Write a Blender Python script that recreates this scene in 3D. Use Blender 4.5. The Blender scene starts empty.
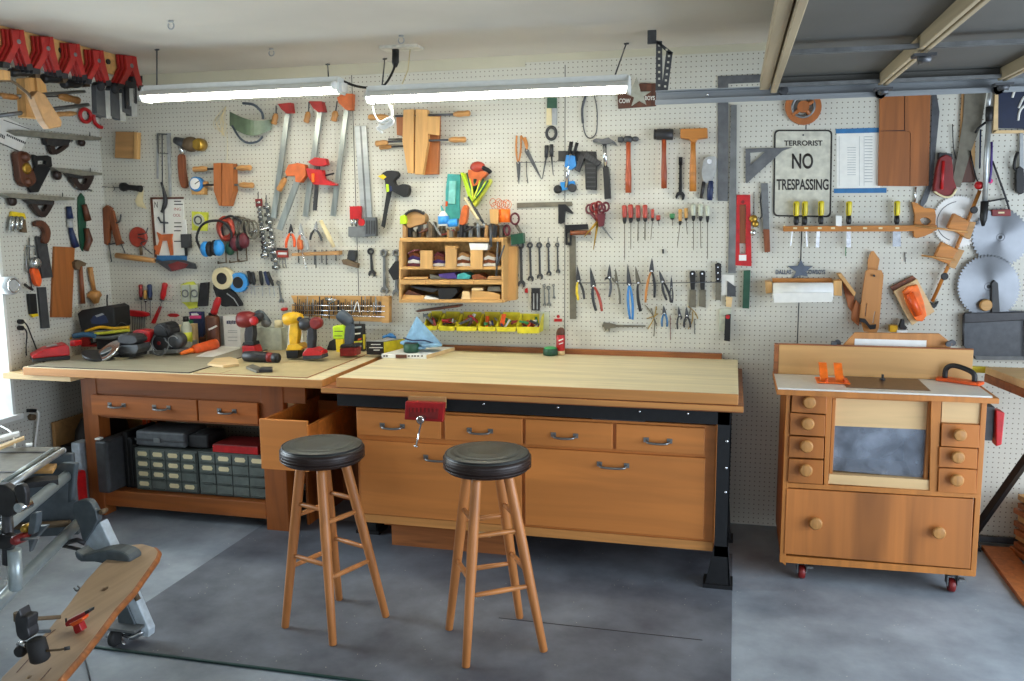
import bpy, bmesh, math, random
from mathutils import Vector, Matrix
random.seed(7)
SC = bpy.context.scene
COL = SC.collection
# ---------------------------------------------------------------- camera
YAW, PITCH, ROLL, FPX = .248, .1455, -.0072, 877.67
CAM = Vector((2.1083, -4.71, 1.6756))
_r = Vector((math.cos(YAW), math.sin(YAW), 0)); _f = Vector((-math.sin(YAW), math.cos(YAW), 0)); _u = Vector((0, 0, 1))
FWD = _f*math.cos(PITCH)-_u*math.sin(PITCH); _u2 = _u*math.cos(PITCH)+_f*math.sin(PITCH)
RGT = _r*math.cos(ROLL)+_u2*math.sin(ROLL); UPV = _u2*math.cos(ROLL)-_r*math.sin(ROLL)
cd = bpy.data.cameras.new('camera'); cam = bpy.data.objects.new('camera', cd); COL.objects.link(cam)
cd.sensor_width = 36; cd.lens = FPX/1024*36; cd.clip_start = .05
cam.matrix_world = Matrix(((RGT.x, UPV.x, -FWD.x, CAM.x), (RGT.y, UPV.y, -FWD.y, CAM.y), (RGT.z, UPV.z, -FWD.z, CAM.z), (0, 0, 0, 1)))
SC.camera = cam
# ---------------------------------------------------------------- view, world
SC.view_settings.view_transform = 'Standard'; SC.view_settings.look = 'None'
SC.view_settings.gamma = 1; SC.view_settings.use_curve_mapping = False
SC.view_settings.exposure = 0.22
wd = bpy.data.worlds.new('sky'); SC.world = wd; wd.use_nodes = True
bg = wd.node_tree.nodes['Background']; bg.inputs[0].default_value = (.72, .84, 1.0, 1); bg.inputs[1].default_value = .8
TUBE_E = 22.0
def area(name, loc, rot, sx, sy, e, col):
    l = bpy.data.lights.new(name, 'AREA'); l.shape = 'RECTANGLE'; l.size = sx; l.size_y = sy; l.energy = e; l.color = col
    o = bpy.data.objects.new(name, l); COL.objects.link(o); o.location = loc; o.rotation_euler = rot; return o
# daylight through the open garage door (right) plus an added fill from behind, brightening the cabinet fronts
area('daylight_door', (4.62, -2.6, 1.0), (0, math.pi/2, 0), 1.7, 3.6, 125, (.76, .87, 1.0))
area('rear_fill', (1.5, -7.3, 1.6), (math.pi/2, 0, 0), 4.0, 2.2, 20, (.90, .94, 1.0))
area('daylight_window', (-2.35, -1.5, 1.55), (0, -math.pi/2, 0), 1.6, 1.6, 150, (.84, .92, 1.0))
try:
    SC.cycles.use_denoising = True; SC.cycles.max_bounces = 8; SC.cycles.diffuse_bounces = 5
    SC.cycles.sample_clamp_indirect = 6
except Exception: pass
# ---------------------------------------------------------------- materials
MATS = {}
def newmat(n):
    m = bpy.data.materials.new(n); m.use_nodes = True; nt = m.node_tree
    return m, nt, nt.nodes['Principled BSDF']
def srgb(c):
    if isinstance(c, str):
        c = tuple(int(c[i:i+2], 16)/255 for i in (0, 2, 4))
    return tuple((x/12.92 if x <= .04045 else ((x+.055)/1.055)**2.4) for x in c)
def mat(name, hexc, rough=.5, metal=0, kind='p', var=.12, sc=30, spec=.5):
    m, nt, b = newmat(name); c = srgb(hexc)
    tc = nt.nodes.new('ShaderNodeTexCoord'); mp = nt.nodes.new('ShaderNodeMapping'); no = nt.nodes.new('ShaderNodeTexNoise')
    nt.links.new(tc.outputs['Object'], mp.inputs[0]); nt.links.new(mp.outputs[0], no.inputs[0])
    no.inputs['Scale'].default_value = sc; no.inputs['Detail'].default_value = 4
    if kind[0] == 'w':
        s = {'x': (.12, 1.6, 1.6), 'y': (1.6, .12, 1.6), 'z': (1.6, 1.6, .12)}[kind[1]]
        mp.inputs['Scale'].default_value = s; no.inputs['Distortion'].default_value = 1.0
    if kind[0] == 'b':
        s = {'x': (.05, 2, 2), 'y': (2, .05, 2), 'z': (2, 2, .05)}[kind[1]]
        mp.inputs['Scale'].default_value = s
    cr = nt.nodes.new('ShaderNodeValToRGB'); e = cr.color_ramp.elements
    e[0].position = .32; e[1].position = .68
    e[0].color = tuple(x*(1-var*1.6) for x in c)+(1,); e[1].color = tuple(min(1, x*(1+var)) for x in c)+(1,)
    nt.links.new(no.outputs[0], cr.inputs[0]); nt.links.new(cr.outputs[0], b.inputs['Base Color'])
    b.inputs['Roughness'].default_value = rough; b.inputs['Metallic'].default_value = metal
    b.inputs['Specular IOR Level'].default_value = spec
    bu = nt.nodes.new('ShaderNodeBump'); bu.inputs['Strength'].default_value = .12; bu.inputs['Distance'].default_value = .002
    nt.links.new(no.outputs[0], bu.inputs['Height']); nt.links.new(bu.outputs[0], b.inputs['Normal'])
    MATS[name] = m
    if name == 'blade':
        tg = nt.nodes.new('ShaderNodeTangent'); tg.direction_type = 'RADIAL'; tg.axis = 'Y'; nt.links.new(tg.outputs[0], b.inputs['Tangent']); b.inputs['Anisotropic'].default_value = .92; b.inputs['Anisotropic Rotation'].default_value = .25
    return m
for a in [
 # woods
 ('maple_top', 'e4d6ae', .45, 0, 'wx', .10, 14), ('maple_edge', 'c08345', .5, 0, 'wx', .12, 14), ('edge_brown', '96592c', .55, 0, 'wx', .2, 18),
 ('cabinet_ply', 'c87c39', .5, 0, 'wx', .12, 6), ('cabinet_dark', '95521c', .5, 0, 'wx', .2, 10), ('cabinet_darkz', '8f4e1c', .5, 0, 'wz', .2, 10),
 ('drawer_oak', 'b0611f', .5, 0, 'wx', .18, 12), ('router_ply', 'b06a2a', .5, 0, 'wz', .2, 5), ('router_frame', 'b87432', .5, 0, 'wz', .12, 10), ('router_pale', 'd9b682', .5, 0, 'wx', .08, 9),
 ('fence_ply', 'c99a5e', .5, 0, 'wx', .1, 7), ('shelf_pine', 'c39558', .55, 0, 'wx', .14, 12), ('shelf_pinez', 'c79a5e', .55, 0, 'wz', .14, 12),
 ('clamp_maple', 'c8985a', .5, 0, 'wz', .12, 20), ('clamp_red', 'a8622f', .5, 0, 'wz', .15, 20), ('handle_maple', 'bd8a50', .45, 0, 'wx', .15, 30),
 ('handle_tan', 'b07c42', .45, 0, 'wz', .15, 30), ('handle_brown', '7c4220', .45, 0, 'wz', .2, 30), ('mallet_wood', 'b5742e', .45, 0, 'wx', .15, 20),
 ('hammer_red', 'a04a28', .4, 0, 'wz', .2, 20), ('cedar', '965826', .55, 0, 'wz', .14, 14), ('walnut', '5c3320', .45, 0, 'wz', .25, 20), ('oak_block', 'ad8250', .6, 0, 'wx', .12, 12),
 ('stool_wood', 'b8763f', .4, 0, 'wz', .16, 12), ('stool_rung', 'bd7a40', .4, 0, 'wx', .16, 12), ('plank_top', 'a88e70', .6, 0, 'wy', .16, 9), ('beam_pine', 'a8987a', .6, 0, 'wy', .15, 8),
 ('jig_ply', 'b87e44', .55, 0, 'wz', .12, 10), ('cork', 'b89256', .8, 0, 'p', .2, 60), ('pale_wood', 'd8b987', .55, 0, 'wx', .1, 12),
 ('figured_ply', 'ad6a30', .5, 0, 'wz', .34, 3.2),
 # metals
 ('steel', '8d9090', .35, .85), ('steel_bar', 'a4aaa6', .3, .8, 'bz', .15, 20), ('steel_dark', '55575a', .45, .7), ('iron_black', '1c1d1f', .5, .3), ('chrome', 'd6d8da', .15, .95),
 ('blade', '75787c', .3, .95, 'p', .08, 10), ('alum', 'b4b8b8', .4, .7, 'bx', .08, 20), ('galv', '7a7c7c', .45, .6, 'p', .15, 20), ('rust', '6c5a44', .6, .4), ('brass', 'b08d3c', .35, .8),
 ('square_steel', '6c6e70', .45, .5), ('track_steel', '9a9fa2', .4, .5, 'bx', .08, 20), ('door_steel', '5b5b57', .6, .2, 'p', .06, 3), ('plane_sole', '8f8d80', .45, .5), ('gun_metal', '3a3a3c', .45, .5),
 # plastics & paint
 ('black', '141415', .5), ('black_soft', '222224', .75), ('dark_grey', '3a3c3e', .6), ('mid_grey', '6c6f70', .6), ('light_grey', 'a3a6a6', .55), ('toolbox_grey', '55595c', .6), ('organizer', '4d5450', .55), ('organizer_drawer', '5c645f', .5),
 ('white', 'e4e4df', .5, 0, 'p', .03), ('white_paint', 'd9dbd6', .5, 0, 'p', .03), ('cream', 'd9cba0', .6, 0, 'p', .04), ('paper', 'e3e2da', .7, 0, 'p', .03), ('red', 'b3161a', .4), ('clamp_paint', 'a3231f', .4), ('dark_red', '7a1a18', .45),
 ('vise_red', '9e1a1e', .35), ('orange', 'e0571c', .4), ('bright_orange', 'f0701c', .45), ('clamp_orange', 'c2602a', .45), ('yellow', 'e3c41c', .4), ('drill_yellow', 'dba818', .4), ('chisel_yellow', 'd0bd1e', .35), ('acid_yellow', 'cfd23a', .45), ('bin_yellow', 'd3c428', .4),
 ('green', '2c7a44', .45), ('dark_green', '1e4c38', .45), ('green_tape', '3f9c5c', .5), ('blue', '2a78b8', .4), ('bright_blue', '2f8fd8', .35), ('navy', '1c2c52', .5), ('tape_blue', '2f6ea0', .6), ('cloth_blue', '7ea6c4', .8), ('teal', '3e9c98', .5), ('pale_teal', '7cc0b8', .5),
 ('purple', '4a3478', .5), ('maroon', '5c1c26', .5), ('visor_green', '66785f', .3), ('screw_red', 'a33a2a', .35), ('screw_amber', 'b98a40', .3), ('clear_plastic', 'b8bca8', .3), ('smoke', 'a89c78', .4), ('lime', 'b8d820', .45),
 ('vinyl', '3d423f', .38, 0, 'p', .2, 12), ('vinyl_band', '2a1c18', .4), ('mat_green', '1e3c36', .6), ('sheet_vinyl', '97907a', .55, 0, 'wx', .08, 14), ('masonite', 'b9a77c', .6, 0, 'p', .06, 12), ('laminate', 'd8d6cc', .35, 0, 'p', .03), ('phenolic', '5c4030', .3),
 ('rubber', '1d1d1e', .7), ('cast_grey', '535c61', .5, .2), ('rail_tube', 'a4b0b2', .3, .4, 'by', .08, 20), ('blue_white', 'b9c6cf', .5, .1), ('outlet_white', 'd6d2c4', .5), ('cardboard', '8e6c40', .8), ('blueglass', '3c6c94', .2), ('socket_chrome', 'c0c4c4', .2, .9), ('lead', '6f6a5c', .6, .3),
 ('ink', '26221e', .6), ('poster_navy', '14203c', .45), ('band_grey', '46505a', .5), ('dustpan_grey', '4a4e54', .5), ('star_silver', 'a9aa9c', .5, .3), ('star_blue', '5b6472', .5, .3), ('sign_face', 'c4c2b2', .5), ('sawdust', 'e2cca2', .95, 0, 'p', .15, 60), ('pink', 'd23a78', .5)]:
    mat(*a)
def emis(name, col, st):
    m, nt, b = newmat(name); b.inputs['Base Color'].default_value = col+(1,)
    b.inputs['Emission Color'].default_value = col+(1,); b.inputs['Emission Strength'].default_value = st; MATS[name] = m
emis('tube_glow', (1.0, .96, .82), TUBE_E)
def glass(name, col, rough=.02, alpha=None):
    m, nt, b = newmat(name); nt.nodes.remove(b); out = nt.nodes['Material Output']
    mx = nt.nodes.new('ShaderNodeMixShader'); t = nt.nodes.new('ShaderNodeBsdfTransparent'); g = nt.nodes.new('ShaderNodeBsdfGlossy'); fr = nt.nodes.new('ShaderNodeFresnel')
    t.inputs[0].default_value = col+(1,); g.inputs['Roughness'].default_value = rough; fr.inputs[0].default_value = 1.5
    nt.links.new(fr.outputs[0], mx.inputs[0]); nt.links.new(t.outputs[0], mx.inputs[1]); nt.links.new(g.outputs[0], mx.inputs[2]); nt.links.new(mx.outputs[0], out.inputs[0])
    MATS[name] = m
glass('glass', (.92, .95, .95)); glass('plexi', (.80, .84, .88), .08)
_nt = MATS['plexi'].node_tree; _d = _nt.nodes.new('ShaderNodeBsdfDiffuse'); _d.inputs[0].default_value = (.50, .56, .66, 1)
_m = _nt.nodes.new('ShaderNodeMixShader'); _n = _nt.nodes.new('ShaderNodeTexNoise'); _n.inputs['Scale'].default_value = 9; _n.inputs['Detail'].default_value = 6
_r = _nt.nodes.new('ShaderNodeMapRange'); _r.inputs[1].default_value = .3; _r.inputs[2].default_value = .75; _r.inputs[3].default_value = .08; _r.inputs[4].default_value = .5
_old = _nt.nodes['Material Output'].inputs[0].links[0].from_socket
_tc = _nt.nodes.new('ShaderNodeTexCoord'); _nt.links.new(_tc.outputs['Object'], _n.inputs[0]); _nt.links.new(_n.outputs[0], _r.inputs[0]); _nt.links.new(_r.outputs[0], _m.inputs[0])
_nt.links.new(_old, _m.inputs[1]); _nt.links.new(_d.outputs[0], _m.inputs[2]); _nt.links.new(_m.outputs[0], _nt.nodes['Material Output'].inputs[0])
def ramp(nt, src, p0, c0, p1, c1):
    cr = nt.nodes.new('ShaderNodeValToRGB'); e = cr.color_ramp.elements
    e[0].position = p0; e[0].color = c0+(1,); e[1].position = p1; e[1].color = c1+(1,); nt.links.new(src, cr.inputs[0]); return cr.outputs[0]
def pegboard(name, ax, base):
    """white pegboard: a hole every 25.4 mm; ax = the two object axes lying in the board"""
    m, nt, b = newmat(name); N = nt.nodes.new; L = nt.links.new
    tc = N('ShaderNodeTexCoord'); sp = N('ShaderNodeSeparateXYZ'); L(tc.outputs['Object'], sp.inputs[0])
    ds = []
    for a in ax:
        d = N('ShaderNodeMath'); d.operation = 'MULTIPLY'; d.inputs[1].default_value = 1/.0254; L(sp.outputs[a], d.inputs[0])
        o2 = N('ShaderNodeMath'); o2.operation = 'ADD'; o2.inputs[1].default_value = 500.0; L(d.outputs[0], o2.inputs[0])
        f = N('ShaderNodeMath'); f.operation = 'FRACT'; L(o2.outputs[0], f.inputs[0])
        s = N('ShaderNodeMath'); s.operation = 'SUBTRACT'; s.inputs[1].default_value = .5; L(f.outputs[0], s.inputs[0])
        q = N('ShaderNodeMath'); q.operation = 'MULTIPLY'; L(s.outputs[0], q.inputs[0]); L(s.outputs[0], q.inputs[1]); ds.append(q.outputs[0])
    a = N('ShaderNodeMath'); L(ds[0], a.inputs[0]); L(ds[1], a.inputs[1])
    r = N('ShaderNodeMath'); r.operation = 'SQRT'; L(a.outputs[0], r.inputs[0])
    mask = N('ShaderNodeMath'); mask.operation = 'LESS_THAN'; mask.inputs[1].default_value = .125; L(r.outputs[0], mask.inputs[0])
    no = N('ShaderNodeTexNoise'); no.inputs['Scale'].default_value = 3; no.inputs['Detail'].default_value = 5; L(tc.outputs['Object'], no.inputs[0])
    c = srgb(base); col = ramp(nt, no.outputs[0], .3, tuple(x*.93 for x in c), .7, c)
    mx = N('ShaderNodeMix'); mx.data_type = 'RGBA'; L(mask.outputs[0], mx.inputs[0]); L(col, mx.inputs[6]); mx.inputs[7].default_value = (.16, .13, .10, 1)
    L(mx.outputs[2], b.inputs['Base Color']); b.inputs['Roughness'].default_value = .45; MATS[name] = m
pegboard('pegboard_back', (0, 2), 'cbc9bc'); pegboard('pegboard_left', (1, 2), 'c4c4ba')
def floor_mat(name, c0, c1, speck, rough):
    m, nt, b = newmat(name); N = nt.nodes.new; L = nt.links.new
    tc = N('ShaderNodeTexCoord'); no = N('ShaderNodeTexNoise'); no.inputs['Scale'].default_value = 2.6; no.inputs['Detail'].default_value = 8; no.inputs['Roughness'].default_value = .62
    L(tc.outputs['Object'], no.inputs[0]); col = ramp(nt, no.outputs[0], .33, srgb(c0), .68, srgb(c1))
    n2 = N('ShaderNodeTexVoronoi'); n2.inputs['Scale'].default_value = 46; L(tc.outputs['Object'], n2.inputs[0])
    n3 = N('ShaderNodeTexNoise'); n3.inputs['Scale'].default_value = 9; n3.inputs['Detail'].default_value = 3; L(tc.outputs['Object'], n3.inputs[0])
    lt = N('ShaderNodeMath'); lt.operation = 'LESS_THAN'; lt.inputs[1].default_value = .11; L(n2.outputs['Distance'], lt.inputs[0])
    gt = N('ShaderNodeMath'); gt.operation = 'GREATER_THAN'; gt.inputs[1].default_value = .60; L(n3.outputs[0], gt.inputs[0])
    an = N('ShaderNodeMath'); an.operation = 'MULTIPLY'; L(lt.outputs[0], an.inputs[0]); L(gt.outputs[0], an.inputs[1])
    mx = N('ShaderNodeMix'); mx.data_type = 'RGBA'; L(an.outputs[0], mx.inputs[0]); L(col, mx.inputs[6]); mx.inputs[7].default_value = srgb(speck)+(1,)
    L(mx.outputs[2], b.inputs['Base Color']); b.inputs['Roughness'].default_value = rough
    bu = N('ShaderNodeBump'); bu.inputs['Strength'].default_value = .25; bu.inputs['Distance'].default_value = .004; L(no.outputs[0], bu.inputs['Height']); L(bu.outputs[0], b.inputs['Normal'])
    MATS[name] = m
floor_mat('concrete', '727a82', '9ca5ad', 'c0c2bc', .55); floor_mat('floor_vinyl', '484c54', '71777f', 'b4b0a0', .55)
m_ = mat('ceiling_paint', 'c6c0b4', .9, 0, 'p', .04, 2)
mat('wall_paint', 'c4bfa8', .8, 0, 'p', .05, 3)
# ---------------------------------------------------------------- drawing frame: region of the photo + plane in the place
G = dict(ox=0., oy=0., sc=1., ax=1, val=0., sg=-1)
REG = dict(A=(0, 20), B=(0, 120), C=(0, 220), D=(130, 80), E=(100, 180), F=(100, 260), G=(230, 80), H=(230, 180), I=(230, 270), J=(360, 80), K=(380, 180), L=(370, 270),
           M=(500, 80), N=(500, 180), O=(500, 260), Q=(630, 30), S=(630, 120), T=(630, 220), U=(750, 80), V=(750, 180), X=(874, 80), Y=(874, 180), Z=(874, 280), AA=(760, 240))
def reg(x, y=None, sc=5.6733):
    if isinstance(x, str): x, y = REG[x]
    G.update(ox=x, oy=y, sc=sc)
def wall(): G.update(ax=1, val=0., sg=-1)
def left(): G.update(ax=0, val=-1.677, sg=1)
def yp(v): G.update(ax=1, val=v, sg=-1)
def xp(v): G.update(ax=0, val=v, sg=1)
def zp(v): G.update(ax=2, val=v, sg=1)
def P(x, y, d=0.):
    px = G['ox']+x/G['sc']; py = G['oy']+y/G['sc']
    dr = FWD+RGT*((px-512)/FPX)-UPV*((py-340.5)/FPX)
    v = G['val']+G['sg']*d; t = (v-CAM[G['ax']])/dr[G['ax']]
    return CAM+dr*t
def NRM():
    n = Vector((0, 0, 0)); n[G['ax']] = G['sg']; return n
def K(x, y, d=0.):   # metres per drawing unit
    a = P(x, y, d); return ((P(x+1, y, d)-a).length*(P(x, y+1, d)-a).length)**.5
# ---------------------------------------------------------------- objects
ALL = []; ROOTS = []
def tag(o, label, cat, group=None, kind=None):
    if label: o['label'] = label
    if cat: o['category'] = cat
    if group: o['group'] = group
    if kind: o['kind'] = kind
def th(name, label, cat, group=None):
    o = bpy.data.objects.new(name, None); o.empty_display_size = .05; COL.objects.link(o); tag(o, label, cat, group); ROOTS.append(o); return o
def smooth_pts(pts, n=4):
    out = []; k = len(pts)
    for i in range(k):
        p0, p1, p2, p3 = [Vector(pts[(i+j-1) % k]) for j in range(4)]
        for q in range(n):
            t = q/n
            out.append(tuple(.5*((2*p1)+(p2-p0)*t+(2*p0-5*p1+4*p2-p3)*t*t+(3*p1-p0-3*p2+p3)*t**3)))
    return out
def smooth_open(pts, n=4):
    out = []; k = len(pts)
    for i in range(k-1):
        p0 = pts[max(i-1, 0)]; p1 = pts[i]; p2 = pts[i+1]; p3 = pts[min(i+2, k-1)]
        for q in range(n):
            t = q/n; out.append(.5*((2*p1)+(p2-p0)*t+(2*p0-5*p1+4*p2-p3)*t*t+(3*p1-p0-3*p2+p3)*t**3))
    out.append(pts[-1]); return out
class O:
    def __init__(s, name, m, p=None, lab=None, kind=None, bev=0, sm=False, label=None):
        s.me = bpy.data.meshes.new(name); s.o = bpy.data.objects.new(name, s.me); COL.objects.link(s.o)
        s.bm = bmesh.new(); s.m = m; s.bev = bev; s.me.materials.append(MATS[m]); s.top = p is None
        if p is not None: s.o.parent = p.o if isinstance(p, O) else p
        if lab: tag(s.o, *lab)
        if kind: s.o['kind'] = kind
        if label: s.o['label'] = label
        ALL.append(s)
    # -- world-space shapes
    def prism(s, pts, vec, holes=()):
        bm = s.bm; loops = [pts]+list(holes); es = []; V = []
        for lp in loops:
            vs = [bm.verts.new(p) for p in lp]; V.append(vs)
            es += [bm.edges.new((vs[i], vs[(i+1) % len(vs)])) for i in range(len(vs))]
        if holes:
            r = bmesh.ops.triangle_fill(bm, edges=es, use_beauty=True, use_dissolve=False)
            fs = [g for g in r['geom'] if isinstance(g, bmesh.types.BMFace)]
        else:
            fs = [bm.faces.new(V[0])]
        r = bmesh.ops.extrude_face_region(bm, geom=fs)
        nv = [g for g in r['geom'] if isinstance(g, bmesh.types.BMVert)]
        bmesh.ops.translate(bm, vec=vec, verts=nv)
        return s
    def box(s, a, b):
        x0, y0, z0 = a; x1, y1, z1 = b
        return s.prism([Vector((x0, y0, z0)), Vector((x1, y0, z0)), Vector((x1, y1, z0)), Vector((x0, y1, z0))], Vector((0, 0, z1-z0)))
    def bar(s, p0, p1, w, h, up=(0, 0, 1)):
        p0 = Vector(p0); p1 = Vector(p1); d = (p1-p0).normalized(); u = Vector(up); r = d.cross(u)
        if r.length < 1e-4: r = d.cross(Vector((1, 0, 0)))
        r.normalize(); u = r.cross(d).normalized()
        return s.prism([p0+r*(-w/2)+u*(-h/2), p0+r*(w/2)+u*(-h/2), p0+r*(w/2)+u*(h/2), p0+r*(-w/2)+u*(h/2)], p1-p0)
    def tube(s, pts, r, n=8, closed=False, smooth=0):
        pts = [Vector(p) for p in pts]
        if smooth: pts = smooth_open(pts, smooth)
        k = len(pts); rs = r if isinstance(r, (list, tuple)) else [r]*k
        if len(rs) != k:
            rs = [rs[min(int(i*len(rs)/k), len(rs)-1)] for i in range(k)]
        bm = s.bm; rings = []; nrm = None
        for i in range(k):
            if closed: t = (pts[(i+1) % k]-pts[i-1])
            else: t = pts[min(i+1, k-1)]-pts[max(i-1, 0)]
            if t.length < 1e-9: t = Vector((0, 0, 1))
            t.normalize()
            if nrm is None:
                nrm = t.orthogonal().normalized()
            else:
                nrm = nrm-t*nrm.dot(t)
                if nrm.length < 1e-5: nrm = t.orthogonal()
                nrm.normalize()
            b = t.cross(nrm)
            rings.append([bm.verts.new(pts[i]+(nrm*math.cos(2*math.pi*j/n)+b*math.sin(2*math.pi*j/n))*max(rs[i], 1e-5)) for j in range(n)])
        for i in range(k if closed else k-1):
            a = rings[i]; c = rings[(i+1) % k]
            for j in range(n):
                f = bm.faces.new((a[j], a[(j+1) % n], c[(j+1) % n], c[j])); f.smooth = True
        if not closed:
            bm.faces.new(rings[0][::-1]); bm.faces.new(rings[-1])
        return s
    def lathe(s, p0, p1, prof, n=12):
        p0 = Vector(p0); p1 = Vector(p1); pts = []; rs = []
        ax = (p1-p0); t = ax.normalized(); u = t.orthogonal().normalized(); b = t.cross(u); bm = s.bm; rings = []
        for q, r in prof:
            c = p0+ax*q; rings.append([bm.verts.new(c+(u*math.cos(2*math.pi*j/n)+b*math.sin(2*math.pi*j/n))*max(r, 1e-5)) for j in range(n)])
        for i in range(len(rings)-1):
            a = rings[i]; c = rings[i+1]; fl = abs(prof[i+1][0]-prof[i][0])*ax.length < 1e-5 or abs(prof[i+1][1]-prof[i][1])/(abs(prof[i+1][0]-prof[i][0])*ax.length+1e-9) > 3
            for j in range(n):
                f = bm.faces.new((a[j], a[(j+1) % n], c[(j+1) % n], c[j])); f.smooth = not fl
        bm.faces.new(rings[0][::-1]); bm.faces.new(rings[-1]); return s
    def ell(s, c, r, n=12, rot=None):
        v = bmesh.ops.create_uvsphere(s.bm, u_segments=n, v_segments=max(6, n//2), radius=1)['verts']
        M = Matrix.Translation(Vector(c)) @ (rot or Matrix.Identity(4)) @ Matrix.Diagonal((r[0], r[1], r[2], 1))
        bmesh.ops.transform(s.bm, matrix=M, verts=v)
        for x in v:
            for f in x.link_faces: f.smooth = True
        return s
    def torus(s, c, nrm, R, r, a0=0, a1=360, n=24, m=8, up=None):
        nrm = Vector(nrm).normalized(); u = (Vector(up) if up else nrm.orthogonal()).normalized(); u = (u-nrm*u.dot(nrm)).normalized(); v = nrm.cross(u); c = Vector(c)
        full = abs(a1-a0) >= 360; k = n if full else n+1
        pts = [c+(u*math.cos(math.radians(a0+(a1-a0)*i/n))+v*math.sin(math.radians(a0+(a1-a0)*i/n)))*R for i in range(k)]
        return s.tube(pts, r, m, closed=full)
    # -- drawing-frame shapes (d = stand-off from the frame's plane, metres)
    def pl(s, pts, d1=.02, d0=.003, sm=0, holes=()):
        if sm: pts = smooth_pts(pts, sm)
        w = [P(x, y, d1) for x, y in pts]
        hw = [[P(x, y, d1) for x, y in (smooth_pts(h, 3) if sm else h)] for h in holes]
        return s.prism(w, NRM()*(d0-d1), hw)
    def rc(s, x0, y0, x1, y1, d1=.02, d0=.003): return s.pl([(x0, y0), (x1, y0), (x1, y1), (x0, y1)], d1, d0)
    def rd(s, pts, r, d=None, n=8, sm=0, closed=False):
        k = K(*pts[0][:2]); rm = [q*k for q in r] if isinstance(r, (list, tuple)) else r*k
        big = max(rm) if isinstance(rm, list) else rm
        dd = big+.003 if d is None else d
        w = [P(p[0], p[1], (p[2] if len(p) > 2 else dd)) for p in pts]
        if sm: w = smooth_open(w, sm)
        return s.tube(w, rm, n, closed)
    def lt(s, a, b, prof, d=None, n=12):
        k = K(*a[:2]); mx = max(q[1] for q in prof)*k; dd = mx+.003 if d is None else d
        return s.lathe(P(a[0], a[1], a[2] if len(a) > 2 else dd), P(b[0], b[1], b[2] if len(b) > 2 else dd), [(t, r*k) for t, r in prof], n)
    def kn(s, x, y, prof, n=20):   # turned about the frame's normal: prof = [(stand-off, radius in units)]
        k = K(x, y, prof[0][0]); c = P(x, y, prof[-1][0]); c[G['ax']] = G['val']
        d0, d1 = prof[0][0], prof[-1][0]; N_ = NRM(); L = max(d1-d0, 1e-6)
        return s.lathe(c+N_*d0, c+N_*d1, [((q[0]-d0)/L, q[1]*k) for q in prof], n)
    def ring(s, x, y, R, r, d=.01, a0=0, a1=360, n=24, ex=1.0):
        k = K(x, y, d); c = P(x, y, d)
        A = P(x+1, y, d)-c; A = A.normalized(); B = P(x, y-1, d)-c; B = (B-A*B.dot(A)).normalized()
        full = abs(a1-a0) >= 360; q = n if full else n+1
        pts = [c+(A*math.cos(math.radians(a0+(a1-a0)*i/n))*ex+B*math.sin(math.radians(a0+(a1-a0)*i/n)))*R*k for i in range(q)]
        return s.tube(pts, r*k, 8, closed=full)
    def done(s):
        bmesh.ops.recalc_face_normals(s.bm, faces=s.bm.faces[:])
        if s.top and s.bm.verts:
            xs = [v.co for v in s.bm.verts]
            c = Vector(((min(v.x for v in xs)+max(v.x for v in xs))/2, (min(v.y for v in xs)+max(v.y for v in xs))/2, min(v.z for v in xs)))
            if s.o.get('kind') != 'structure':
                bmesh.ops.translate(s.bm, vec=-c, verts=s.bm.verts[:]); s.o.location = c
                for ch in s.o.children: ch.location = -c
        s.bm.to_mesh(s.me); s.bm.free()
        if s.bev:
            b = s.o.modifiers.new('edge', 'BEVEL'); b.width = s.bev; b.segments = 2; b.limit_method = 'ANGLE'; b.angle_limit = math.radians(40)
def text(body, m, p, x, y, h, w=None, d=.01, name='lettering', rot=0, ext=.0006, bold=0, spacing=1):
    """flat lettering standing on the frame's plane, centred at (x, y); h and w in drawing units"""
    cu = bpy.data.curves.new(name, 'FONT'); cu.body = body; cu.align_x = 'CENTER'; cu.align_y = 'CENTER'; cu.size = 1; cu.offset = bold; cu.extrude = .0
    cu.space_character = spacing
    t = bpy.data.objects.new('tmp', cu); COL.objects.link(t); bpy.context.view_layer.update()
    me = bpy.data.meshes.new_from_object(t.evaluated_get(bpy.context.evaluated_depsgraph_get())); bpy.data.objects.remove(t)
    xs = [v.co.x for v in me.vertices]; ys = [v.co.y for v in me.vertices]
    W0 = max(xs)-min(xs); H0 = max(ys)-min(ys); cx = (max(xs)+min(xs))/2; cy = (max(ys)+min(ys))/2
    c = P(x, y, d); A = (P(x+1, y, d)-c); B = (P(x, y-1, d)-c)
    if rot:
        ca, sa = math.cos(rot), math.sin(rot); A, B = A*ca+B*sa, B*ca-A*sa
    w = w or W0*h/H0
    N_ = NRM()*ext
    o = O(name, m, p); bm = o.bm; bm.from_mesh(me)
    for v in bm.verts:
        v.co = c+A*((v.co.x-cx)/W0*w)+B*((v.co.y-cy)/H0*h)
    r = bmesh.ops.extrude_face_region(bm, geom=bm.faces[:]); nv = [g for g in r['geom'] if isinstance(g, bmesh.types.BMVert)]
    bmesh.ops.translate(bm, vec=N_, verts=nv)
    return o
def finish():
    for s in ALL: s.done()
    bpy.context.view_layer.update()
    for r in ROOTS:
        lo = Vector((1e9,)*3); hi = -lo
        def walk(o):
            if o.type == 'MESH':
                for v in o.data.vertices:
                    q = o.matrix_world @ v.co
                    for i in range(3): lo[i] = min(lo[i], q[i]); hi[i] = max(hi[i], q[i])
            for ch in o.children: walk(ch)
        walk(r)
        if lo.x > 1e8: continue
        c = Vector(((lo.x+hi.x)/2, (lo.y+hi.y)/2, lo.z)); off = c-r.location
        r.location = c
        for ch in r.children: ch.location = ch.location-off
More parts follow.
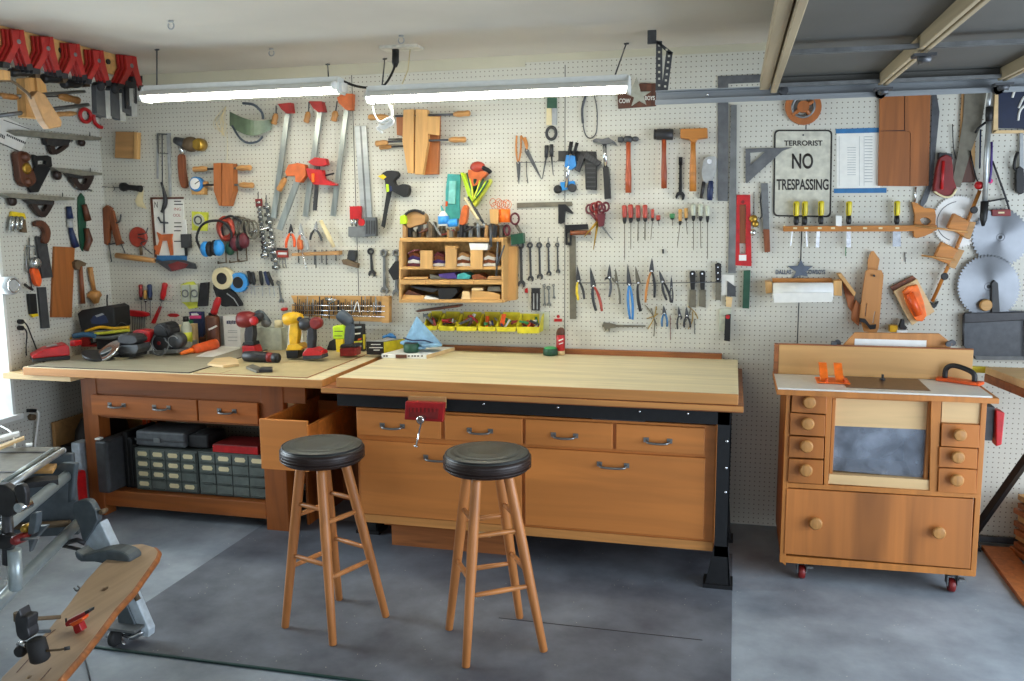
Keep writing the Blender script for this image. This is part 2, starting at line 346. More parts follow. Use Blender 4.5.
# ================================================================ ROOM
LX = -1.677; CZ = 2.5; RX = 4.7; BY = -7.4
def st(name, m): return O(name, m, kind='structure')
st('floor', 'concrete').box((LX-.1, BY, -.1), (RX+.1, .12, 0))
st('wall_back', 'pegboard_back').box((LX-.1, 0, 0), (RX, .1, 2.47))
st('trim_1', 'wall_paint').box((LX, -.006, 2.44), (1.0, 0, CZ)).box((1.0, -.004, 2.462), (RX, 0, CZ))
st('trim_2', 'dark_grey').box((1.2152-.002, -.0012, .0), (1.2152+.002, 0, 2.44)).box((-.002, -.0012, 0), (.002, 0, 2.44)).box((2.434, -.0012, 0), (2.439, 0, 2.44))
# left wall with the window opening y -1.95..-.91, z .66..1.95
wl_ = st('wall_left', 'pegboard_left')
wl_.box((LX-.12, -.825, 0), (LX, 0, CZ)).box((LX-.1, BY, 0), (LX, -1.95, CZ)).box((LX-.1, -1.95, 0), (LX, -.825, .60)).box((LX-.1, -1.95, 1.95), (LX, -.825, CZ))
st('window_1', 'white_paint').box((LX-.12, -.845, .60), (LX+.001, -.8251, 1.95)).box((LX-.1, -1.97, .575), (LX+.03, -.805, .602)).box((LX-.1, -1.99, .66), (LX+.02, -1.92, 2.0)).box((LX-.1, -1.92, 1.93), (LX+.01, -.875, 2.0)).box((LX-.10, -1.92, 1.28), (LX-.07, -.875, 1.32))
st('window_2', 'glass').box((LX-.10, -1.92, .632), (LX-.095, -.875, 1.93))
st('ceiling', 'ceiling_paint').box((LX-.1, BY, CZ), (RX+.1, .1, CZ+.1))
# right wall round the open garage doorway, wall behind the camera with an unseen opening added to let light in
st('wall_right', 'wall_paint').box((RX, -.45, 0), (RX+.1, .1, CZ)).box((RX, -5.4, 2.25), (RX+.1, -.45, CZ)).box((RX, BY, 0), (RX+.1, -5.4, CZ))
st('wall_behind', 'wall_paint').box((LX-.1, BY-.1, 0), (.6, BY, CZ)).box((.6, BY-.1, 2.25), (RX+.1, BY, CZ))
mt = O('floor_mat', 'floor_vinyl', lab=('dark grey vinyl floor mat lying in front of the workbenches', 'mat'))
mt.box((-.335, -1.975, .0), (2.141, -.45, .003))
O('mat_binding', 'mat_green', mt.o).tube([(-.34, -1.99, .006), (.6, -1.982, .006), (2.14, -1.978, .006)], .006, 6)
mt.o.children  # binding is a part of the mat
# floor-mat seam
O('mat_seam', 'black_soft', mt.o).box((1.2, -1.385, .003), (2.03, -1.379, .0034))
# ================================================================ RIGHT (MAPLE) WORKBENCH
t = th('workbench', 'long workbench with thick pale maple slab top on black steel legs', 'workbench')
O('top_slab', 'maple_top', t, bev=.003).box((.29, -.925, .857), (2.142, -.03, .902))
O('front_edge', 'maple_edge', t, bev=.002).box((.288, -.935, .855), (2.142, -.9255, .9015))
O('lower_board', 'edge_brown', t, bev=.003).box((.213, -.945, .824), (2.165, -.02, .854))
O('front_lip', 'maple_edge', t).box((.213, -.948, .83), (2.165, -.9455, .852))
O('back_ledge', 'edge_brown', t, bev=.002).box((.42, -.03, .86), (2.06, -.004, .93))
f = O('steel_frame', 'iron_black', t); f.box((.26, -.875, .752), (2.11, -.845, .824)).box((.26, -.2, .752), (2.11, -.17, .824)).box((2.08, -.86, .76), (2.11, -.18, .82)).box((.26, -.86, .76), (.285, -.18, .82))
for (lx, ly, dy) in ((2.088, -.875, 1), (2.088, -.2, -1), (.288, -.6, 1), (.288, -.2, -1)):
    lg = O('leg', 'iron_black', t, bev=.001)
    zt = .824
    lg.box((lx-.03, ly, .15), (lx+.03, ly+.006*dy, zt)).box((lx+.024, ly, .15), (lx+.03, ly+.055*dy, zt))
    lg.prism([Vector((lx-.03, ly, .2)), Vector((lx+.03, ly, .2)), Vector((lx+.045, ly, .02)), Vector((lx-.065, ly, .02))], Vector((0, .012*dy, 0)))
    lg.prism([Vector((lx+.024, ly, .2)), Vector((lx+.024, ly+.055*dy, .2)), Vector((lx+.036, ly+.10*dy, .02)), Vector((lx+.036, ly, .02))], Vector((.008, 0, 0)))
    lg.box((lx-.075, ly-.01, 0), (lx+.055, ly+.11*dy+(.01 if dy < 0 else 0), .02))
    for z in (.68, .56, .45): O('bolt', 'chrome', t).ell((lx+.012, ly-.002, z), (.007, .004, .007), 8)
# little clamps and switch under the top rail
for x in (1.0, 1.35, 1.72, 1.93): O('bolt', 'chrome', t).ell((x, -.877, .795), (.006, .004, .006), 8)
ck = th('power_strip', 'small dark power strip with plugs on the drawer cabinet under the bench top', 'power strip')
O('body', 'dark_grey', ck).box((1.50, -.83, .7365), (1.74, -.80, .7500))
O('plug', 'black', ck).box((1.52, -.8305, .75), (1.55, -.80, .765)).tube([(1.54, -.81, .765), (1.58, -.80, .79), (1.62, -.81, .75)], .005, 6)
O('plug', 'black', ck).box((1.62, -.8305, .75), (1.65, -.80, .768)).tube([(1.64, -.81, .768), (1.69, -.79, .78), (1.74, -.81, .745)], .005, 6)
# drawer cabinet under the bench
t = th('drawer_cabinet', 'low plywood cabinet with four drawers and two deep doors under the maple bench', 'cabinet')
O('carcass', 'cabinet_ply', t, bev=.002).box((.335, -.825, .155), (2.055, -.15, .735))
def pull(p, x, y, z, w, m='steel', h=.018):
    k = O('handle', m, p); k.box((x-w/2-.014, y-.004, z-.008), (x-w/2+.010, y, z+.014)).box((x+w/2-.010, y-.004, z-.008), (x+w/2+.014, y, z+.014))
    k.tube([(x-w/2, y-.004, z), (x-w/2+.008, y-.026, z-.004), (x, y-.032, z-.006), (x+w/2-.008, y-.026, z-.004), (x+w/2, y-.004, z)], .0055, 8, smooth=3); return k
for (x0, x1, hx) in ((.345, .775, .53), (.795, 1.175, .97), (1.19, 1.596, 1.375), (1.612, 2.005, 1.80)):
    d = O('drawer', 'cabinet_ply', t, bev=.003).box((x0, -.842, .603), (x1, -.8255, .724)); pull(d.o, hx, -.842, .655, .10)
for (x0, x1, z0, z1, hx, hz) in ((.352, 1.17, .203, .578, .76, .51), (1.187, 2.01, .213, .588, 1.60, .53)):
    d = O('door', 'cabinet_ply', t, bev=.003).box((x0, -.843, z0), (x1, -.8255, z1)); pull(d.o, hx, -.843, hz, .12)
O('base_rail', 'maple_edge', t, bev=.002).box((.337, -.836, .157), (2.053, -.8255, .2))
cr = th('wooden_skid', 'rough wooden skid carrying the drawer cabinet above the floor', 'skid')
for y in (-.72, -.28):
    O('runner', 'edge_brown', cr).box((.46, y, .003), (1.08, y+.08, .115))
O('deck_board', 'cabinet_dark', cr).box((.43, -.74, .115), (1.12, -.18, .153))
O('deck_board', 'pale_wood', cr).box((.9, -.79, .115), (1.0, -.75, .153))
# vise
t = th('bench_vise', 'red woodworking vise clamped on the front edge of the maple bench', 'vise')
yp(-.99); reg(250, 380, 3.785)
O('jaw', 'vise_red', t, bev=.003).pl([(588, 82), (735, 88), (728, 160), (584, 150)], .018, -.012)
O('jaw', 'oak_block', t, bev=.002).pl([(598, 62), (740, 66), (738, 110), (600, 104)], -.014, -.034)
O('jaw_panel', 'dark_red', t).pl([(602, 104), (714, 109), (710, 148), (600, 140)], .020, .018)
rg = O('jaw_rib', 'vise_red', t)
for i in range(7): rg.rc(606+i*15, 106, 611+i*15, 122, .0225, .020)
O('screw', 'chrome', t).kn(642, 153, [(.0, 10), (.05, 10), (.05, 15), (.07, 15), (.075, 11)])
O('handle', 'chrome', t).lt((649, 158, .06), (628, 252, .06), [(0, 3), (.01, 5), (.05, 5), (.06, 3.4), (.95, 3.4), (.955, 8), (1, 8)])
# ================================================================ LEFT WORKBENCH
t = th('workbench', 'long wooden workbench with brown frame and two drawers near the window', 'workbench')
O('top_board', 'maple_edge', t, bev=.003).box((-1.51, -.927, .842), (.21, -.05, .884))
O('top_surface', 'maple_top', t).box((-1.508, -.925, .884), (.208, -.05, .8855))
O('end_board', 'pale_wood', t, bev=.002).box((-1.668, -.90, .812), (-1.24, -.10, .841))
O('apron', 'cabinet_dark', t, bev=.002).box((-1.375, -.665, .70), (-.02, -.645, .842))
O('apron', 'cabinet_dark', t).box((-1.40, -.10, .70), (-.02, -.08, .842))
for (x0, x1, y0) in ((-1.38, -1.28, -.67), (-.275, -.145, -.67), (-1.38, -1.29, -.16), (-.275, -.145, -.16)):
    O('leg', 'cabinet_darkz', t, bev=.004).box((x0, y0, 0), (x1, y0+.09, .845))
O('carcass', 'cabinet_dark', t).box((-1.279, -.66, .566), (-.276, -.12, .70))
O('bottom_rail', 'cabinet_dark', t, bev=.004).box((-1.279, -.668, .06), (-.276, -.64, .15))
O('shelf_board', 'cabinet_dark', t).box((-1.279, -.64, .12), (-.276, -.165, .148))
O('corner_post', 'pale_wood', t).box((-.135, -.64, .62), (-.10, -.60, .842))
for (x0, x1, hs) in ((-1.305, -.645, (-1.14, -.86)), (-.635, -.285, (-.465,))):
    d = O('drawer', 'drawer_oak', t, bev=.003).box((x0, -.688, .582), (x1, -.671, .697))
    for hx in hs: pull(d.o, hx, -.688, .645, .085)
# vinyl sheet and hardboard sheet let into the top
G.update(ax=2, val=.8858, sg=1)
reg('F')
sv = O('vinyl_sheet', 'sheet_vinyl', lab=('grey brown vinyl sheet covering the left end of the window bench', 'sheet'))
zz = .8860
sv.prism([Vector((-1.49, -.905, zz)), Vector((-.53, -.905, zz)), Vector((-.53, -.08, zz)), Vector((-1.49, -.08, zz))], Vector((0, 0, .004)))
O('edge_strip', 'vinyl_band', sv.o).box((-1.49, -.909, zz), (-.525, -.905, zz+.004)).box((-.53, -.905, zz), (-.525, -.08, zz+.0042))
hb = O('hardboard_sheet', 'masonite', lab=('tan hardboard sheet let into the bench top under the cordless drills', 'sheet'))
hb.box((-.505, -.90, zz), (.115, -.10, zz+.003))
O('edge_line', 'edge_brown', hb.o).box((-.505, -.904, zz), (.12, -.90, zz+.0031)).box((.115, -.904, zz), (.119, -.10, zz+.0031)).box((-.505, -.375, zz+.003), (.115, -.372, zz+.0034)).box((-.36, -.90, zz+.003), (-.356, -.80, zz+.0034))
# pulled-out drawer between the benches
t = th('drawer_unit', 'single oak drawer pulled out under the gap between the two workbenches', 'drawer')
O('drawer_front', 'cabinet_ply', t, bev=.003).box((-.085, -1.015, .452), (.165, -.995, .70))
dr = O('drawer_box', 'drawer_oak', t); dr.box((-.08, -.995, .46), (-.062, -.42, .695)).box((.145, -.995, .46), (.163, -.42, .67)).box((-.062, -.995, .46), (.145, -.42, .475)).box((-.062, -.44, .475), (.145, -.425, .67))
O('carcass', 'cabinet_darkz', t).box((-.10, -.60, .42), (-.086, -.1, .80)).box((.31, -.60, .42), (.324, -.1, .80)).box((-.10, -.6, .415), (.324, -.1, .43)).box((-.10, -.115, .0), (.324, -.1, .80)).box((-.10, -.55, 0), (-.086, -.1, .42)).box((.31, -.55, 0), (.324, -.1, .42))
# ================================================================ STOOLS
def stool(cx, cy, feet, seat, label, zt=.742, rr=.95):
    t = th('bar_stool', label, 'stool', 'bar stools before the benches')
    sx, sy = seat
    s = O('seat', 'vinyl', t); s.lathe((sx, sy, zt-.074), (sx, sy, zt), [(q_, r_*rr) for q_, r_ in [(0, .150), (.06, .162), (.30, .170), (.62, .172), (.80, .171), (.93, .163), (.98, .148), (1.0, .10), (1.0, .0)]], 40)
    s.lathe((sx, sy, zt), (sx, sy, zt+.006), [(0, .128), (.5, .114), (1, .075)], 40)
    bd = O('seat_band', 'vinyl_band', t)
    bd.lathe((sx, sy, zt-.070), (sx, sy, zt-.014), [(q_, r_*rr) for q_, r_ in [(0, .163), (.2, .171), (.5, .175), (.8, .175), (1, .171)]], 40)
    for z in (.056, .044, .032, .022): bd.torus((sx, sy, zt-z), (0, 0, 1), .1755*rr, .0024, n=40, m=5)
    O('piping', 'black', t).torus((sx, sy, zt-.008), (0, 0, 1), .166*rr, .004, n=40, m=6)
    tops = []
    mx = sum(f[0] for f in feet)/4; my = sum(f[1] for f in feet)/4
    for fx, fy in feet:
        dx, dy = fx-mx, fy-my; l = math.hypot(dx, dy); tp = Vector((sx+dx/l*.085, sy+dy/l*.085, zt-.070)); ft = Vector((fx, fy, .003)); tops.append((tp, ft))
        O('leg', 'stool_wood', t).lathe(ft, tp, [(0, .0135), (.005, .0155), (.25, .0175), (.6, .0205), (.95, .020), (1, .019)], 14)
    for i in range(4):
        (ta, fa), (tb, fb) = tops[i], tops[(i+1) % 4]
        for h in ((.25, .46) if i % 2 else (.30, .51)):
            a = fa.lerp(ta, h/.68); b = fb.lerp(tb, h/.68)
            O('rung', 'stool_rung', t).lathe(a, b, [(.02, .006), (.12, .0088), (.5, .0105), (.88, .0088), (.98, .006)], 10)
    return t
stool(0, 0, [(.372, -1.664), (.629, -1.757), (.738, -1.479), (.475, -1.373)], (.522, -1.57), 'wooden stool with black padded seat in front of the pulled-out drawer', .762)
stool(0, 0, [(1.03, -1.526), (1.185, -1.797), (1.442, -1.613), (1.285, -1.36)], (1.216, -1.585), 'wooden stool with black padded seat in front of the wide drawer cabinet', .776)
# ================================================================ ROUTER TABLE
t = th('router_table', 'rolling plywood router table with white top and small drawers', 'router table')
ZT = .905
c_ = O('carcass', 'router_frame', t, bev=.002)
c_.box((2.352, -.70, .10), (2.368, -.2, .872)).box((3.118, -.70, .10), (3.135, -.2, .872)).box((2.368, -.70, .10), (3.118, -.2, .115)).box((2.368, -.215, .115), (3.118, -.2, .87)).box((2.368, -.70, .855), (3.118, -.2, .872)).box((2.368, -.70, .425), (3.118, -.2, .44)).box((2.545, -.70, .44), (2.56, -.2, .855)).box((2.935, -.70, .44), (2.95, -.2, .855))
yp(-.70); reg(760, 320, 2.348)
fr = O('face_frame', 'router_frame', t, bev=.0015)
fr.pl([(62, 163), (72, 164), (60, 577), (46, 565)], .02, -.005).pl([(155, 172), (170, 173), (160, 388), (150, 386)], .02, .0).pl([(402, 185), (426, 186), (416, 404), (398, 402)], .02, 0).pl([(521, 186), (534, 187), (507, 602), (494, 600)], .02, -.005)
fr.pl([(62, 161), (535, 180), (534, 190), (62, 171)], .021, 0).pl([(62, 382), (418, 402), (516, 410), (515, 419), (418, 414), (62, 393)], .021, 0).pl([(46, 553), (507, 588), (505, 603), (46, 569)], .021, -.005)
O('panel', 'router_pale', t).pl([(170, 176), (404, 186), (402, 258), (168, 248)], -.02, -.03)
O('panel', 'router_pale', t).pl([(428, 189), (519, 192), (517, 244), (426, 240)], .010, .0)
O('window_pane', 'plexi', t).pl([(168, 248), (402, 258), (396, 372), (162, 352)], -.02, -.024)
O('sill', 'router_pale', t).pl([(163, 362), (398, 376), (398, 400), (160, 384)], .012, -.06)
sw = O('sawdust', 'sawdust', t, kind='stuff')
sw.prism([Vector((2.57, -.62, .44)), Vector((2.93, -.62, .44)), Vector((2.93, -.3, .46)), Vector((2.57, -.3, .46))], Vector((0, 0, .02)))
for k in range(14): sw.ell((2.585+k*.025, -.50+random.uniform(-.08, .08), .455), (.05, .06, .012+random.random()*.028), 10)
bx = O('back_panel', 'light_grey', t); bx.box((2.56, -.222, .44), (2.935, -.216, .855))
O('dust_port', 'black', t).lathe((2.74, -.235, .60), (2.74, -.222, .60), [(0, .014), (1, .014)], 14)
O('cable', 'black', t).tube([(2.82, -.3, .49), (2.87, -.32, .52), (2.90, -.33, .56)], .004, 6)
dl = [[(76, 171), (157, 176), (156, 221), (73, 216)], [(71, 218), (153, 224), (152, 274), (70, 269)], [(69, 273), (150, 277), (149, 326), (67, 322)], [(68, 326), (149, 330), (147, 386), (65, 381)]]
for q in dl:
    d = O('drawer', 'router_ply', t, bev=.002).pl(q, .03, 0)
    cx = sum(p[0] for p in q)/4+1; cy = sum(p[1] for p in q)/4-1
    O('knob', 'handle_tan', d.o).kn(cx, cy, [(.03, 5), (.038, 6), (.044, 14), (.054, 15.5), (.062, 12), (.064, 2)])
for q in [[(427, 243), (516, 247), (514, 301), (425, 296)], [(421, 298), (511, 303), (510, 350), (420, 345)], [(420, 348), (509, 352), (507, 409), (418, 404)]]:
    d = O('drawer', 'router_ply', t, bev=.002).pl(q, .03, 0)
    cx = sum(p[0] for p in q)/4+1; cy = sum(p[1] for p in q)/4
    O('knob', 'handle_tan', d.o).kn(cx, cy, [(.03, 5), (.038, 6), (.044, 14), (.054, 15.5), (.062, 12), (.064, 2)])
d = O('drawer', 'figured_ply', t, bev=.003).pl([(62, 396), (502, 421), (494, 585), (56, 549)], .024, 0)
for kx, ky in ((131, 480), (422, 502)):
    O('knob', 'handle_tan', d.o).kn(kx, ky, [(.024, 5), (.034, 6), (.040, 14), (.050, 15.5), (.058, 12), (.060, 2)])
# top
O('table_top', 'router_frame', t, bev=.002).box((2.306, -.765, .873), (3.19, -.30, .8965))
O('laminate', 'laminate', t).box((2.310, -.760, .8966), (3.165, -.305, .904))
O('router_plate', 'phenolic', t).box((2.60, -.70, .904), (2.94, -.425, .9052))
O('router_bit', 'steel_dark', t).lathe((2.78, -.48, .905), (2.78, -.48, .93), [(0, .012), (.3, .012), (.3, .005), (1, .006)], 12)
for (cx, cy) in ((2.45, -.66), (3.08, -.66), (2.45, -.28), (3.06, -.28)):
    cs = O('caster', 'galv', t); cs.box((cx-.04, cy-.035, .092), (cx+.04, cy+.035, .0985)).lathe((cx, cy, .075), (cx, cy, .093), [(0, .026), (1, .022)], 14).box((cx-.022, cy-.03, .035), (cx-.018, cy+.02, .08)).box((cx+.018, cy-.03, .035), (cx+.022, cy+.02, .08)).box((cx+.02, cy-.05, .065), (cx+.045, cy-.02, .075))
    w = O('wheel', 'dark_red', cs.o); w.lathe((cx-.015, cy-.006, .031), (cx+.015, cy-.006, .031), [(0, .024), (.15, .031), (.85, .031), (1, .024)], 20)
    O('hub', 'light_grey', w.o).lathe((cx-.0175, cy-.006, .031), (cx+.0175, cy-.006, .031), [(0, .009), (1, .009)], 12)
# fence
f = th('router_fence', 'tall plywood fence board standing along the white router table top', 'fence')
O('fence_board', 'fence_ply', f, bev=.002).prism([Vector((2.325, -.42, .905)), Vector((3.165, -.42, .905)), Vector((3.165, -.42, 1.045)), Vector((2.325, -.42, 1.045))], Vector((0, .02, 0)))
O('end_block', 'edge_brown', f).box((2.306, -.422, .905), (2.3245, -.37, 1.046))
O('top_edge', 'edge_brown', f).box((2.325, -.42, 1.0455), (3.165, -.398, 1.05))
yp(-.38); reg('Z')
hd = O('guard', 'jig_ply', f, bev=.002); reg(760, 240, 5.6733)
hd.pl([(465, 606), (540, 525), (1020, 532), (1092, 590), (1080, 612)], .0, -.02)
O('scale_strip', 'white', f).pl([(538, 560), (945, 570), (943, 610), (536, 600)], .0015, 0)
for x in (438, 1090):
    k = O('clamp_knob', 'steel_dark', f); k.kn(x-18, 592, [(-.03, 10), (.02, 10), (.022, 17), (.036, 15)]); k.kn(x+4, 585, [(-.03, 18), (-.01, 18)])
rt = 'sitting on the router table'
zf = .9055
zp(.904); reg(760, 320, 2.348)
pb = th('push_block', 'bright orange featherboard pair with two upright posts on the router table', 'featherboard')
O('plate', 'bright_orange', pb, bev=.002).box((2.485, -.63, .9056), (2.625, -.50, .912))
for xx in (2.50, 2.565):
    O('post', 'bright_orange', pb, bev=.002).prism([Vector((xx, -.61, .912)), Vector((xx+.035, -.61, .912)), Vector((xx+.03, -.54, .985)), Vector((xx-.005, -.54, .985))], Vector((0, .02, .0)))
O('fin', 'orange', pb).box((2.52, -.64, .912), (2.53, -.52, .925)).box((2.6, -.64, .912), (2.61, -.52, .925))
pb = th('push_block', 'orange push block with arched black handle at the right end of the router table', 'push block')
reg(0, 0, 1); a = P(938, 380); b = P(986, 386); a.z = b.z = .9055; b.x = min(b.x, 3.18)
dd = (b-a).normalized(); pp = Vector((-dd.y, dd.x, 0))
O('base', 'orange', pb, bev=.003).prism([a-pp*.03, b-pp*.03, b+pp*.03, a+pp*.03], Vector((0, 0, .014)))
hp = [a.lerp(b, .16)+Vector((0, 0, .012)), a.lerp(b, .17)+Vector((0, 0, .052)), a.lerp(b, .30)+Vector((0, 0, .072)), a.lerp(b, .55)+Vector((0, 0, .068)), a.lerp(b, .80)+Vector((0, 0, .048)), a.lerp(b, .83)+Vector((0, 0, .012))]
O('handle', 'black', pb).tube(hp, .0115, 10, smooth=4)
# switch box hanging on the router table's right side
sb = th('switch_box', 'black switch box with a red paddle on the right side of the router table', 'switch')
O('body', 'dark_grey', sb, bev=.003).box((3.137, -.62, .68), (3.215, -.52, .83))
O('paddle', 'red', sb, bev=.004).prism([Vector((3.215, -.64, .82)), Vector((3.25, -.64, .81)), Vector((3.247, -.64, .67)), Vector((3.225, -.64, .66))], Vector((0, .07, 0)))
O('cord', 'black', sb).tube([(3.15, -.56, .66), (3.152, -.55, .58), (3.147, -.53, .52)], .005, 6, smooth=3)
# ================================================================ FLUORESCENT LIGHTS
def fluoro(x0, x1, y, z, label, anchors, brk):
    t = th('fluorescent_light', label, 'light', 'shop lights over the workbenches')
    L_ = x1-x0
    sh = O('reflector', 'white_paint', t)
    prof = [(-.062, -.016), (-.045, .002), (-.03, .010), (.03, .010), (.045, .002), (.062, -.016), (.060, -.018), (.043, -.001), (.029, .007), (-.029, .007), (-.043, -.001), (-.060, -.018)]
    sh.prism([Vector((x0, y+a, z+.02+b)) for a, b in prof], Vector((L_, 0, 0)))
    O('housing', 'white_paint', t, bev=.002).box((x0, y-.028, z+.030), (x1, y+.028, z+.055))
    for xx in (x0-.006, x1):
        O('end_cap', 'white_paint', t).prism([Vector((xx, y-.06, z+.0)), Vector((xx, y-.03, z+.05)), Vector((xx, y+.03, z+.05)), Vector((xx, y+.06, z+.0)), Vector((xx, y+.04, z-.025)), Vector((xx, y-.04, z-.025))], Vector((.006, 0, 0)))
    for yy in (-.030, .030):
        O('tube', 'tube_glow', t).lathe((x0+.015, y+yy, z), (x1-.015, y+yy, z), [(0, .008), (.002, .0185), (.998, .0185), (1, .008)], 14)
    for i, (ax_, ay) in enumerate(anchors):
        h = O('hanger', 'steel_dark', t); bx_ = x0+.06 if i == 0 else x1-.06
        h.tube([(bx_, y, z+.055), (ax_, ay, CZ)], .0035, 6).tube([(ax_-.012, ay, CZ-.004), (ax_+.012, ay, CZ-.004)], .004, 6)
    return t
t = fluoro(.415, 1.635, -.72, 2.212, 'lit fluorescent shop light hung over the maple workbench', [(.25, -.12), (1.56, -.19)], 0)
cdm = O('pull_cord', 'white', t)
reg('J'); yp(-.74)
cdm.rd([(165, 140, 0), (180, 190, 0), (165, 240, 0), (110, 235, 0), (80, 190, 0), (72, 150, 0)], 5, sm=4).rd([(178, 145, 0), (185, 200, 0), (150, 255, 0)], 5, sm=3).rd([(180, 230, 0), (140, 260, 0), (95, 270, 0), (128, 300, 0)], 7, sm=3).rd([(120, 240, 0), (175, 215, .01), (185, 245, 0), (130, 275, 0), (110, 250, 0)], 8, sm=3)
t = fluoro(-.80, .262, -.72, 2.262, 'lit fluorescent shop light hung over the window workbench', [(-.74, -.70), (-.12, -.05)], 0)
O('socket', 'white', t).box((.268, -.75, 2.245), (.285, -.69, 2.29)).ell((.262, -.79, 2.27), (.015, .02, .022), 10)
O('power_cord', 'black', t).tube([(.24, -.70, 2.315), (.32, -.66, 2.28), (.42, -.6, 2.28), (.44, -.5, 2.36), (.43, -.43, 2.42)], .006, 8, smooth=4).lathe((.43, -.43, 2.40), (.43, -.42, 2.475), [(0, .01), (.3, .018), (1, .018)], 10)
ob = O('ceiling_outlet', 'outlet_white', lab=('small pale outlet plate on the ceiling above the fluorescent lights', 'outlet'))
ob.box((.36, -.47, CZ-.014), (.56, -.36, CZ-.0005)); O('socket', 'black', ob.o).lathe((.43, -.42, CZ-.03), (.43, -.42, CZ-.014), [(0, .018), (1, .018)], 12)
O('cord', 'cream', ob.o).tube([(.50, -.40, CZ-.014), (.505, -.45, 2.38), (.53, -.60, 2.29)], .003, 6)
for q, (x, y) in enumerate(((160, 95), (825, 28), (728, 88))):
    if q < 2: reg(240, 30, 5.12)
    else: reg(0, 0, 4.267)
    zp(CZ); c = P(x, y)
    hk = O('ceiling_hook', 'light_grey', lab=(('small screw hook in the ceiling above the left fluorescent light', 'small screw hook in the ceiling above the right fluorescent light', 'small screw hook in the ceiling above the red spring clamps')[q], 'hook', 'ceiling hooks'))
    hk.lathe(c-Vector((0, 0, .006)), c, [(0, .012), (1, .012)], 10).torus(c-Vector((0, 0, .022)), (0, 1, 0), .014, .003, 0, 270)
# ================================================================ GARAGE DOOR OVERHEAD, TRACK
t = th('garage_door', 'raised sectional steel garage door under the ceiling at the right', 'garage door')
ZD = 2.215
Y0, Y1 = -.56, -3.6
xs = [2.24, 2.70, 3.16, 3.62, 4.08, 4.54]
for i in range(5):
    p = O('door_panel', 'door_steel', t, bev=.003).box((xs[i]+.012, Y1, ZD+.03), (xs[i+1]-.012, Y0, ZD+.05))
    p.box((xs[i]+.012, Y0-.06, ZD+.0), (xs[i+1]-.012, Y0, ZD+.03))
    if i == 0: pass
for i, x in enumerate(xs[:5]):
    w = .045
    w = .045 if i == 0 else .02; O('wood_stile', 'beam_pine', t, bev=.003).box((x-w, Y1, ZD-.018), (x-.004, Y0-.03, ZD+.03)); O('wood_stile', 'beam_pine', t, bev=.003).box((x+.002, Y1, ZD-(.032 if i == 0 else .020)), (x+(.028 if i == 0 else .018), Y0-.02, ZD+.03))
for yy in (-.60, -1.42, -2.3):
    O('cross_rail', 'galv', t).box((2.27, yy-.05, ZD-.003), (4.5, yy-.0, ZD+.0005)).box((2.27, yy-.052, ZD-.014), (4.5, yy-.046, ZD)).box((2.27, yy-.004, ZD-.010), (4.5, yy+.002, ZD))
for yy in (-.62, -1.44):
    for k in range(24): O('bolt', 'chrome', t).ell((2.36+k*.085, yy+.012*(-1)**k, ZD-.003), (.006, .006, .004), 6)
for x in xs[1:4]:
    for yy in (-.60, -1.44):
        h = O('hinge', 'steel_dark', t); h.box((x-.035, yy-.03, ZD-.040), (x+.035, yy+.03, ZD-.030)).lathe((x-.02, yy-.01, ZD-.045), (x+.02, yy-.01, ZD-.045), [(0, .014), (1, .014)], 10)
        h.lathe((x, yy, ZD-.05), (x, yy+.07, ZD-.05), [(0, .006), (1, .006)], 8)
        O('roller', 'steel_dark', t).lathe((x, -.548, ZD-.045), (x, -.525, ZD-.045), [(0, .022), (1, .022)], 14)
t = th('door_track', 'galvanised garage door track running across in front of the pegboard', 'track')
O('rail', 'track_steel', t).box((1.735, -.47, 2.165), (4.69, -.466, 2.222)).box((1.735, -.52, 2.165), (4.69, -.47, 2.169)).box((1.735, -.52, 2.218), (4.69, -.47, 2.222)).box((1.735, -.522, 2.158), (4.69, -.518, 2.180))
reg('Q'); yp(-.463)
def strap(pts, n, m, r=6):
    (a, b, c, e) = [Vector((x, y, 0)) for x, y in pts]; hs_ = []
    for k in range(n):
        u = (k+.7)/(n+.4); q = a.lerp(e, u).lerp(b.lerp(c, u), .5); hs_.append([(q.x-r, q.y-r), (q.x+r, q.y-r), (q.x+r, q.y+r), (q.x-r, q.y+r)])
    O('hanger_strap', m, t).pl(pts, .004, 0, holes=hs_)
strap([(148, 60), (182, 62), (186, 378), (145, 378)], 8, 'steel_dark'); strap([(206, 120), (242, 128), (210, 378), (174, 378)], 7, 'steel_dark'); strap([(130, 55), (150, 55), (245, 128), (225, 140)], 2, 'steel_dark')
yp(-.46)
O('hanger_strap', 'steel_dark', t).box((1.69, -.47, 2.44), (1.73, -.45, CZ))
O('latch', 'steel_dark', t).lathe((2.30, -.53, 2.20), (2.30, -.50, 2.20), [(0, .02), (1, .02)], 12).tube([(2.27, -.53, 2.27), (2.29, -.53, 2.20), (2.34, -.53, 2.28)], .004, 6)
O('bolt', 'chrome', t).ell((1.97, -.525, 2.195), (.006, .004, .006), 8)
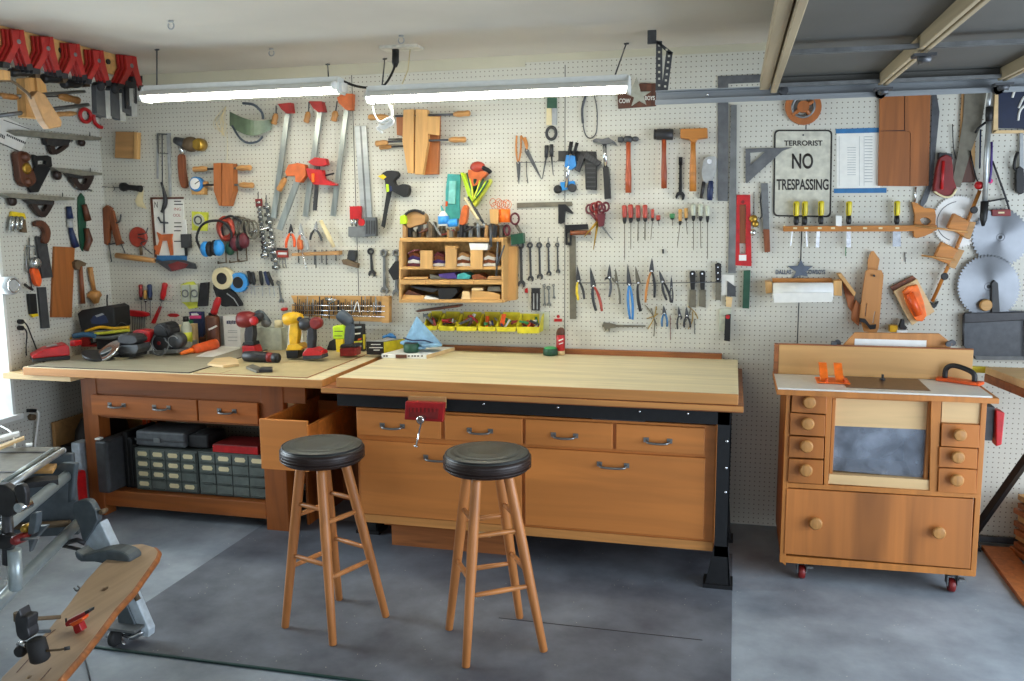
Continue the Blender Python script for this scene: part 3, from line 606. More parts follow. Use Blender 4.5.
# ================================================================ KINDS OF HAND TOOL (drawn in the current frame)
HP = [(0, .55), (.04, .85), (.12, 1), (.35, .88), (.65, 1), (.88, .8), (1, .5)]
def hnd(o, a, b, r, d=None): return o.lt(a, b, [(t, q*r) for t, q in HP], d)
def driver(label, a, b, c, r, hm, sm='steel_dark', sr=1.8, grp=None, fer=True, d=None, name='screwdriver', cat='screwdriver', tip=True):
    t = th(name, label, cat, grp); d = d if d is not None else r*K(*a)+.003
    hnd(O('handle', hm, t), a, b, r, d)
    s = O('shaft', sm, t).lt(b, c, [(0, sr), (.93, sr), (1, sr*.5)], d, 8)
    if fer:
        m = (b[0]+(c[0]-b[0])*.12, b[1]+(c[1]-b[1])*.12); O('ferrule', 'black', t).lt((b[0]-(c[0]-b[0])*.05, b[1]-(c[1]-b[1])*.05), m, [(0, r*.75), (.5, r*.8), (1, r*.45)], d)
    return t
def pliers(label, tip, piv, h1, h2, w, hm, grp=None, hm2=None, jm='steel_dark', name='pliers', cat='pliers', bend=.35, d=.012, open_=0.):
    t = th(name, label, cat, grp); T = Vector((*tip, 0)); V = Vector((*piv, 0)); dr = (V-T).normalized(); n = Vector((-dr.y, dr.x, 0))
    for sg, hh, m, in ((1, h1, hm), (-1, h2, hm2 or hm)):
        H = Vector((*hh, 0)); tt = T+n*sg*open_
        O('jaw', jm, t).pl([tuple((tt+n*sg*w*.12)[:2]), tuple((T.lerp(V, .5)+n*sg*w*.62)[:2]), tuple((V+n*sg*w*.95)[:2]), tuple((V+dr*w*1.2)[:2]), tuple((V-n*sg*w*.3)[:2])], d+.004*sg, d-.006)
        side = 1 if (H-V).dot(n) > 0 else -1
        m1 = V.lerp(H, .2)+n*side*w*.5; m2 = V.lerp(H, .6)+n*side*w*bend*1.6
        O('handle', m, t).rd([tuple(V[:2]), tuple(m1[:2]), tuple(m2[:2]), tuple(H[:2])], [w*.35, w*.42, w*.5, w*.5, w*.45], d, sm=3)
    O('pivot', 'chrome', t).kn(piv[0], piv[1], [(d-.006, w*.45), (d+.007, w*.45), (d+.009, w*.2)])
    return t
def wrench(label, a, b, w, m='steel_dark', grp=None, ring=True, d=.007, name='wrench', cat='wrench'):
    o = O(name, m, lab=(label, cat, grp), bev=.0006)
    A = Vector((*a, 0)); B = Vector((*b, 0)); dr = (B-A).normalized(); n = Vector((-dr.y, dr.x, 0)); t2 = lambda v: (v.x, v.y)
    o.pl([t2(A+dr*w*.8+n*w*.28), t2(B-dr*w*.8+n*w*.36), t2(B-dr*w*.8-n*w*.36), t2(A+dr*w*.8-n*w*.28)], d+.003, d-.003)
    if ring is None: o.pl([t2(A-dr*w*.2+n*w*.42), t2(A+dr*w*1.6+n*w*.42), t2(A+dr*w*1.6-n*w*.42), t2(A-dr*w*.2-n*w*.42)], d+.003, d-.003)
    elif ring: o.ring(a[0], a[1], w*.72, w*.3, d)
    elif ring is False: fork(o, A, -dr, n, w*.85, d)
    fork(o, B, dr, n, w, d); return o
def fork(o, C_, dr, n, w, d):
    t2 = lambda v: (v.x, v.y); q = .26; ca, sa = math.cos(q), math.sin(q); D = dr*ca+n*sa; Nn = n*ca-dr*sa
    o.pl([t2(C_-D*w*1.0-Nn*w*.3), t2(C_-D*w*.45-Nn*w*.95), t2(C_+D*w*.55-Nn*w*1.0), t2(C_+D*w*.95-Nn*w*.55), t2(C_+D*w*.25-Nn*w*.45), t2(C_-D*w*.15-Nn*w*.2), t2(C_-D*w*.15+Nn*w*.2), t2(C_+D*w*.25+Nn*w*.45), t2(C_+D*w*.95+Nn*w*.55), t2(C_+D*w*.55+Nn*w*1.0), t2(C_-D*w*.45+Nn*w*.95), t2(C_-D*w*1.0+Nn*w*.3)], d+.004, d-.004)
def blk(name, m, pts, d1, d0, lab, bev=.001, **k): return O(name, m, lab=lab, bev=bev).pl(pts, d1, d0, **k)
def handscrew(label, jaws, scr, jm, hm, grp=None, d=.04, nut='steel_dark', b0=.004):
    t = th('handscrew_clamp', label, 'clamp', grp)
    for q in jaws: O('jaw', jm, t, bev=.002).pl(q, d+.018, b0)
    for (a, b, h0, h1, r) in scr:
        O('screw', nut, t).lt(a, b, [(0, r*.35), (1, r*.35)], d)
        if h0: hnd(O('handle', hm, t), h0[0], h0[1], r, d)
        if h1: hnd(O('handle', hm, t), h1[0], h1[1], r, d)
    return t
# ================================================================ LEFT WALL + RAIL OF CLAMPS
rl = O('clamp_rail', 'beam_pine', lab=('wooden rail under the ceiling that the red spring clamps hang from', 'rail'), bev=.002)
rl.me.materials[0] = MATS['shelf_pine']
rl.box((-1.055, -1.75, 2.395), (-1.035, -.60, 2.4995))
reg('A'); xp(-1.03)
O('bolt', 'black', rl).kn(352, 172, [(-.005, 14), (.004, 14)]); O('bolt', 'black', rl).kn(618, 236, [(-.005, 12), (.004, 12)])
def spring(x, y, w, h, d, lab):
    t = th('spring_clamp', lab, 'clamp', 'red spring clamps on the wooden rail')
    f = lambda a, b: (x+a*w, y+b*h)
    O('arm', 'clamp_paint', t, bev=.001).pl([f(.28, 0), f(.62, .02), f(.66, .35), f(.40, .72), f(.22, .98), f(.03, .90), f(.20, .66), f(.34, .42)], d+.010, d-.002)
    O('arm', 'clamp_paint', t, bev=.001).pl([f(.60, .0), f(.72, .0), f(.80, .4), f(.99, .98), f(.82, 1.02), f(.64, .62), f(.54, .4)], d+.012, d-.003)
    O('tip', 'black_soft', t).pl([f(.0, .88), f(.24, .92), f(.22, 1.06), f(-.03, 1.04)], d+.013, d-.004)
    O('tip', 'black_soft', t).pl([f(.82, .96), f(1.02, .94), f(1.06, 1.12), f(.84, 1.12)], d+.013, d-.004)
    O('spring', 'steel', t).kn(*f(.56, .33), [(d-.004, w*.07), (d+.014, w*.07)])
for (x, y, w, h, where) in ((20, 55, 160, 205, 'nearest the camera on the rail'), (190, 95, 155, 200, 'second from the rail near end'), (355, 135, 135, 185, 'in the middle of the rail'), (490, 172, 135, 180, 'second from the rail far end'), (672, 200, 140, 180, 'at the far end of the rail')):
    for k in range(3):
        spring(x-k*w*.16, y-k*3, w, h, .003-k*0.0+.016*(2-k), ('back', 'middle', 'front')[2-k]+' red spring clamp in the cluster '+where)
# black-handled bar clamps and wooden clamps stored behind the rail
xp(-1.22)
def bclamp(label, a, b, hx0, hx1, r, bar):
    t = th('bar_clamp', label, 'clamp', 'clamps stored under the rail')
    hnd(O('handle', 'black', t), hx0, hx1, r, .03)
    O('screw', 'steel_dark', t).lt(hx1, b, [(0, 4), (1, 4)], .03)
    O('bar', 'steel', t).rd([(a[0], a[1], .03), (b[0], b[1], .03)], bar)
    O('jaw', 'rust', t).pl([(b[0]-12, b[1]-30), (b[0]+16, b[1]-26), (b[0]+12, b[1]+30), (b[0]-14, b[1]+26)], .05, .01)
bclamp('bar clamp with fat black handle nearest the camera under the rail', (20, 262), (215, 300), (55, 298), (185, 292), 24, 5)
bclamp('bar clamp with fat black handle in the middle under the rail', (210, 285), (372, 330), (238, 332), (342, 330), 24, 5)
bclamp('bar clamp with fat black handle at the far end under the rail', (350, 320), (500, 350), (352, 362), (468, 358), 24, 5)
O('pipe', 'steel', lab=('upper steel bar stored level under the clamp rail', 'bar')).rd([(-20, 440, .0), (480, 405, .0)], 9)
O('pipe', 'galv', lab=('lower steel bar stored level under the clamp rail', 'bar')).rd([(-20, 545, .0), (500, 480, .0)], 11)
t = th('handscrew_clamp', 'wooden handscrew clamp with tan handles stored under the rail', 'clamp')
O('jaw', 'clamp_maple', t, bev=.002).pl([(140, 330), (205, 322), (230, 560), (150, 552)], .03, -.02); O('jaw', 'clamp_maple', t, bev=.002).pl([(205, 300), (262, 370), (268, 410), (215, 415)], .045, .0)
O('screw', 'steel_dark', t).rd([(90, 442, .0), (345, 432, .0)], 4); hnd(O('handle', 'handle_tan', t), (0, 428), (100, 440), 16, .0); hnd(O('handle', 'handle_tan', t), (450, 458), (330, 430), 18, .0); hnd(O('handle', 'handle_maple', t), (180, 545), (300, 535), 18, .0); hnd(O('handle', 'handle_maple', t), (320, 535), (432, 530), 13, .0)
xp(-1.05)
t = th('wooden_clamp', 'old wooden block and bar hanging under the near end of the rail', 'clamp')
O('block', 'clamp_maple', t, bev=.003).pl([(-20, 275), (60, 290), (62, 342), (-20, 338)], .03, -.03)
O('frame', 'rust', t).rd([(0, 345, .0), (60, 345, .0), (120, 385, .0), (185, 450, .0), (275, 605, 0.0)], 8, sm=3)
O('paddle', 'oak_block', t, bev=.003, label='grey weathered flat paddle').pl([(190, 430), (215, 402), (255, 420), (352, 575), (348, 605), (285, 618), (250, 575)], .02, -.02); t['label'] = 'old wooden clamp with a long grey paddle hanging under the near end of the rail'
# parallel clamps
xp(-1.03)
for k, (x0, y0, s_) in enumerate(((545, 370, 1.), (625, 385, 1.), (690, 360, 1.))):
    t = th('parallel_clamp', 'black jawed parallel clamp under the wooden rail, '+('leftmost of three', 'middle of three', 'rightmost of three')[k], 'clamp', 'parallel clamps under the rail')
    O('jaw', 'dark_grey', t, bev=.002).pl([(x0, y0), (x0+50, y0-5), (x0+58, y0+185), (x0+5, y0+160)], .03, .0)
    O('bar', 'alum', t).pl([(x0+50, y0+30), (x0+80, y0+30), (x0+90, y0+190), (x0+60, y0+186)], .028, .012)
    O('handle', 'black_soft', t).kn(x0+40, y0+5, [(.0, 20), (.04, 22), (.05, 14)])
    O('jaw_face', 'dark_red', t).pl([(x0+25, y0-8), (x0+52, y0-14), (x0+54, y0+12), (x0+26, y0+16)], .036, .03)
for k, (x0, y0) in enumerate(((733, 382), (775, 350))):
    t = th('parallel_clamp', 'small pale steel clamp beside the fluorescent tube end, '+('left' if not k else 'right')+' one of two', 'clamp', 'small clamps at the rail end')
    O('bar', 'alum', t).pl([(x0, y0), (x0+30, y0), (x0+34, y0+105), (x0+4, y0+108)], .04, .02); O('jaw', 'black_soft', t).pl([(x0-22, y0-5), (x0, y0), (x0+4, y0+125), (x0-16, y0+120)], .04, .015)
    O('arm', 'black_soft', t).pl([(x0-22, y0-30), (x0+34, y0-34), (x0+34, y0+6), (x0-20, y0+6)], .045, .01)
left(); reg('A')
t = th('snips', 'red handled snips hanging in the corner under the parallel clamps', 'snips')
O('handle', 'red', t).ring(485, 542, 30, 9, .02, ex=1.2); O('handle', 'red', t).ring(575, 560, 40, 9, .02, ex=1.3); O('blade', 'steel_dark', t).rd([(500, 530), (560, 545), (600, 575)], 8)
t.name = 'snips'
reg('B')
# poster in the upper left
t = th('poster', 'white printed sheet with black lettering high on the left wall', 'poster')
O('sheet', 'paper', t).pl([(-30, -20), (25, -20), (175, 52), (118, 180), (-30, 110)], .004, .001)
o = O('print', 'ink', t)
for i in range(11): o.pl([(40+i*10, 78+i*4.5), (47+i*10, 81+i*4.5), (44+i*10, 93+i*4.5), (37+i*10, 90+i*4.5)], .0045, .0041)
for i in range(4): o.pl([(-5+i*9, 72+i*5), (1+i*9, 75+i*5), (-2+i*9, 95+i*5), (-8+i*9, 92+i*5)], .0045, .0041)
o.pl([(20, -2), (170, 50), (169, 54), (19, 2)], .0045, .0041).pl([(-10, 125), (110, 176), (109, 180), (-11, 129)], .0045, .0041)
def plane(label, sole, body, tote, knob, iron=None):
    t = th('hand_plane', label, 'plane', 'bench planes hung on the left wall')
    O('sole', 'plane_sole', t, bev=.001).pl(sole, .055, .004)
    O('body', 'gun_metal', t, bev=.001).pl(body, .045, .012)
    cx = sum(q[0] for q in tote)/len(tote); cy = sum(q[1] for q in tote)/len(tote)
    O('tote', 'vinyl_band', t).pl(tote, .040, .018, sm=3, holes=[[(cx+(q[0]-cx)*.42, cy-4+(q[1]-cy)*.42) for q in tote]])
    if knob: O('knob', 'vinyl_band', t).kn(knob[0], knob[1], [(.012, knob[2]*.6), (.02, knob[2]), (.036, knob[2]), (.046, knob[2]*.5)])
    if iron: O('iron', 'steel', t).rd(iron, 5, .03)
    O('peg', 'black', t).rd([(sole[2][0]-70, sole[2][1]-28), (sole[2][0]-70, sole[2][1]+2)], 2, .02)
plane('long jointer plane hung sole up at the top of the left wall', [(75, 62), (130, 58), (580, 98), (572, 116), (400, 112), (130, 90)], [(262, 100), (400, 112), (392, 140), (340, 150), (270, 140)], [(285, 135), (330, 128), (395, 140), (340, 188), (300, 192)], (478, 128, 18), [(300, 175), (350, 130), (410, 118)])
plane('medium hand plane hung sole up nearest the corner', [(300, 268), (345, 272), (582, 300), (580, 314), (470, 316), (340, 292)], [(370, 290), (470, 312), (470, 335), (400, 322)], [(405, 325), (470, 315), (535, 312), (505, 385), (470, 400), (430, 370)], (340, 312, 24), [(430, 380), (520, 400)])
plane('hand plane hung sole up above the yellow socket rail on the left wall', [(15, 415), (130, 418), (425, 440), (425, 455), (300, 458), (60, 440)], [(150, 452), (300, 458), (300, 480), (180, 475)], [(180, 475), (240, 470), (310, 460), (270, 540), (240, 550), (205, 520)], (85, 460, 24), [(200, 470), (250, 545)])
t = th('wood_clamp', 'old brace with brown wooden knobs hanging on the left wall', 'brace')
O('head', 'walnut', t).ell(P(135, 210, .04), (.035, .035, .03), 12); O('frame', 'walnut', t, bev=.002).pl([(98, 190), (140, 178), (160, 230), (195, 300), (205, 350), (160, 380), (120, 345), (108, 260)], .05, .01, sm=3)
O('collar', 'brass', t).kn(160, 275, [(.03, 28), (.056, 28), (.06, 18)]); O('knob', 'walnut', t).ell(P(155, 350, .04), (.025, .03, .025), 12); t.name = 'brace'
t = th('hand_saw', 'short black tool with an open grip beside the wooden brace', 'saw')
O('grip', 'black', t, bev=.001).pl([(192, 195), (215, 205), (270, 200), (292, 210), (296, 255), (240, 262), (205, 260)], .03, .01, holes=[[(215, 232), (262, 230), (262, 250), (215, 252)]])
O('blade', 'iron_black', t).pl([(205, 258), (298, 255), (218, 410), (180, 412), (165, 385)], .026, .012)
t = th('socket_set', 'chrome sockets on a yellow holder hanging on the left wall', 'socket set')
O('holder', 'yellow', t).pl([(70, 518), (140, 530), (150, 560), (65, 550)], .02, .004)
for k in range(3): O('socket', 'socket_chrome', t).rd([(72+k*25, 548, .03), (62+k*28, 630-k*5, .03)], 14-k*2)
O('clip', 'rust', t).pl([(120, 560), (145, 565), (155, 640), (128, 636)], .03, .01)
t = th('pipe_wrench', 'rusty pistol-shaped wooden handle saw on the left wall', 'saw')
reg('C')
O('handle', 'walnut', t, bev=.002).pl([(205, 10), (240, 2), (275, 30), (290, 75), (275, 130), (245, 125), (255, 70), (235, 40), (208, 35)], .035, .01, sm=3); O('blade', 'steel_dark', t).pl([(208, 95), (262, 98), (300, 325), (242, 330)], .016, .012).pl([(206, 92), (222, 92), (252, 330), (240, 332)], .02, .010)
t.name = 'back_saw'; t['label'] = 'back saw with brown wooden pistol handle and dark blade on the left wall'
O('cedar_board', 'cedar', lab=('tall reddish cedar board with vertical grain on the left wall', 'board'), bev=.001).pl([(312, 150), (425, 155), (408, 553), (295, 552)], .018, .002)
t = th('caulk_gun', 'orange and chrome ratchet tool on the left wall left of the back saw', 'ratchet')
O('frame', 'steel', t).rd([(150, 150), (148, 290), (165, 300)], 4, .015).rd([(150, 148), (200, 150), (200, 200)], 4, .015); O('head', 'socket_chrome', t).ell(P(200, 245, .03), (.03, .04, .035), 10); O('handle', 'orange', t, bev=.002).pl([(185, 280), (215, 275), (238, 340), (225, 378), (200, 350)], .035, .01, sm=3)
O('rod', 'steel_dark', t).rd([(165, 100), (168, 300), (180, 390)], 3, .012)
t = th('putty_knife', 'black handled knife with yellow end hanging low on the left wall', 'knife')
O('handle', 'black', t, bev=.001).pl([(165, 420), (205, 418), (215, 530), (178, 535)], .024, .004); O('end_cap', 'yellow', t).pl([(178, 535), (215, 530), (220, 545), (190, 552)], .022, .006)
O('sharpening_stone', 'dark_grey', lab=('long dark sharpening strip on the left wall below the back saw', 'strip'), bev=.001).pl([(218, 382), (262, 380), (284, 612), (240, 615)], .016, .002)
t = th('electric_motor', 'round grey electric cord reel with chrome ring on the left wall', 'reel')
O('housing', 'light_grey', t).kn(90, 372, [(.002, 44), (.06, 46), (.075, 38), (.08, 10)]); O('rim', 'chrome', t).ring(78, 372, 34, 4, .08); O('stub', 'black', t).rd([(140, 365), (165, 385), (185, 395)], 7, .03)
t.name = 'cord_reel'
t = th('hammer', 'old hammer with dark steel head and brown handle on the left wall', 'hammer')
O('head', 'rust', t, bev=.001).pl([(425, 240), (445, 225), (470, 235), (492, 245), (485, 262), (460, 262), (450, 285), (430, 270)], .04, .01); O('handle', 'handle_brown', t).rd([(455, 240), (462, 350), (470, 475)], [9, 10, 12, 13], .025)
t = th('mallet', 'pale wooden carving mallet hanging head down beside the corner', 'mallet')
O('handle', 'handle_tan', t).rd([(510, 268), (522, 340), (535, 400)], [12, 11, 9], .025); O('head', 'handle_tan', t).lt((530, 400), (545, 472), [(0, 12), (.15, 28), (.45, 34), (.6, 24), (.9, 16), (1, 12)], .035)
reg('B')
t = th('chisel', 'blue handled tool hanging on the left wall below the small plane', 'tool')
O('handle', 'navy', t).rd([(390, 490), (398, 560)], [12, 16, 12], .02); O('body', 'light_grey', t).rd([(395, 565), (400, 610)], 14, .02); O('tail', 'navy', t).rd([(400, 610), (412, 660), (430, 720)], [10, 14, 18], .02); t.name = 'spokeshave'
t = th('drawknife', 'pair of wooden handled shaves hanging on a green strip in the corner', 'drawknife')
O('strip', 'dark_green', t).pl([(445, 440), (480, 436), (490, 600), (472, 745), (452, 660)], .012, .003, sm=2); O('handle', 'walnut', t).rd([(478, 480), (500, 570)], [12, 16, 12], .03); O('handle', 'walnut', t).rd([(490, 615), (505, 680), (488, 740)], [12, 18, 12], .03)
# outlets with cords on the left wall
reg('C')
t = th('outlet', 'wall outlet with two black plugs above the window bench', 'outlet')
O('plate', 'outlet_white', t).pl([(112, 560), (150, 562), (152, 640), (114, 640)], .005, .001); O('plug', 'black', t).kn(128, 577, [(.005, 12), (.03, 12)]); O('plug', 'black', t).kn(128, 613, [(.005, 12), (.03, 12)])
O('cord', 'black_soft', t).rd([(135, 577, .03), (155, 600, .035), (175, 650, .02), (212, 745, .01)], 3.5, sm=3); O('cord', 'black_soft', t).rd([(135, 613, .03), (152, 640, .03), (148, 720, .02), (150, 770, .02)], 3.5, sm=3)
reg(0, 320)
t2_ = th('cord_coil', 'black extension cord bunched at the left end of the window bench', 'cord')
cc = O('cord', 'black_soft', t2_)
yp(-.60); c0 = Vector((-1.58, -.62, .855))
for k in range(5): cc.torus(c0+Vector((random.uniform(-.03, .03), random.uniform(-.06, .06), .012+.008*k)), (random.uniform(-.3, .3), random.uniform(-.3, .3), 1), .045+random.random()*.02, .004, n=18, m=6)
left(); reg(0, 400, 6.808)
t = th('outlet', 'low wall outlet with a brown plug and white cord under the bench', 'outlet')
O('plate', 'outlet_white', t).pl([(200, 52), (262, 56), (262, 145), (204, 140)], .005, .001); O('plug', 'black', t).rc(206, 62, 250, 85, .03, .005); O('plug', 'rust', t).kn(232, 118, [(.005, 20), (.03, 18)])
O('cord', 'white', t).rd([(250, 75, .03), (265, 95, .04), (255, 180, .03), (240, 300, .02), (235, 400, .02)], 6, sm=3)
# open wooden box with a black cover between the window and the bench, red container and pale case by the bench leg
t = th('storage_box', 'open wooden box draped with black cloth behind the window bench leg', 'box')
O('side', 'oak_block', t, bev=.002).box((-1.66, -.60, .0), (-1.64, -.1, .50)); O('side', 'shelf_pine', t, bev=.002).box((-1.639, -.60, .0), (-1.425, -.582, .22)); O('side', 'shelf_pine', t).box((-1.655, -.12, 0), (-1.425, -.1, .50))
O('cloth', 'black', t).ell((-1.52, -.36, .36), (.115, .20, .19), 16).box((-1.63, -.575, .02), (-1.43, -.13, .36))
t = th('gas_can', 'red plastic jug with a white curved handle beside the bench leg', 'jug')
O('body', 'red', t, bev=.015).box((-1.455, -.90, .0), (-1.34, -.72, .28)); O('handle', 'white', t).tube([(-1.42, -.90, .275), (-1.385, -.92, .25), (-1.375, -.925, .17), (-1.405, -.915, .09)], .006, 8, smooth=4); t.name = 'plastic_jug'
ps = O('plastic_case', 'blue_white', lab=('pale blue plastic case standing between jug and bench leg', 'case'), bev=.006); ps.box((-1.45, -.70, .0), (-1.395, -.61, .42))
# ================================================================ BACK WALL, LEFT THIRD
wall(); reg('B')
t = th('wooden_box', 'small pale wooden box hung high in the corner by the left light', 'box')
O('box', 'oak_block', t, bev=.002).pl([(655, 65), (765, 68), (760, 220), (650, 215)], .03, .003); O('rim', 'shelf_pinez', t).pl([(762, 68), (780, 70), (776, 222), (758, 220)], .035, .003)
t = th('awl', 'black handled brush hanging sideways by a string in the corner', 'brush')
O('handle', 'black', t).lt((690, 378), (800, 390), [(0, 22), (.15, 24), (.35, 14), (.8, 15), (1, 18)], .025); O('rod', 'steel_dark', t).rd([(530, 375), (690, 385)], 1.6, .012); O('hook', 'steel_dark', t).rd([(640, 370), (650, 390), (645, 402)], 2, .012); O('tag', 'cream', t).pl([(790, 400), (812, 398), (808, 460), (830, 505), (780, 490), (765, 460)], .008, .003); O('string', 'steel_dark', t).rd([(800, 390), (815, 375)], 2, .012)
t.name = 'brush'
reg('E')
t = th('dividers', 'large old brown wooden dividers hanging in the corner', 'dividers')
O('leg', 'handle_brown', t, bev=.002).pl([(15, 160), (35, 142), (60, 160), (55, 250), (42, 370), (18, 360)], .03, .004); O('leg', 'handle_brown', t, bev=.002).pl([(40, 150), (70, 175), (110, 340), (130, 360), (90, 372), (70, 300)], .028, .006)
O('point', 'steel_dark', t).rd([(50, 360), (66, 465)], 3, .015); O('point', 'steel_dark', t).rd([(115, 350), (142, 415)], 3, .015); O('arc', 'steel_dark', t).rd([(10, 345), (60, 365), (125, 350)], 4, .02); O('hook', 'steel_dark', t).rd([(118, 195), (112, 235), (85, 245)], 4, .02, sm=3)
t = th('cord_winder', 'round red cord winder with dark wires hanging on the back wall', 'winder')
O('disc', 'screw_red', t).kn(210, 325, [(.004, 52), (.018, 54), (.024, 46), (.024, 8)]); O('wire', 'steel_dark', t).rd([(215, 310, .03), (260, 300, .035), (270, 270, .03)], 3, sm=3).rd([(215, 325, .03), (265, 345, .035), (230, 360, .03), (295, 420, .01)], 3, sm=3); O('stem', 'rust', t).rd([(230, 375, .02), (235, 425, .01)], 8)
t = th('pruner', 'long wooden handled tool with a red steel head hung level in the corner', 'adze')
O('handle', 'handle_maple', t).lt((92, 428), (310, 458), [(0, 14), (.5, 15), (1, 12)], .03); O('head', 'steel_dark', t, bev=.001).pl([(305, 450), (340, 462), (400, 455), (470, 455), (530, 475), (538, 505), (480, 500), (400, 520), (340, 480)], .035, .012); O('blade', 'dark_red', t).pl([(385, 480), (440, 462), (500, 478), (480, 500), (410, 518)], .040, .035)
t.name = 'adze'
# framed sign with coping saw, orange spring clamp and chisel hung over it
t = th('wall_sign', 'small framed white sign with faded red print left of the ear muffs', 'sign')
O('board', 'paper', t).pl([(290, 105), (470, 100), (485, 425), (315, 440)], .008, .002); O('frame', 'walnut', t).pl([(284, 102), (296, 102), (322, 440), (308, 440)], .012, .002).pl([(284, 98), (470, 96), (470, 108), (284, 110)], .012, .002); O('band', 'tape_blue', t).pl([(318, 428), (490, 428), (490, 462), (320, 470)], .009, .002)
yl = t
text('N', 'ink', yl, 318, 140, 34, 18, .0085); text('ING', 'screw_red', yl, 440, 165, 16, 40, .0085); text('OOL', 'screw_red', yl, 436, 200, 16, 42, .0085)
o = O('print', 'ink', yl)
for i, (y, w) in enumerate(((118, 40), (135, 50), (240, 40), (262, 44), (285, 38), (345, 45))): o.rc(420, y, 420+w, y+6, .0085, .0081)
t = th('coping_saw', 'coping saw with a thin frame hung above the ear muffs sign', 'saw')
reg('D')
O('frame', 'steel_dark', t).rd([(158, 305), (210, 308)], 3, .02).rd([(158, 305), (160, 415), (215, 418)], 3, .02).rd([(182, 310), (184, 600)], 3, .02)
O('blade_guard', 'light_grey', t).pl([(150, 300), (158, 300), (158, 560), (150, 560)], .012, .004).pl([(205, 300), (228, 300), (232, 660), (222, 660)], .012, .004)
O('handle', 'gun_metal', t).rd([(178, 580), (195, 640), (200, 700), (180, 750)], [7, 10, 12, 8], .02, sm=3)
t = th('yoke', 'brown hand grinder with a tan strap handle below the left light', 'grinder')
O('handle', 'handle_brown', t, bev=.003).pl([(268, 430), (300, 425), (305, 500), (318, 600), (295, 612), (275, 560)], .035, .008, sm=2)
O('body', 'rust', t).ell(P(345, 365, .05), (.055, .04, .045), 14); O('cap', 'brass', t).kn(375, 365, [(.02, 34), (.06, 34), (.08, 25)]); O('neck', 'steel_dark', t).lt((255, 340), (320, 365), [(0, 18), (.3, 22), (1, 30)], .045); O('valve', 'socket_chrome', t).rd([(280, 365, .05), (300, 420, .05)], 12)
t.name = 'hand_grinder'
t = th('mesh_bag', 'tangle of thin yellow string hanging beside the welding visor', 'string')
o = O('string', 'cream', t)
for k in range(9):
    x = 485+random.random()*50; o.rd([(545, 150, .01), (x, 200+random.random()*30, .015), (x+random.uniform(-20, 30), 260, .012), (520+random.random()*20, 300+random.random()*20, .006)], 1.3, sm=4, n=5)
o.rd([(550, 290, .01), (552, 400, .008), (548, 500, .006)], 1.3, sm=3, n=5); t.name = 'string'
t = th('face_shield', 'green tinted face shield with grey head band hung on the back wall', 'face shield')
v = O('visor', 'visor_green', t)
# curved visor: bowed sheet
for i in range(12):
    a0, a1 = i/12, (i+1)/12
    def vp(a, b):
        x = 565+a*238; yt_ = 178+ math.sin(a*math.pi)*26 + a*45; yb = 258+math.sin(a*math.pi)*48+a*20
        y = yt_+(yb-yt_)*b; return P(x, y, .015+.055*math.sin(a*math.pi))
    v.prism([vp(a0, 0), vp(a1, 0), vp(a1, 1), vp(a0, 1)], Vector((0, .003, 0)))
O('head_band', 'band_grey', t).rd([(640, 132, .05), (700, 140, .06), (745, 180, .05), (755, 220, .03)], 7, sm=5); O('head_band', 'band_grey', t).rd([(580, 260, .03), (620, 325, .05), (665, 355, .06), (720, 350, .05), (752, 322, .03)], 6, sm=5)
handscrew('small wooden handscrew clamp with its jaws closed above the ear muffs', [[(472, 472), (515, 470), (518, 640), (517, 712), (505, 714), (474, 630)], [(522, 470), (582, 474), (585, 630), (558, 716), (521, 716)]],
          [((430, 505), (640, 500), ((358, 508), (440, 503)), ((688, 498), (605, 500)), 16), ((400, 595), (640, 595), None, ((702, 598), (620, 595)), 16)], 'clamp_red', 'handle_maple')
t = th('dial_indicator', 'small round dial gauge with blue rim on the handscrew clamp', 'gauge')
O('rim', 'blue', t).kn(370, 590, [(.02, 38), (.05, 40), (.056, 36)]); O('face', 'white', t).kn(368, 588, [(.05, 30), (.0575, 30)]); O('hand', 'ink', t).pl([(366, 588), (392, 570), (394, 574), (369, 592)], .0585, .0576); O('stem', 'handle_maple', t).rd([(405, 590), (440, 590)], 14, .03); O('bracket', 'shelf_pine', t).pl([(345, 610), (420, 610), (420, 650), (350, 650)], .04, .004)
reg('E')
t = th('spring_clamp', 'orange spring clamp hanging in front of the framed sign', 'clamp')
O('arm', 'clamp_orange', t, bev=.001).pl([(320, 295), (345, 310), (410, 305), (405, 330), (412, 425), (398, 428), (380, 345), (350, 345), (330, 425), (310, 420), (335, 345)], .022, .011)
O('jaw', 'clamp_orange', t).kn(318, 385, [(.01, 14), (.024, 14)])
t = th('brush_tool', 'grey rubber paddle with a white handle hung beside the framed sign', 'brush')
O('handle', 'white', t).pl([(470, 225), (485, 225), (490, 310), (464, 310)], .02, .009); O('head', 'dark_grey', t, bev=.001).pl([(456, 308), (510, 306), (514, 385), (460, 385)], .026, .010); O('tail', 'black', t).pl([(478, 385), (490, 385), (492, 430), (482, 430)], .02, .009); t.name = 'glue_brush'
t = th('caliper', 'dark steel caliper arm hung over the middle of the framed sign', 'caliper')
O('beam', 'steel_dark', t).rd([(362, 160), (364, 300)], 4, .014); O('jaw', 'steel_dark', t).rd([(385, 243), (345, 240), (330, 210)], 5, .014)
t = th('tape_package', 'yellow square package with a round window above the ear muffs', 'package')
O('card', 'acid_yellow', t, bev=.001).pl([(520, 178), (612, 184), (606, 290), (522, 286)], .012, .002); O('disc', 'clear_plastic', t).kn(556, 228, [(.012, 34), (.022, 32)]); O('hub', 'steel_dark', t).ring(556, 228, 20, 4, .0235)
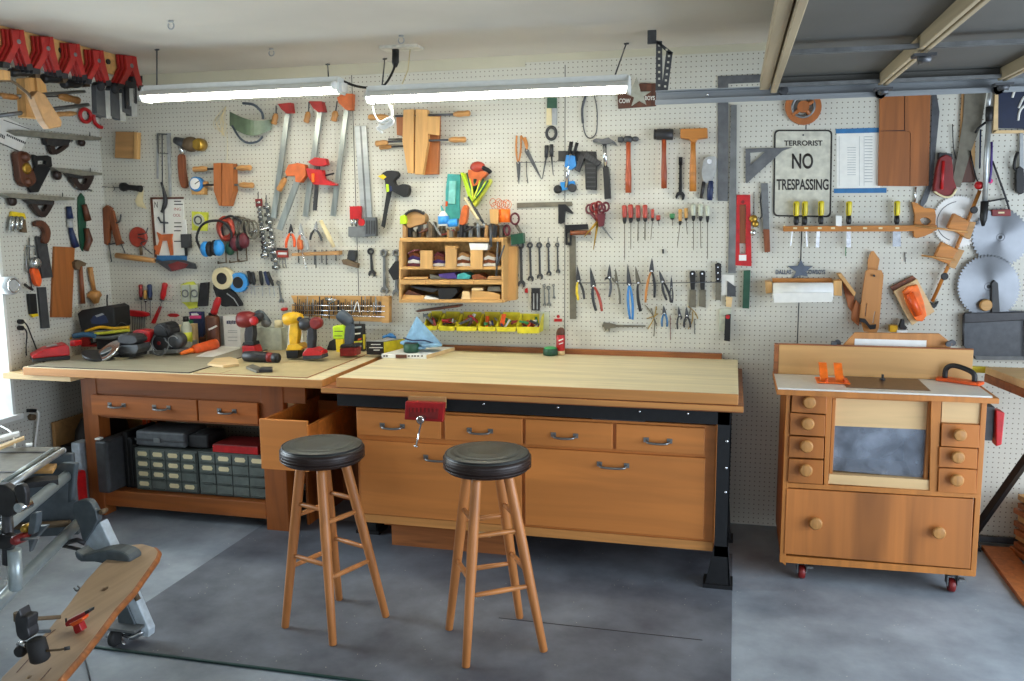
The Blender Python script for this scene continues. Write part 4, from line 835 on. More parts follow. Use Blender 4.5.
# ear muffs: near blue pair, red pair, dark red pair
def muffs(label, band, cup1, cup2, cm, inner, dd):
    t = th('ear_muffs', label, 'ear muffs', 'ear muffs on the back wall')
    O('band', 'black_soft', t).rd([(x, y, dd+.03) for x, y in band], 6.5, sm=5)
    for (x, y, rx, ry, dz) in (cup1, cup2):
        c = P(x, y, dd+dz); O('cup', cm, t).ell(c, (rx*.00102, .03, ry*.00102), 16); O('cushion', inner, t).ell(c+Vector((rx*.0007*(1 if (x, y) == cup1[:2] else -1), .004, 0)), (rx*.0007, .034, ry*.0010), 14)
    return t
muffs('pair of ear muffs with dark red cups behind the blue pair', [(700, 330), (690, 240), (740, 205), (800, 240), (830, 310)], (770, 360, 34, 46, .05), (815, 345, 34, 46, .05), 'maroon', 'black', .012)
muffs('pair of ear muffs with bright blue cups and a black band', [(575, 400), (548, 330), (575, 260), (630, 232), (700, 240), (745, 300), (735, 380)], (600, 392, 34, 46, .05), (672, 385, 36, 48, .05), 'bright_blue', 'black_soft', .045)
O('spare_cup', 'dark_green', lab=('dark green ear muff cup right of the blue ear muffs', 'ear muff')).ell(P(738, 390, .05), (.03, .03, .04), 14)
t = th('strap', 'coiled red rubber strap hung behind the ear muffs', 'strap')
O('coil', 'screw_red', t).ring(712, 270, 52, 11, .03, ex=.85); O('coil', 'screw_red', t).ring(716, 285, 50, 11, .045, ex=.8)
t = th('wire_coil', 'coiled grey hose looped beside the chrome socket rails', 'hose')
for k in range(4): O('loop', 'lead', t).ring(785+k*27, 258+k*8, 48, 6, .02+.015*k, ex=.75)
for k, (x, y) in enumerate(((712, 405), (778, 400), (830, 395))):
    o = O('peg_bracket', 'rust', lab=('brown wire bracket below the ear muffs, '+('left one', 'middle one', 'right one')[k], 'bracket', 'wire brackets below the ear muffs'))
    o.rd([(x, y-20, .005), (x+4, y+62, .03), (x-42, y+68, .03)], 4).rd([(x-42, y+68, .03), (x-42, y+58, .004)], 4)
# coping: tools rack low left (screwdrivers) and red hex keys
reg('F')
t = O('tool_rail', 'light_grey', lab=('thin wire tool rail on the back wall above the red hex keys', 'rail')); t.rd([(200, 222, .004), (200, 228, .03), (410, 235, .03), (410, 205, .004)], 2)
driver('screwdriver with a brown handle at the left of the wire rail', (230, 138), (232, 215), (238, 330), 11, 'dark_red', grp='screwdrivers on the wire rail')
driver('screwdriver with an amber handle second on the wire rail', (256, 170), (258, 225), (262, 340), 10, 'screw_amber', grp='screwdrivers on the wire rail')
driver('screwdriver with a blue handle third on the wire rail', (280, 138), (285, 218), (285, 335), 13, 'navy', grp='screwdrivers on the wire rail')
driver('screwdriver with a long bright red handle on the wire rail', (370, 130), (352, 225), (330, 300), 15, 'red', grp='screwdrivers on the wire rail')
t = th('hex_key_set', 'red handled set of long hex keys standing against the back wall', 'hex key set')
O('handle', 'red', t, bev=.004).pl([(152, 288), (175, 285), (262, 300), (262, 322), (160, 318)], .04, .01, sm=2)
for k in range(8): O('key', 'steel_dark', t).rd([(183+k*10, 318, .025), (185+k*10, 400, .025)], 1.8)
O('red_pencil', 'red', lab=('thin red scraper leaning on the wall above the circular saw', 'scraper')).pl([(335, 262), (345, 266), (308, 362), (288, 358)], .02, .008)
t = th('blister_pack', 'clear blister pack with two blades on a yellow card beside the tape rolls', 'package')
O('card', 'acid_yellow', t).pl([(495, 125), (530, 122), (545, 140), (556, 270), (505, 278), (480, 250), (462, 240), (458, 140)], .006, .002); O('bubble', 'clear_plastic', t, bev=.002).pl([(460, 142), (505, 140), (508, 238), (462, 240)], .022, .006); O('bubble', 'clear_plastic', t, bev=.002).pl([(512, 142), (552, 140), (556, 236), (515, 240)], .022, .006); O('blade', 'galv', t).ring(483, 190, 18, 4, .024); O('blade', 'galv', t).ring(534, 190, 18, 4, .024)
O('sanding_block', 'gun_metal', lab=('tall dark grey block left of the white tape roll', 'block'), bev=.001).pl([(568, 130), (612, 126), (604, 262), (552, 264)], .025, .003)
def roll(label, x, y, R, r, d0, d1, m, core='dark_grey'):
    t = th('tape_roll', label, 'tape', 'tape rolls on the back wall'); k = K(x, y)
    o = O('tape', m, t); c = P(x, y, d1); c.y = 0; n = 28
    O('core', 'cardboard', t).lathe(c+Vector((0, -d0, 0)), c+Vector((0, -d1, 0)), [(0, r*k*1.0), (.01, r*k*1.06), (.99, r*k*1.06), (1, r*k*1.0)], n)
    O('hole', 'black_soft', t).lathe(c+Vector((0, -d1, 0)), c+Vector((0, -d1-.0006, 0)), [(0, r*k), (1, r*k)], n)
    for z0, z1 in ((d0, d1),):
        ro, ri = R*k, r*k*1.05; bm = o.bm; V = []
        for j in range(n):
            a = 2*math.pi*j/n; u = Vector((math.cos(a), 0, math.sin(a)))
            V.append([bm.verts.new(c+u*ro+Vector((0, -z0, 0))), bm.verts.new(c+u*ro+Vector((0, -z1, 0))), bm.verts.new(c+u*ri+Vector((0, -z1, 0))), bm.verts.new(c+u*ri+Vector((0, -z0, 0)))])
        for j in range(n):
            A, B = V[j], V[(j+1) % n]
            for q in range(4): f = bm.faces.new((A[q], A[(q+1) % 4], B[(q+1) % 4], B[q])); f.smooth = q in (0, 2)
    return t
roll('wide roll of cream masking tape on the back wall', 690, 105, 58, 30, .004, .05, 'cream')
roll('roll of bright blue tape beside the masking tape', 782, 128, 52, 30, .004, .035, 'bright_blue')
t = th('cloth_bundle', 'black folded work gloves hanging under the tape rolls', 'gloves')
O('glove', 'black_soft', t, bev=.002).pl([(640, 140), (690, 160), (740, 170), (790, 230), (800, 262), (740, 262), (690, 262), (655, 200)], .03, .004, sm=2); O('cuff', 'light_grey', t).rd([(720, 190), (760, 220), (785, 260)], 3, .032)
t.name = 'work_gloves'
# knives in rack
reg('H')
t = O('wire_rack', 'light_grey', lab=('thin wire rack holding dark handled chisels beside the blue tape', 'rack')); t.rd([(95, 600, .005), (95, 603, .03), (280, 606, .03), (280, 590, .005)], 2.5)
for k, (x0, y0, x1, y1, r, m) in enumerate(((103, 515, 118, 590, 10, 'black'), (125, 520, 138, 595, 12, 'black'), (172, 515, 182, 598, 11, 'black'), (198, 518, 220, 598, 11, 'navy'), (212, 520, 245, 600, 10, 'black'))):
    driver('carving chisel with dark handle in the wire rack, '+['first', 'second', 'third', 'fourth', 'fifth'][k]+' from the left', (x0, y0), (x1, y1), (x1+(x1-x0)*.3, y1+60), r, m, 'light_grey', 2.5, 'carving chisels in the wire rack', False, .03, 'carving_chisel', 'chisel')
wrench('thin combination wrench at the right end of the wire rack', (275, 585), (290, 685), 13, 'steel')
# bar clamps F-style
def fclamp(label, top, bot, w, head, hm, hx, mm='steel_bar', z=0):
    t = th('bar_clamp', label, 'clamp', 'long bar clamps on the back wall')
    T, B = Vector((*top, 0)), Vector((*bot, 0)); dr = (B-T).normalized(); n = Vector((-dr.y, dr.x, 0)); t2 = lambda v: (v.x, v.y)
    O('bar', mm, t, bev=.0008).pl([t2(T-n*w), t2(T+n*w), t2(B+n*w*1.1), t2(B-n*w*1.1)], z+.03, z+.018)
    if head: O('head', hm, t, bev=.002).pl(head, z+.045, z+.005)
    if hx:
        O('screw', 'steel_dark', t).lt(hx[0], hx[1], [(0, 4), (1, 4)], z+.03); hnd(O('handle', 'handle_tan', t), hx[2], hx[1], hx[3], z+.03)
    return t
reg('G')
fclamp('long steel bar clamp, leftmost of the three tilted ones, with dull red head', (325, 190), (245, 782), 14, [(268, 135), (345, 128), (352, 185), (320, 190), (290, 165)], 'clamp_paint', ((262, 145), (262, 190), (248, 252), 17))
fclamp('long steel bar clamp in the middle of the three tilted ones, with dull red head', (510, 165), (425, 775), 14, [(445, 120), (520, 120), (535, 180), (500, 182), (470, 160)], 'clamp_paint', ((448, 125), (445, 180), (432, 242), 17))
fclamp('long steel bar clamp with a rusty orange head, rightmost of the tilted ones', (660, 165), (582, 772), 13, [(605, 100), (640, 75), (695, 78), (690, 170), (660, 172), (615, 130)], 'clamp_orange', ((608, 120), (600, 175), (588, 235), 19))
t = fclamp('short bar clamp with an orange jaw and wooden handle over the long clamps', (385, 560), (278, 850), 16, [(312, 520), (330, 480), (380, 470), (425, 480), (430, 540), (400, 582), (370, 578), (368, 545), (320, 545)], 'clamp_orange', ((345, 520), (315, 555), (275, 628), 17), z=.028)
t = fclamp('bar clamp with a bright red sliding jaw over the middle long clamp', (500, 470), (478, 740), 9, [(440, 465), (480, 438), (540, 445), (550, 480), (520, 490), (470, 485)], 'red', None, 'gun_metal', z=.028)
O('slide_jaw', 'red', t, bev=.002).pl([(430, 500), (520, 510), (530, 560), (600, 590), (590, 600), (520, 595), (470, 592), (440, 545)], .075, .032); O('trigger', 'bright_orange', t).rd([(470, 530, .078), (472, 580, .078)], 9); O('rod', 'gun_metal', t).rd([(530, 545, .04), (590, 530, .04)], 5)
# steel track / level in holder
t = th('straightedge', 'wide silver straightedge hanging by the red and grey holder', 'straightedge')
O('blade', 'alum', t, bev=.001).pl([(705, 262), (772, 258), (805, 785), (745, 785)], .014, .004); O('groove', 'galv', t).pl([(735, 262), (745, 262), (778, 785), (768, 785)], .0150, .0142)
reg('H')
t = th('magnetic_holder', 'grey wall holder with a red clip on the bottom of the straightedge', 'holder')
O('body', 'mid_grey', t, bev=.002).pl([(670, 265), (765, 260), (768, 325), (670, 322)], .04, .003); O('body', 'toolbox_grey', t, bev=.002).pl([(765, 212), (825, 212), (828, 318), (765, 322)], .045, .015); O('clip', 'red', t, bev=.001).pl([(678, 150), (742, 148), (742, 222), (680, 222)], .03, .004)
for k in range(2): O('pin', 'chrome', t).rd([(692+k*22, 220, .02), (692+k*22, 262, .02)], 5)
O('label', 'red', t).kn(745, 240, [(.04, 20), (.047, 20)])
for k in range(4): O('slot', 'gun_metal', t).rc(772+k*14, 230, 780+k*14, 305, .0465, .0452)
# socket rails
for k, (x0, y0, x1, y1, n, lb) in enumerate(((160, 110, 200, 445, 12, 'chrome sockets on a slanted rail, left of two beside the hose'), (205, 130, 262, 512, 9, 'larger chrome sockets on a slanted rail, right of two beside the hose'))):
    t = th('socket_rail', lb, 'socket rail', 'socket rails on the back wall'); O('rail', 'galv', t).pl([(x0-9, y0), (x0+9, y0), (x1+9, y1), (x1-9, y1)], .01, .003)
    if k == 0: O('tag', 'dark_red', t).pl([(142, 108), (178, 106), (180, 150), (146, 152)], .02, .01)
    for i in range(n):
        q = (i+.6)/n; x = x0+(x1-x0)*q; y = y0+(y1-y0)*q; sz = (12, 17)[k]
        O('socket', 'socket_chrome', t).lt((x-sz, y), (x+sz, y), [(0, sz*.62), (.4, sz*.55), (.45, sz*.7), (1, sz*.7)], .022)
    O('hook', 'steel_dark', t).rd([(x0, y0-45), (x0, y0)], 2.5, .008)
O('extension_bar', 'chrome', lab=('chrome ratchet extension stuck diagonally over the socket rails', 'extension')).rd([(108, 302, .06), (222, 268, .05)], 6)
t = th('ratchet', 'chrome ratchet pieces at the foot of the socket rails', 'ratchet'); O('bar', 'chrome', t).rd([(180, 358), (240, 355)], 7, .04); O('bar', 'chrome', t).rd([(180, 388), (245, 378)], 8, .04); O('head', 'chrome', t).rd([(180, 430), (215, 425)], 14, .04)
t = th('socket_pack', 'small red package of bits hanging beside the socket rails', 'package'); O('card', 'screw_red', t, bev=.001).pl([(265, 385), (325, 388), (328, 440), (268, 440)], .014, .003); O('strip', 'black', t).pl([(265, 385), (325, 388), (325, 400), (266, 398)], .018, .014)
O('strip', 'white', t).pl([(272, 410), (322, 411), (322, 424), (273, 423)], .016, .014)
for k in range(3): O('bit', 'steel', t).rd([(280+k*16, 440), (284+k*18, 500)], 2.5, .01)
# pegged wooden rack with pliers and small tools
rk = O('tool_rack', 'oak_block', lab=('narrow wooden tool rack with pliers below the long bar clamps', 'rack'), bev=.001); rk.pl([(350, 415), (618, 402), (618, 425), (350, 432)], .05, .003)
pliers('orange handled nippers standing on the wooden rack, left pair', (345, 250), (345, 300), (318, 385), (365, 380), 16, 'orange', 'tools on the wooden rack', d=.055, jm='gun_metal')
pliers('orange and grey handled snips standing on the wooden rack, right pair', (398, 245), (405, 310), (392, 395), (440, 395), 18, 'clamp_orange', 'tools on the wooden rack', 'light_grey', 'light_grey', d=.055)
pliers('old locking pliers leaning on the wooden rack', (490, 235), (485, 280), (455, 340), (520, 345), 14, 'gun_metal', 'tools on the wooden rack', 'steel_dark', 'light_grey', d=.05)
t = th('paint_brush', 'pale wooden brush leaning at the right of the wooden rack', 'brush'); O('handle', 'cream', t).rd([(515, 230), (560, 320), (590, 380)], [10, 14, 10], .03)
driver('orange handled awl through the wooden rack', (398, 340), (405, 395), (438, 515), 14, 'clamp_orange', 'chrome', 2.6, None, False, .055, 'awl', 'awl')
for k, (x, h) in enumerate(((388, 470), (486, 500), (478, 480), (520, 470), (545, 480), (600, 460))): O('drill_bit', 'steel_dark', lab=('thin bit hanging through the wooden rack', 'bit', 'bits in the wooden rack')).rd([(x, 395, .04), (x+2, h, .04)], 3.2)
t = th('wire_brush', 'dark scraper with a wide brown bristle head below the rack', 'brush')
O('handle', 'gun_metal', t, bev=.001).pl([(672, 398), (715, 400), (708, 460), (662, 452)], .03, .005); O('head', 'rust', t, bev=.001).pl([(632, 452), (660, 448), (725, 475), (722, 500), (640, 478)], .035, .005)
wrench('adjustable wrench hanging left of the shelf unit', (798, 405), (805, 530), 20, 'gun_metal', None, True, .008, 'adjustable_wrench')
# rack of drill bits over the left bench
reg('I')
t = th('bit_rack', 'long wooden rack with steel rods full of drill bits', 'rack')
O('board', 'shelf_pine', t, bev=.001).pl([(345, 145), (860, 148), (880, 165), (880, 295), (700, 290), (350, 250), (370, 200)], .012, .003)
for y0, y1 in ((200, 205), (228, 235), (250, 266)):
    O('rod', 'chrome', t).rd([(355, y0, .05), (880, y1, .05)], 3.0)
O('end_block', 'shelf_pine', t).rc(860, 150, 900, 300, .05, .003); O('end_block', 'shelf_pine', t).rc(350, 195, 362, 260, .05, .003)
random.seed(3)
for k in range(44):
    x = 372+k*11.3+random.uniform(-3, 3); y0 = random.choice((150, 165, 170, 178, 185)); y1 = y0+random.uniform(60, 105); y1 = min(y1, 285)
    m = random.choice(('steel_dark', 'gun_metal', 'steel', 'rust', 'gun_metal'))
    O('drill_bit', m, lab=('drill bit standing in the wooden rack above the drills', 'drill bit', 'drill bits in the rack')).rd([(x, y0, .03), (x, y1, .03)], random.choice((2.2, 3, 4)), n=6)
O('bit_case', 'socket_chrome', lab=('chrome clip tool lying in the middle of the drill bit rack', 'clip')).rd([(545, 165, .055), (600, 172, .055), (560, 190, .055)], 9)
O('zip_tie', 'white', lab=('white looped cord over the right half of the drill bit rack', 'cord')).rd([(700, 240, .06), (722, 180, .06), (735, 240, .06)], 3, sm=4)
# ================================================================ BACK WALL, MIDDLE
wall(); reg('J')
handscrew('large pale wooden handscrew clamp hanging under the right fluorescent light, front one', [[(245, 168), (305, 165), (303, 530), (270, 528), (240, 350)], [(315, 165), (382, 168), (385, 350), (355, 535), (310, 536)]],
          [((200, 205), (540, 195), ((48, 212), (160, 210)), ((625, 188), (530, 195)), 17), ((160, 350), (500, 340), ((88, 362), (160, 355)), ((602, 338), (505, 340)), 17)], 'clamp_maple', 'handle_maple', d=.06, b0=.04)
handscrew('darker wooden handscrew clamp behind the large pale one', [[(205, 210), (245, 205), (245, 318), (208, 312)], [(375, 190), (450, 195), (440, 535), (360, 538), (372, 320)]],
          [((160, 335), (250, 335), None, None, 10), ((150, 382), (250, 375), ((110, 385), (180, 378)), None, 12)], 'clamp_red', 'handle_maple', d=.02)
t = th('nuts', 'small square wooden block on the large handscrew clamp', 'block'); O('block', 'clamp_maple', t, bev=.002).pl([(382, 205), (452, 208), (450, 315), (380, 305)], .085, .079); t.name = 'wood_block'
t = th('bar_clamp', 'black quick clamp with yellow tips hanging above the shelf unit', 'clamp')
O('jaw', 'black', t, bev=.002).pl([(118, 540), (150, 515), (205, 518), (215, 545), (190, 570), (205, 600), (240, 590), (275, 600), (272, 650), (245, 665), (200, 640), (175, 630), (148, 635), (140, 570)], .05, .008, sm=2)
O('tip', 'yellow', t).pl([(100, 545), (130, 535), (150, 550), (130, 565)], .052, .02); O('label', 'lime', t).pl([(148, 590), (162, 592), (165, 632), (150, 636)], .052, .0502); O('label', 'navy', t).pl([(165, 600), (180, 602), (182, 630), (167, 632)], .0515, .0502)
O('bar', 'black', t).pl([(152, 630), (178, 630), (140, 850), (128, 905), (118, 900)][0:2]+[(150, 760), (138, 840), (120, 828), (132, 760)], .03, .018)
reg('K')
wrench('steel adjustable wrench hanging at the left of the shelf unit', (22, 415), (25, 625), 22, 'galv', None, True, .01, 'adjustable_wrench')
wrench('second steel wrench hanging at the left of the shelf unit, partly behind a black pouch', (93, 415), (92, 640), 22, 'galv', None, True, .01, 'adjustable_wrench')
pb = O('pouch', 'black', lab=('small black angled pouch hung over a wrench beside the shelf unit', 'pouch'), bev=.002); pb.pl([(45, 515), (85, 460), (110, 465), (108, 560), (75, 570)], .05, .02)
# shelf unit
t = th('shelf_unit', 'small pine shelf unit on the pegboard crammed with tools and offcuts', 'shelf unit')
D1 = .16
O('side', 'shelf_pinez', t).pl([(108, 345), (125, 345), (128, 505), (118, 505), (118, 695), (108, 695)], D1, .002)
O('side', 'shelf_pinez', t).pl([(688, 345), (700, 345), (700, 695), (690, 695)], D1, .002)
O('back_panel', 'cork', t).pl([(112, 330), (698, 330), (698, 690), (112, 690)], .006, .002)
O('shelf', 'shelf_pine', t, bev=.001).rc(112, 328, 700, 350, D1, .002)
O('shelf', 'shelf_pine', t, bev=.001).rc(120, 492, 695, 508, D1, .004)
O('shelf', 'shelf_pine', t, bev=.001).rc(118, 566, 698, 592, D1, .004)
O('shelf', 'shelf_pine', t, bev=.001).rc(112, 678, 705, 696, D1, .004)
O('front_block', 'shelf_pinez', t).pl([(700, 375), (775, 378), (772, 680), (700, 690)], .05, .002)
for x0, y0, x1 in ((228, 400, 295), (370, 390, 432), (512, 398, 580)): O('front_divider', 'shelf_pinez', t, bev=.001).rc(x0, y0, x1, 505, D1+.012, D1-.005)
for x in (258, 395, 530): O('joint', 'edge_brown', t).rc(x, 570, x+4, 592, D1+.0006, D1+.0001)
random.seed(11)
def clutter(names, x0, x1, yb, hmin, hmax, n, d0, d1, where):
    out = []
    for k in range(n):
        nm, mt_, lb = random.choice(names); x = x0+(x1-x0)*(k+.5)/n+random.uniform(-6, 6); w = random.uniform(.45, .9)*(x1-x0)/n*1.6; h = random.uniform(hmin, hmax)
        a = random.uniform(-.3, .3); y = yb-h/2; d = random.uniform(d0, d1)
        c, s_ = math.cos(a), math.sin(a); q = []
        for (u, v) in ((-w/2, -h/2), (w/2, -h/2*random.uniform(.4, 1)), (w/2, h/2), (-w/2, h/2)): q.append((x+u*c-v*s_*.3, min(yb, y+v+u*s_*.3)))
        O(nm, mt_, lab=(lb+' '+where, nm.replace('_', ' '), 'odds and ends '+where), bev=.0015).pl(q, d, d-random.uniform(.02, .05))
SMALL = [('drill_chuck', 'gun_metal', 'dark metal tool part'), ('clamp_part', 'rust', 'rusty metal clamp part'), ('socket', 'steel', 'bright steel fitting'), ('wooden_offcut', 'oak_block', 'small wooden offcut'), ('bracket', 'lead', 'dull grey bracket')]
clutter(SMALL, 125, 690, 326, 35, 92, 36, .05, .155, 'lying on the top board of the shelf unit')
for k, (a, b, r, m) in enumerate((((140, 255), (250, 185), 12, 'lead'), ((150, 300), (215, 210), 9, 'gun_metal'), ((300, 240), (345, 315), 7, 'light_grey'), ((490, 265), (650, 262), 9, 'steel_dark'), ((480, 100), (560, 225), 11, 'cream'), ((500, 95), (585, 240), 9, 'gun_metal'), ((560, 215), (640, 290), 9, 'steel'), ((220, 300), (300, 262), 9, 'walnut'), ((345, 312), (420, 285), 8, 'dark_red'), ((440, 300), (520, 270), 8, 'gun_metal'))):
    o = O('hand_tool', m, lab=(dict(lead='dull grey', gun_metal='black', light_grey='light grey', steel_dark='dark steel', cream='cream', steel='bright steel', walnut='brown', dark_red='dark red')[m]+' long thin tool lying among odds and ends on the shelf unit', 'tool', 'long tools on top of the shelf unit')); o.rd([(a[0], a[1], .10), ((a[0]+b[0])/2, (a[1]+b[1])/2+4, .11), (b[0], b[1], .12)], [r*.6, r, r*.8], sm=3)
cp = th('canvas_glove', 'crumpled brown canvas glove on the top left of the shelf unit', 'glove')
O('glove', 'oak_block', cp, bev=.002).pl([(150, 200), (180, 180), (230, 185), (255, 205), (250, 245), (200, 260), (155, 270)], .13, .07, sm=3); O('strap', 'gun_metal', cp).rd([(120, 240, .14), (150, 190, .14), (200, 172, .14), (250, 192, .13)], 7, sm=4)
O('tape_measure', 'lime', lab=('bright lime green tape measure at the left end of the shelf top', 'tape measure'), bev=.003).pl([(112, 205), (140, 195), (150, 225), (145, 250), (112, 250)], .15, .10)
t = th('chisel_pack', 'teal blister pack of tools standing on the shelf unit', 'package')
O('card', 'teal', t, bev=.001).pl([(383, -35), (455, -32), (450, 130), (455, 220), (370, 222), (372, 60)], .02, .006); O('window', 'pale_teal', t, bev=.002).pl([(393, 5), (430, 5), (426, 135), (386, 135)], .032, .02); O('label', 'orange', t).pl([(372, 120), (385, 122), (382, 150), (370, 148)], .0215, .0202)
t = th('bottle', 'small white bottle with a blue label on top of the shelf unit', 'bottle')
O('body', 'white', t).lt((362, 260, .13), (358, 175, .13), [(0, 26), (.02, 30), (.6, 30), (.8, 20), (1, 8)]); O('spout', 'teal', t).lt((357, 178, .13), (346, 145, .13), [(0, 8), (1, 3)]); O('label', 'bright_blue', t).lt((362, 250, .13), (360, 205, .13), [(0, 30.6), (1, 30.6)])
O('spray_can', 'bright_blue', lab=('bright blue capped tube lying on top of the shelf unit', 'tube')).lt((385, 245, .13), (440, 240, .13), [(0, 14), (.1, 22), (.9, 22), (1, 16)])
t = th('bouquet', 'yellow and green tool pouch with a red glove head above the shelf unit', 'pouch'); t.name = 'tool_pouch'
reg('J')
O('holder', 'acid_yellow', t, bev=.001).pl([(568, 525), (600, 530), (650, 650), (735, 560), (742, 575), (650, 720), (630, 690)], .05, .006); O('holder_side', 'lime', t).pl([(570, 525), (585, 525), (640, 690), (625, 700)], .055, .05); O('grip', 'clamp_orange', t, bev=.002).pl([(612, 510), (660, 520), (690, 515), (720, 530), (690, 560), (655, 600), (625, 590)], .065, .02, sm=2)
O('head', 'screw_red', t).ell(P(668, 495, .05), (.045, .03, .032), 12)
for k, (x, y, m) in enumerate(((590, 540, 'lime'), (606, 528, 'dark_green'), (622, 560, 'acid_yellow'), (700, 560, 'dark_green'), (715, 575, 'lime'), (728, 570, 'dark_green'), (680, 570, 'acid_yellow'))): O('stalk', m, t).rd([(x, y, .062), ((x+640)/2+4, (y+690)/2, .066), (640, 690, .06)], [5, 7, 3], sm=2); O('grip', 'gun_metal', t).rd([(690, 495, .06), (725, 510, .06), (740, 525, .05)], 12, sm=2); O('stem', 'dark_green', t).rd([(655, 560, .06), (648, 660, .04)], 12)
reg('K')
t = th('orange_tool', 'bright orange fiddle handle leaning on the shelf top', 'handle'); O('body', 'clamp_orange', t, bev=.002).pl([(470, 150), (495, 150), (485, 245), (450, 250), (455, 200)], .14, .10, sm=2); t.name = 'file_grip'
t = th('wire_basket', 'wooden crate corner with orange string at the right end of the shelf top', 'crate'); O('post', 'shelf_pinez', t, bev=.002).pl([(620, 165), (672, 165), (668, 250), (625, 245)], .12, .05); O('roll', 'bright_orange', t).lt((705, 240, .08), (705, 165, .08), [(0, 34), (1, 34)]); o = O('string', 'clamp_orange', t)
for k in range(9): o.ring(640+k*11, 140+random.uniform(-15, 10), 22, 1.8, .10, n=14, ex=.8)
t.name = 'string_crate'
t = th('scissors_pair', 'pair of brown handled snips hanging right of the shelf top', 'snips'); O('handle', 'maroon', t).ring(765, 220, 30, 6, .08, ex=.8); O('handle', 'maroon', t).ring(720, 285, 26, 7, .08, ex=.6); O('blade', 'lead', t).rd([(770, 250, .07), (800, 300, .05), (760, 340, .05)], 10); O('pouch', 'dark_green', t, bev=.002).pl([(740, 310), (810, 300), (815, 360), (745, 370)], .09, .04); t.name = 'snips'
t = th('caliper', 'dark steel caliper hanging over the right side of the shelf unit', 'caliper'); O('beam', 'steel_dark', t).rd([(668, 350, .18), (660, 545, .18)], 6); O('beam', 'steel_dark', t).rd([(705, 370, .18), (668, 480, .18)], 5); O('jaw', 'steel_dark', t).rd([(625, 260, .17), (632, 380, .18)], 6)
O('wrench', 'gun_metal', lab=('dark tool hanging down over the front of the shelf top', 'tool')).rd([(628, 250, .17), (632, 300, .17), (624, 370, .17)], 8)
O('plastic_tub', 'white', lab=('small white plastic tub on the drawer row of the shelf unit', 'tub'), bev=.002).pl([(505, 358), (615, 358), (608, 398), (512, 398)], .15, .09)
O('masking_block', 'shelf_pine', lab=('small pale wood block on the middle divider of the shelf unit', 'block'), bev=.001).pl([(368, 374), (430, 374), (430, 389), (370, 389)], .168, .10)
# rows of contents
for k, (x0, x1) in enumerate(((155, 228), (297, 368), (434, 512), (582, 655))):
    for j in range(4):
        O('sandpaper_stack', ('maroon', 'paper', 'purple', 'handle_brown')[(j+k) % 4] if k < 2 else ('paper', 'handle_brown', 'paper', 'oak_block')[j], lab=(dict(maroon='dark red', paper='white', purple='purple', handle_brown='brown', oak_block='tan')[('maroon', 'paper', 'purple', 'handle_brown')[(j+k) % 4] if k < 2 else ('paper', 'handle_brown', 'paper', 'oak_block')[j]]+' folded sanding sheet in the '+('first', 'second', 'third', 'last')[k]+' upper compartment of the shelf unit', 'sandpaper', 'sanding sheets in the shelf unit'), bev=.001).pl([(x0+j*3, 488-j*18), (x1-j*2, 490-j*17), (x1-4, 476-j*17), (x0+30, 470-j*21), (x0+j*3, 478-j*18)], .14-.01*j, .02)
O('cord_loop', 'maroon', lab=('dark red cord looped in the left compartment of the shelf unit', 'cord')).rd([(160, 420, .15), (190, 400, .15), (225, 398, .15)], 5, sm=3)
for k, (q, m, n, lb) in enumerate((([(130, 562), (132, 552), (270, 550), (268, 562)], 'shelf_pine', 'wood_strip', 'flat wood strip on the middle board of the shelf unit, far left'), ([(285, 560), (282, 535), (350, 550), (380, 562)], 'lead', 'scraper', 'grey flat scraper on the middle board of the shelf unit'), ([(345, 560), (330, 535), (420, 525), (440, 560)], 'purple', 'dark_cloth', 'dark folded cloth on the middle board of the shelf unit'), ([(435, 562), (440, 535), (475, 525), (515, 545), (505, 562)], 'teal', 'rag', 'crumpled teal rag on the middle board of the shelf unit'), ([(525, 562), (520, 540), (560, 532), (600, 555), (600, 563)], 'handle_brown', 'wooden_wedge', 'brown wedge on the middle board of the shelf unit'), ([(605, 563), (615, 545), (690, 545), (692, 563)], 'oak_block', 'wood_block', 'small wood block on the middle board of the shelf unit, far right'),
    ([(165, 610), (250, 618), (340, 635), (300, 668), (240, 650)], 'gun_metal', 'metal_sheet', 'folded dark metal sheet on the bottom board of the shelf unit'), ([(330, 665), (335, 630), (430, 628), (440, 665), (400, 735), (335, 735)], 'black', 'black_box', 'small black box on the bottom board of the shelf unit'), ([(125, 735), (128, 690), (250, 700), (255, 735)], 'shelf_pine', 'offcut_stack', 'pale offcut on the bottom board of the shelf unit, far left'), ([(135, 688), (160, 645), (230, 690), (232, 698)], 'walnut', 'offcut', 'thin dark offcut leaning on the bottom board of the shelf unit'), ([(460, 735), (470, 655), (505, 660), (515, 735)], 'pale_wood', 'offcut', 'upright pale offcut in the middle of the bottom board of the shelf unit'), ([(515, 735), (520, 650), (640, 665), (680, 690), (680, 735)], 'shelf_pine', 'offcut', 'wide wood offcut on the bottom board of the shelf unit, right end'), ([(518, 650), (525, 625), (580, 625), (585, 650)], 'pale_wood', 'offcut', 'small pale block on top of the wide offcut in the shelf unit'), ([(610, 655), (615, 615), (680, 612), (685, 660)], 'lead', 'metal_bar', 'grey bar on top of the wide offcut in the shelf unit'), ([(240, 735), (260, 700), (340, 735), (300, 750)], 'paper', 'paper_sheet', 'white paper hanging over the bottom edge of the shelf unit'))):
    if k >= 6: q = [(a, 592+(b-592)*.6) for a, b in q]
    O(n, m, lab=(lb, n.replace('_', ' ')), bev=.001).pl(q, .15 if k < 6 else .145, .04)
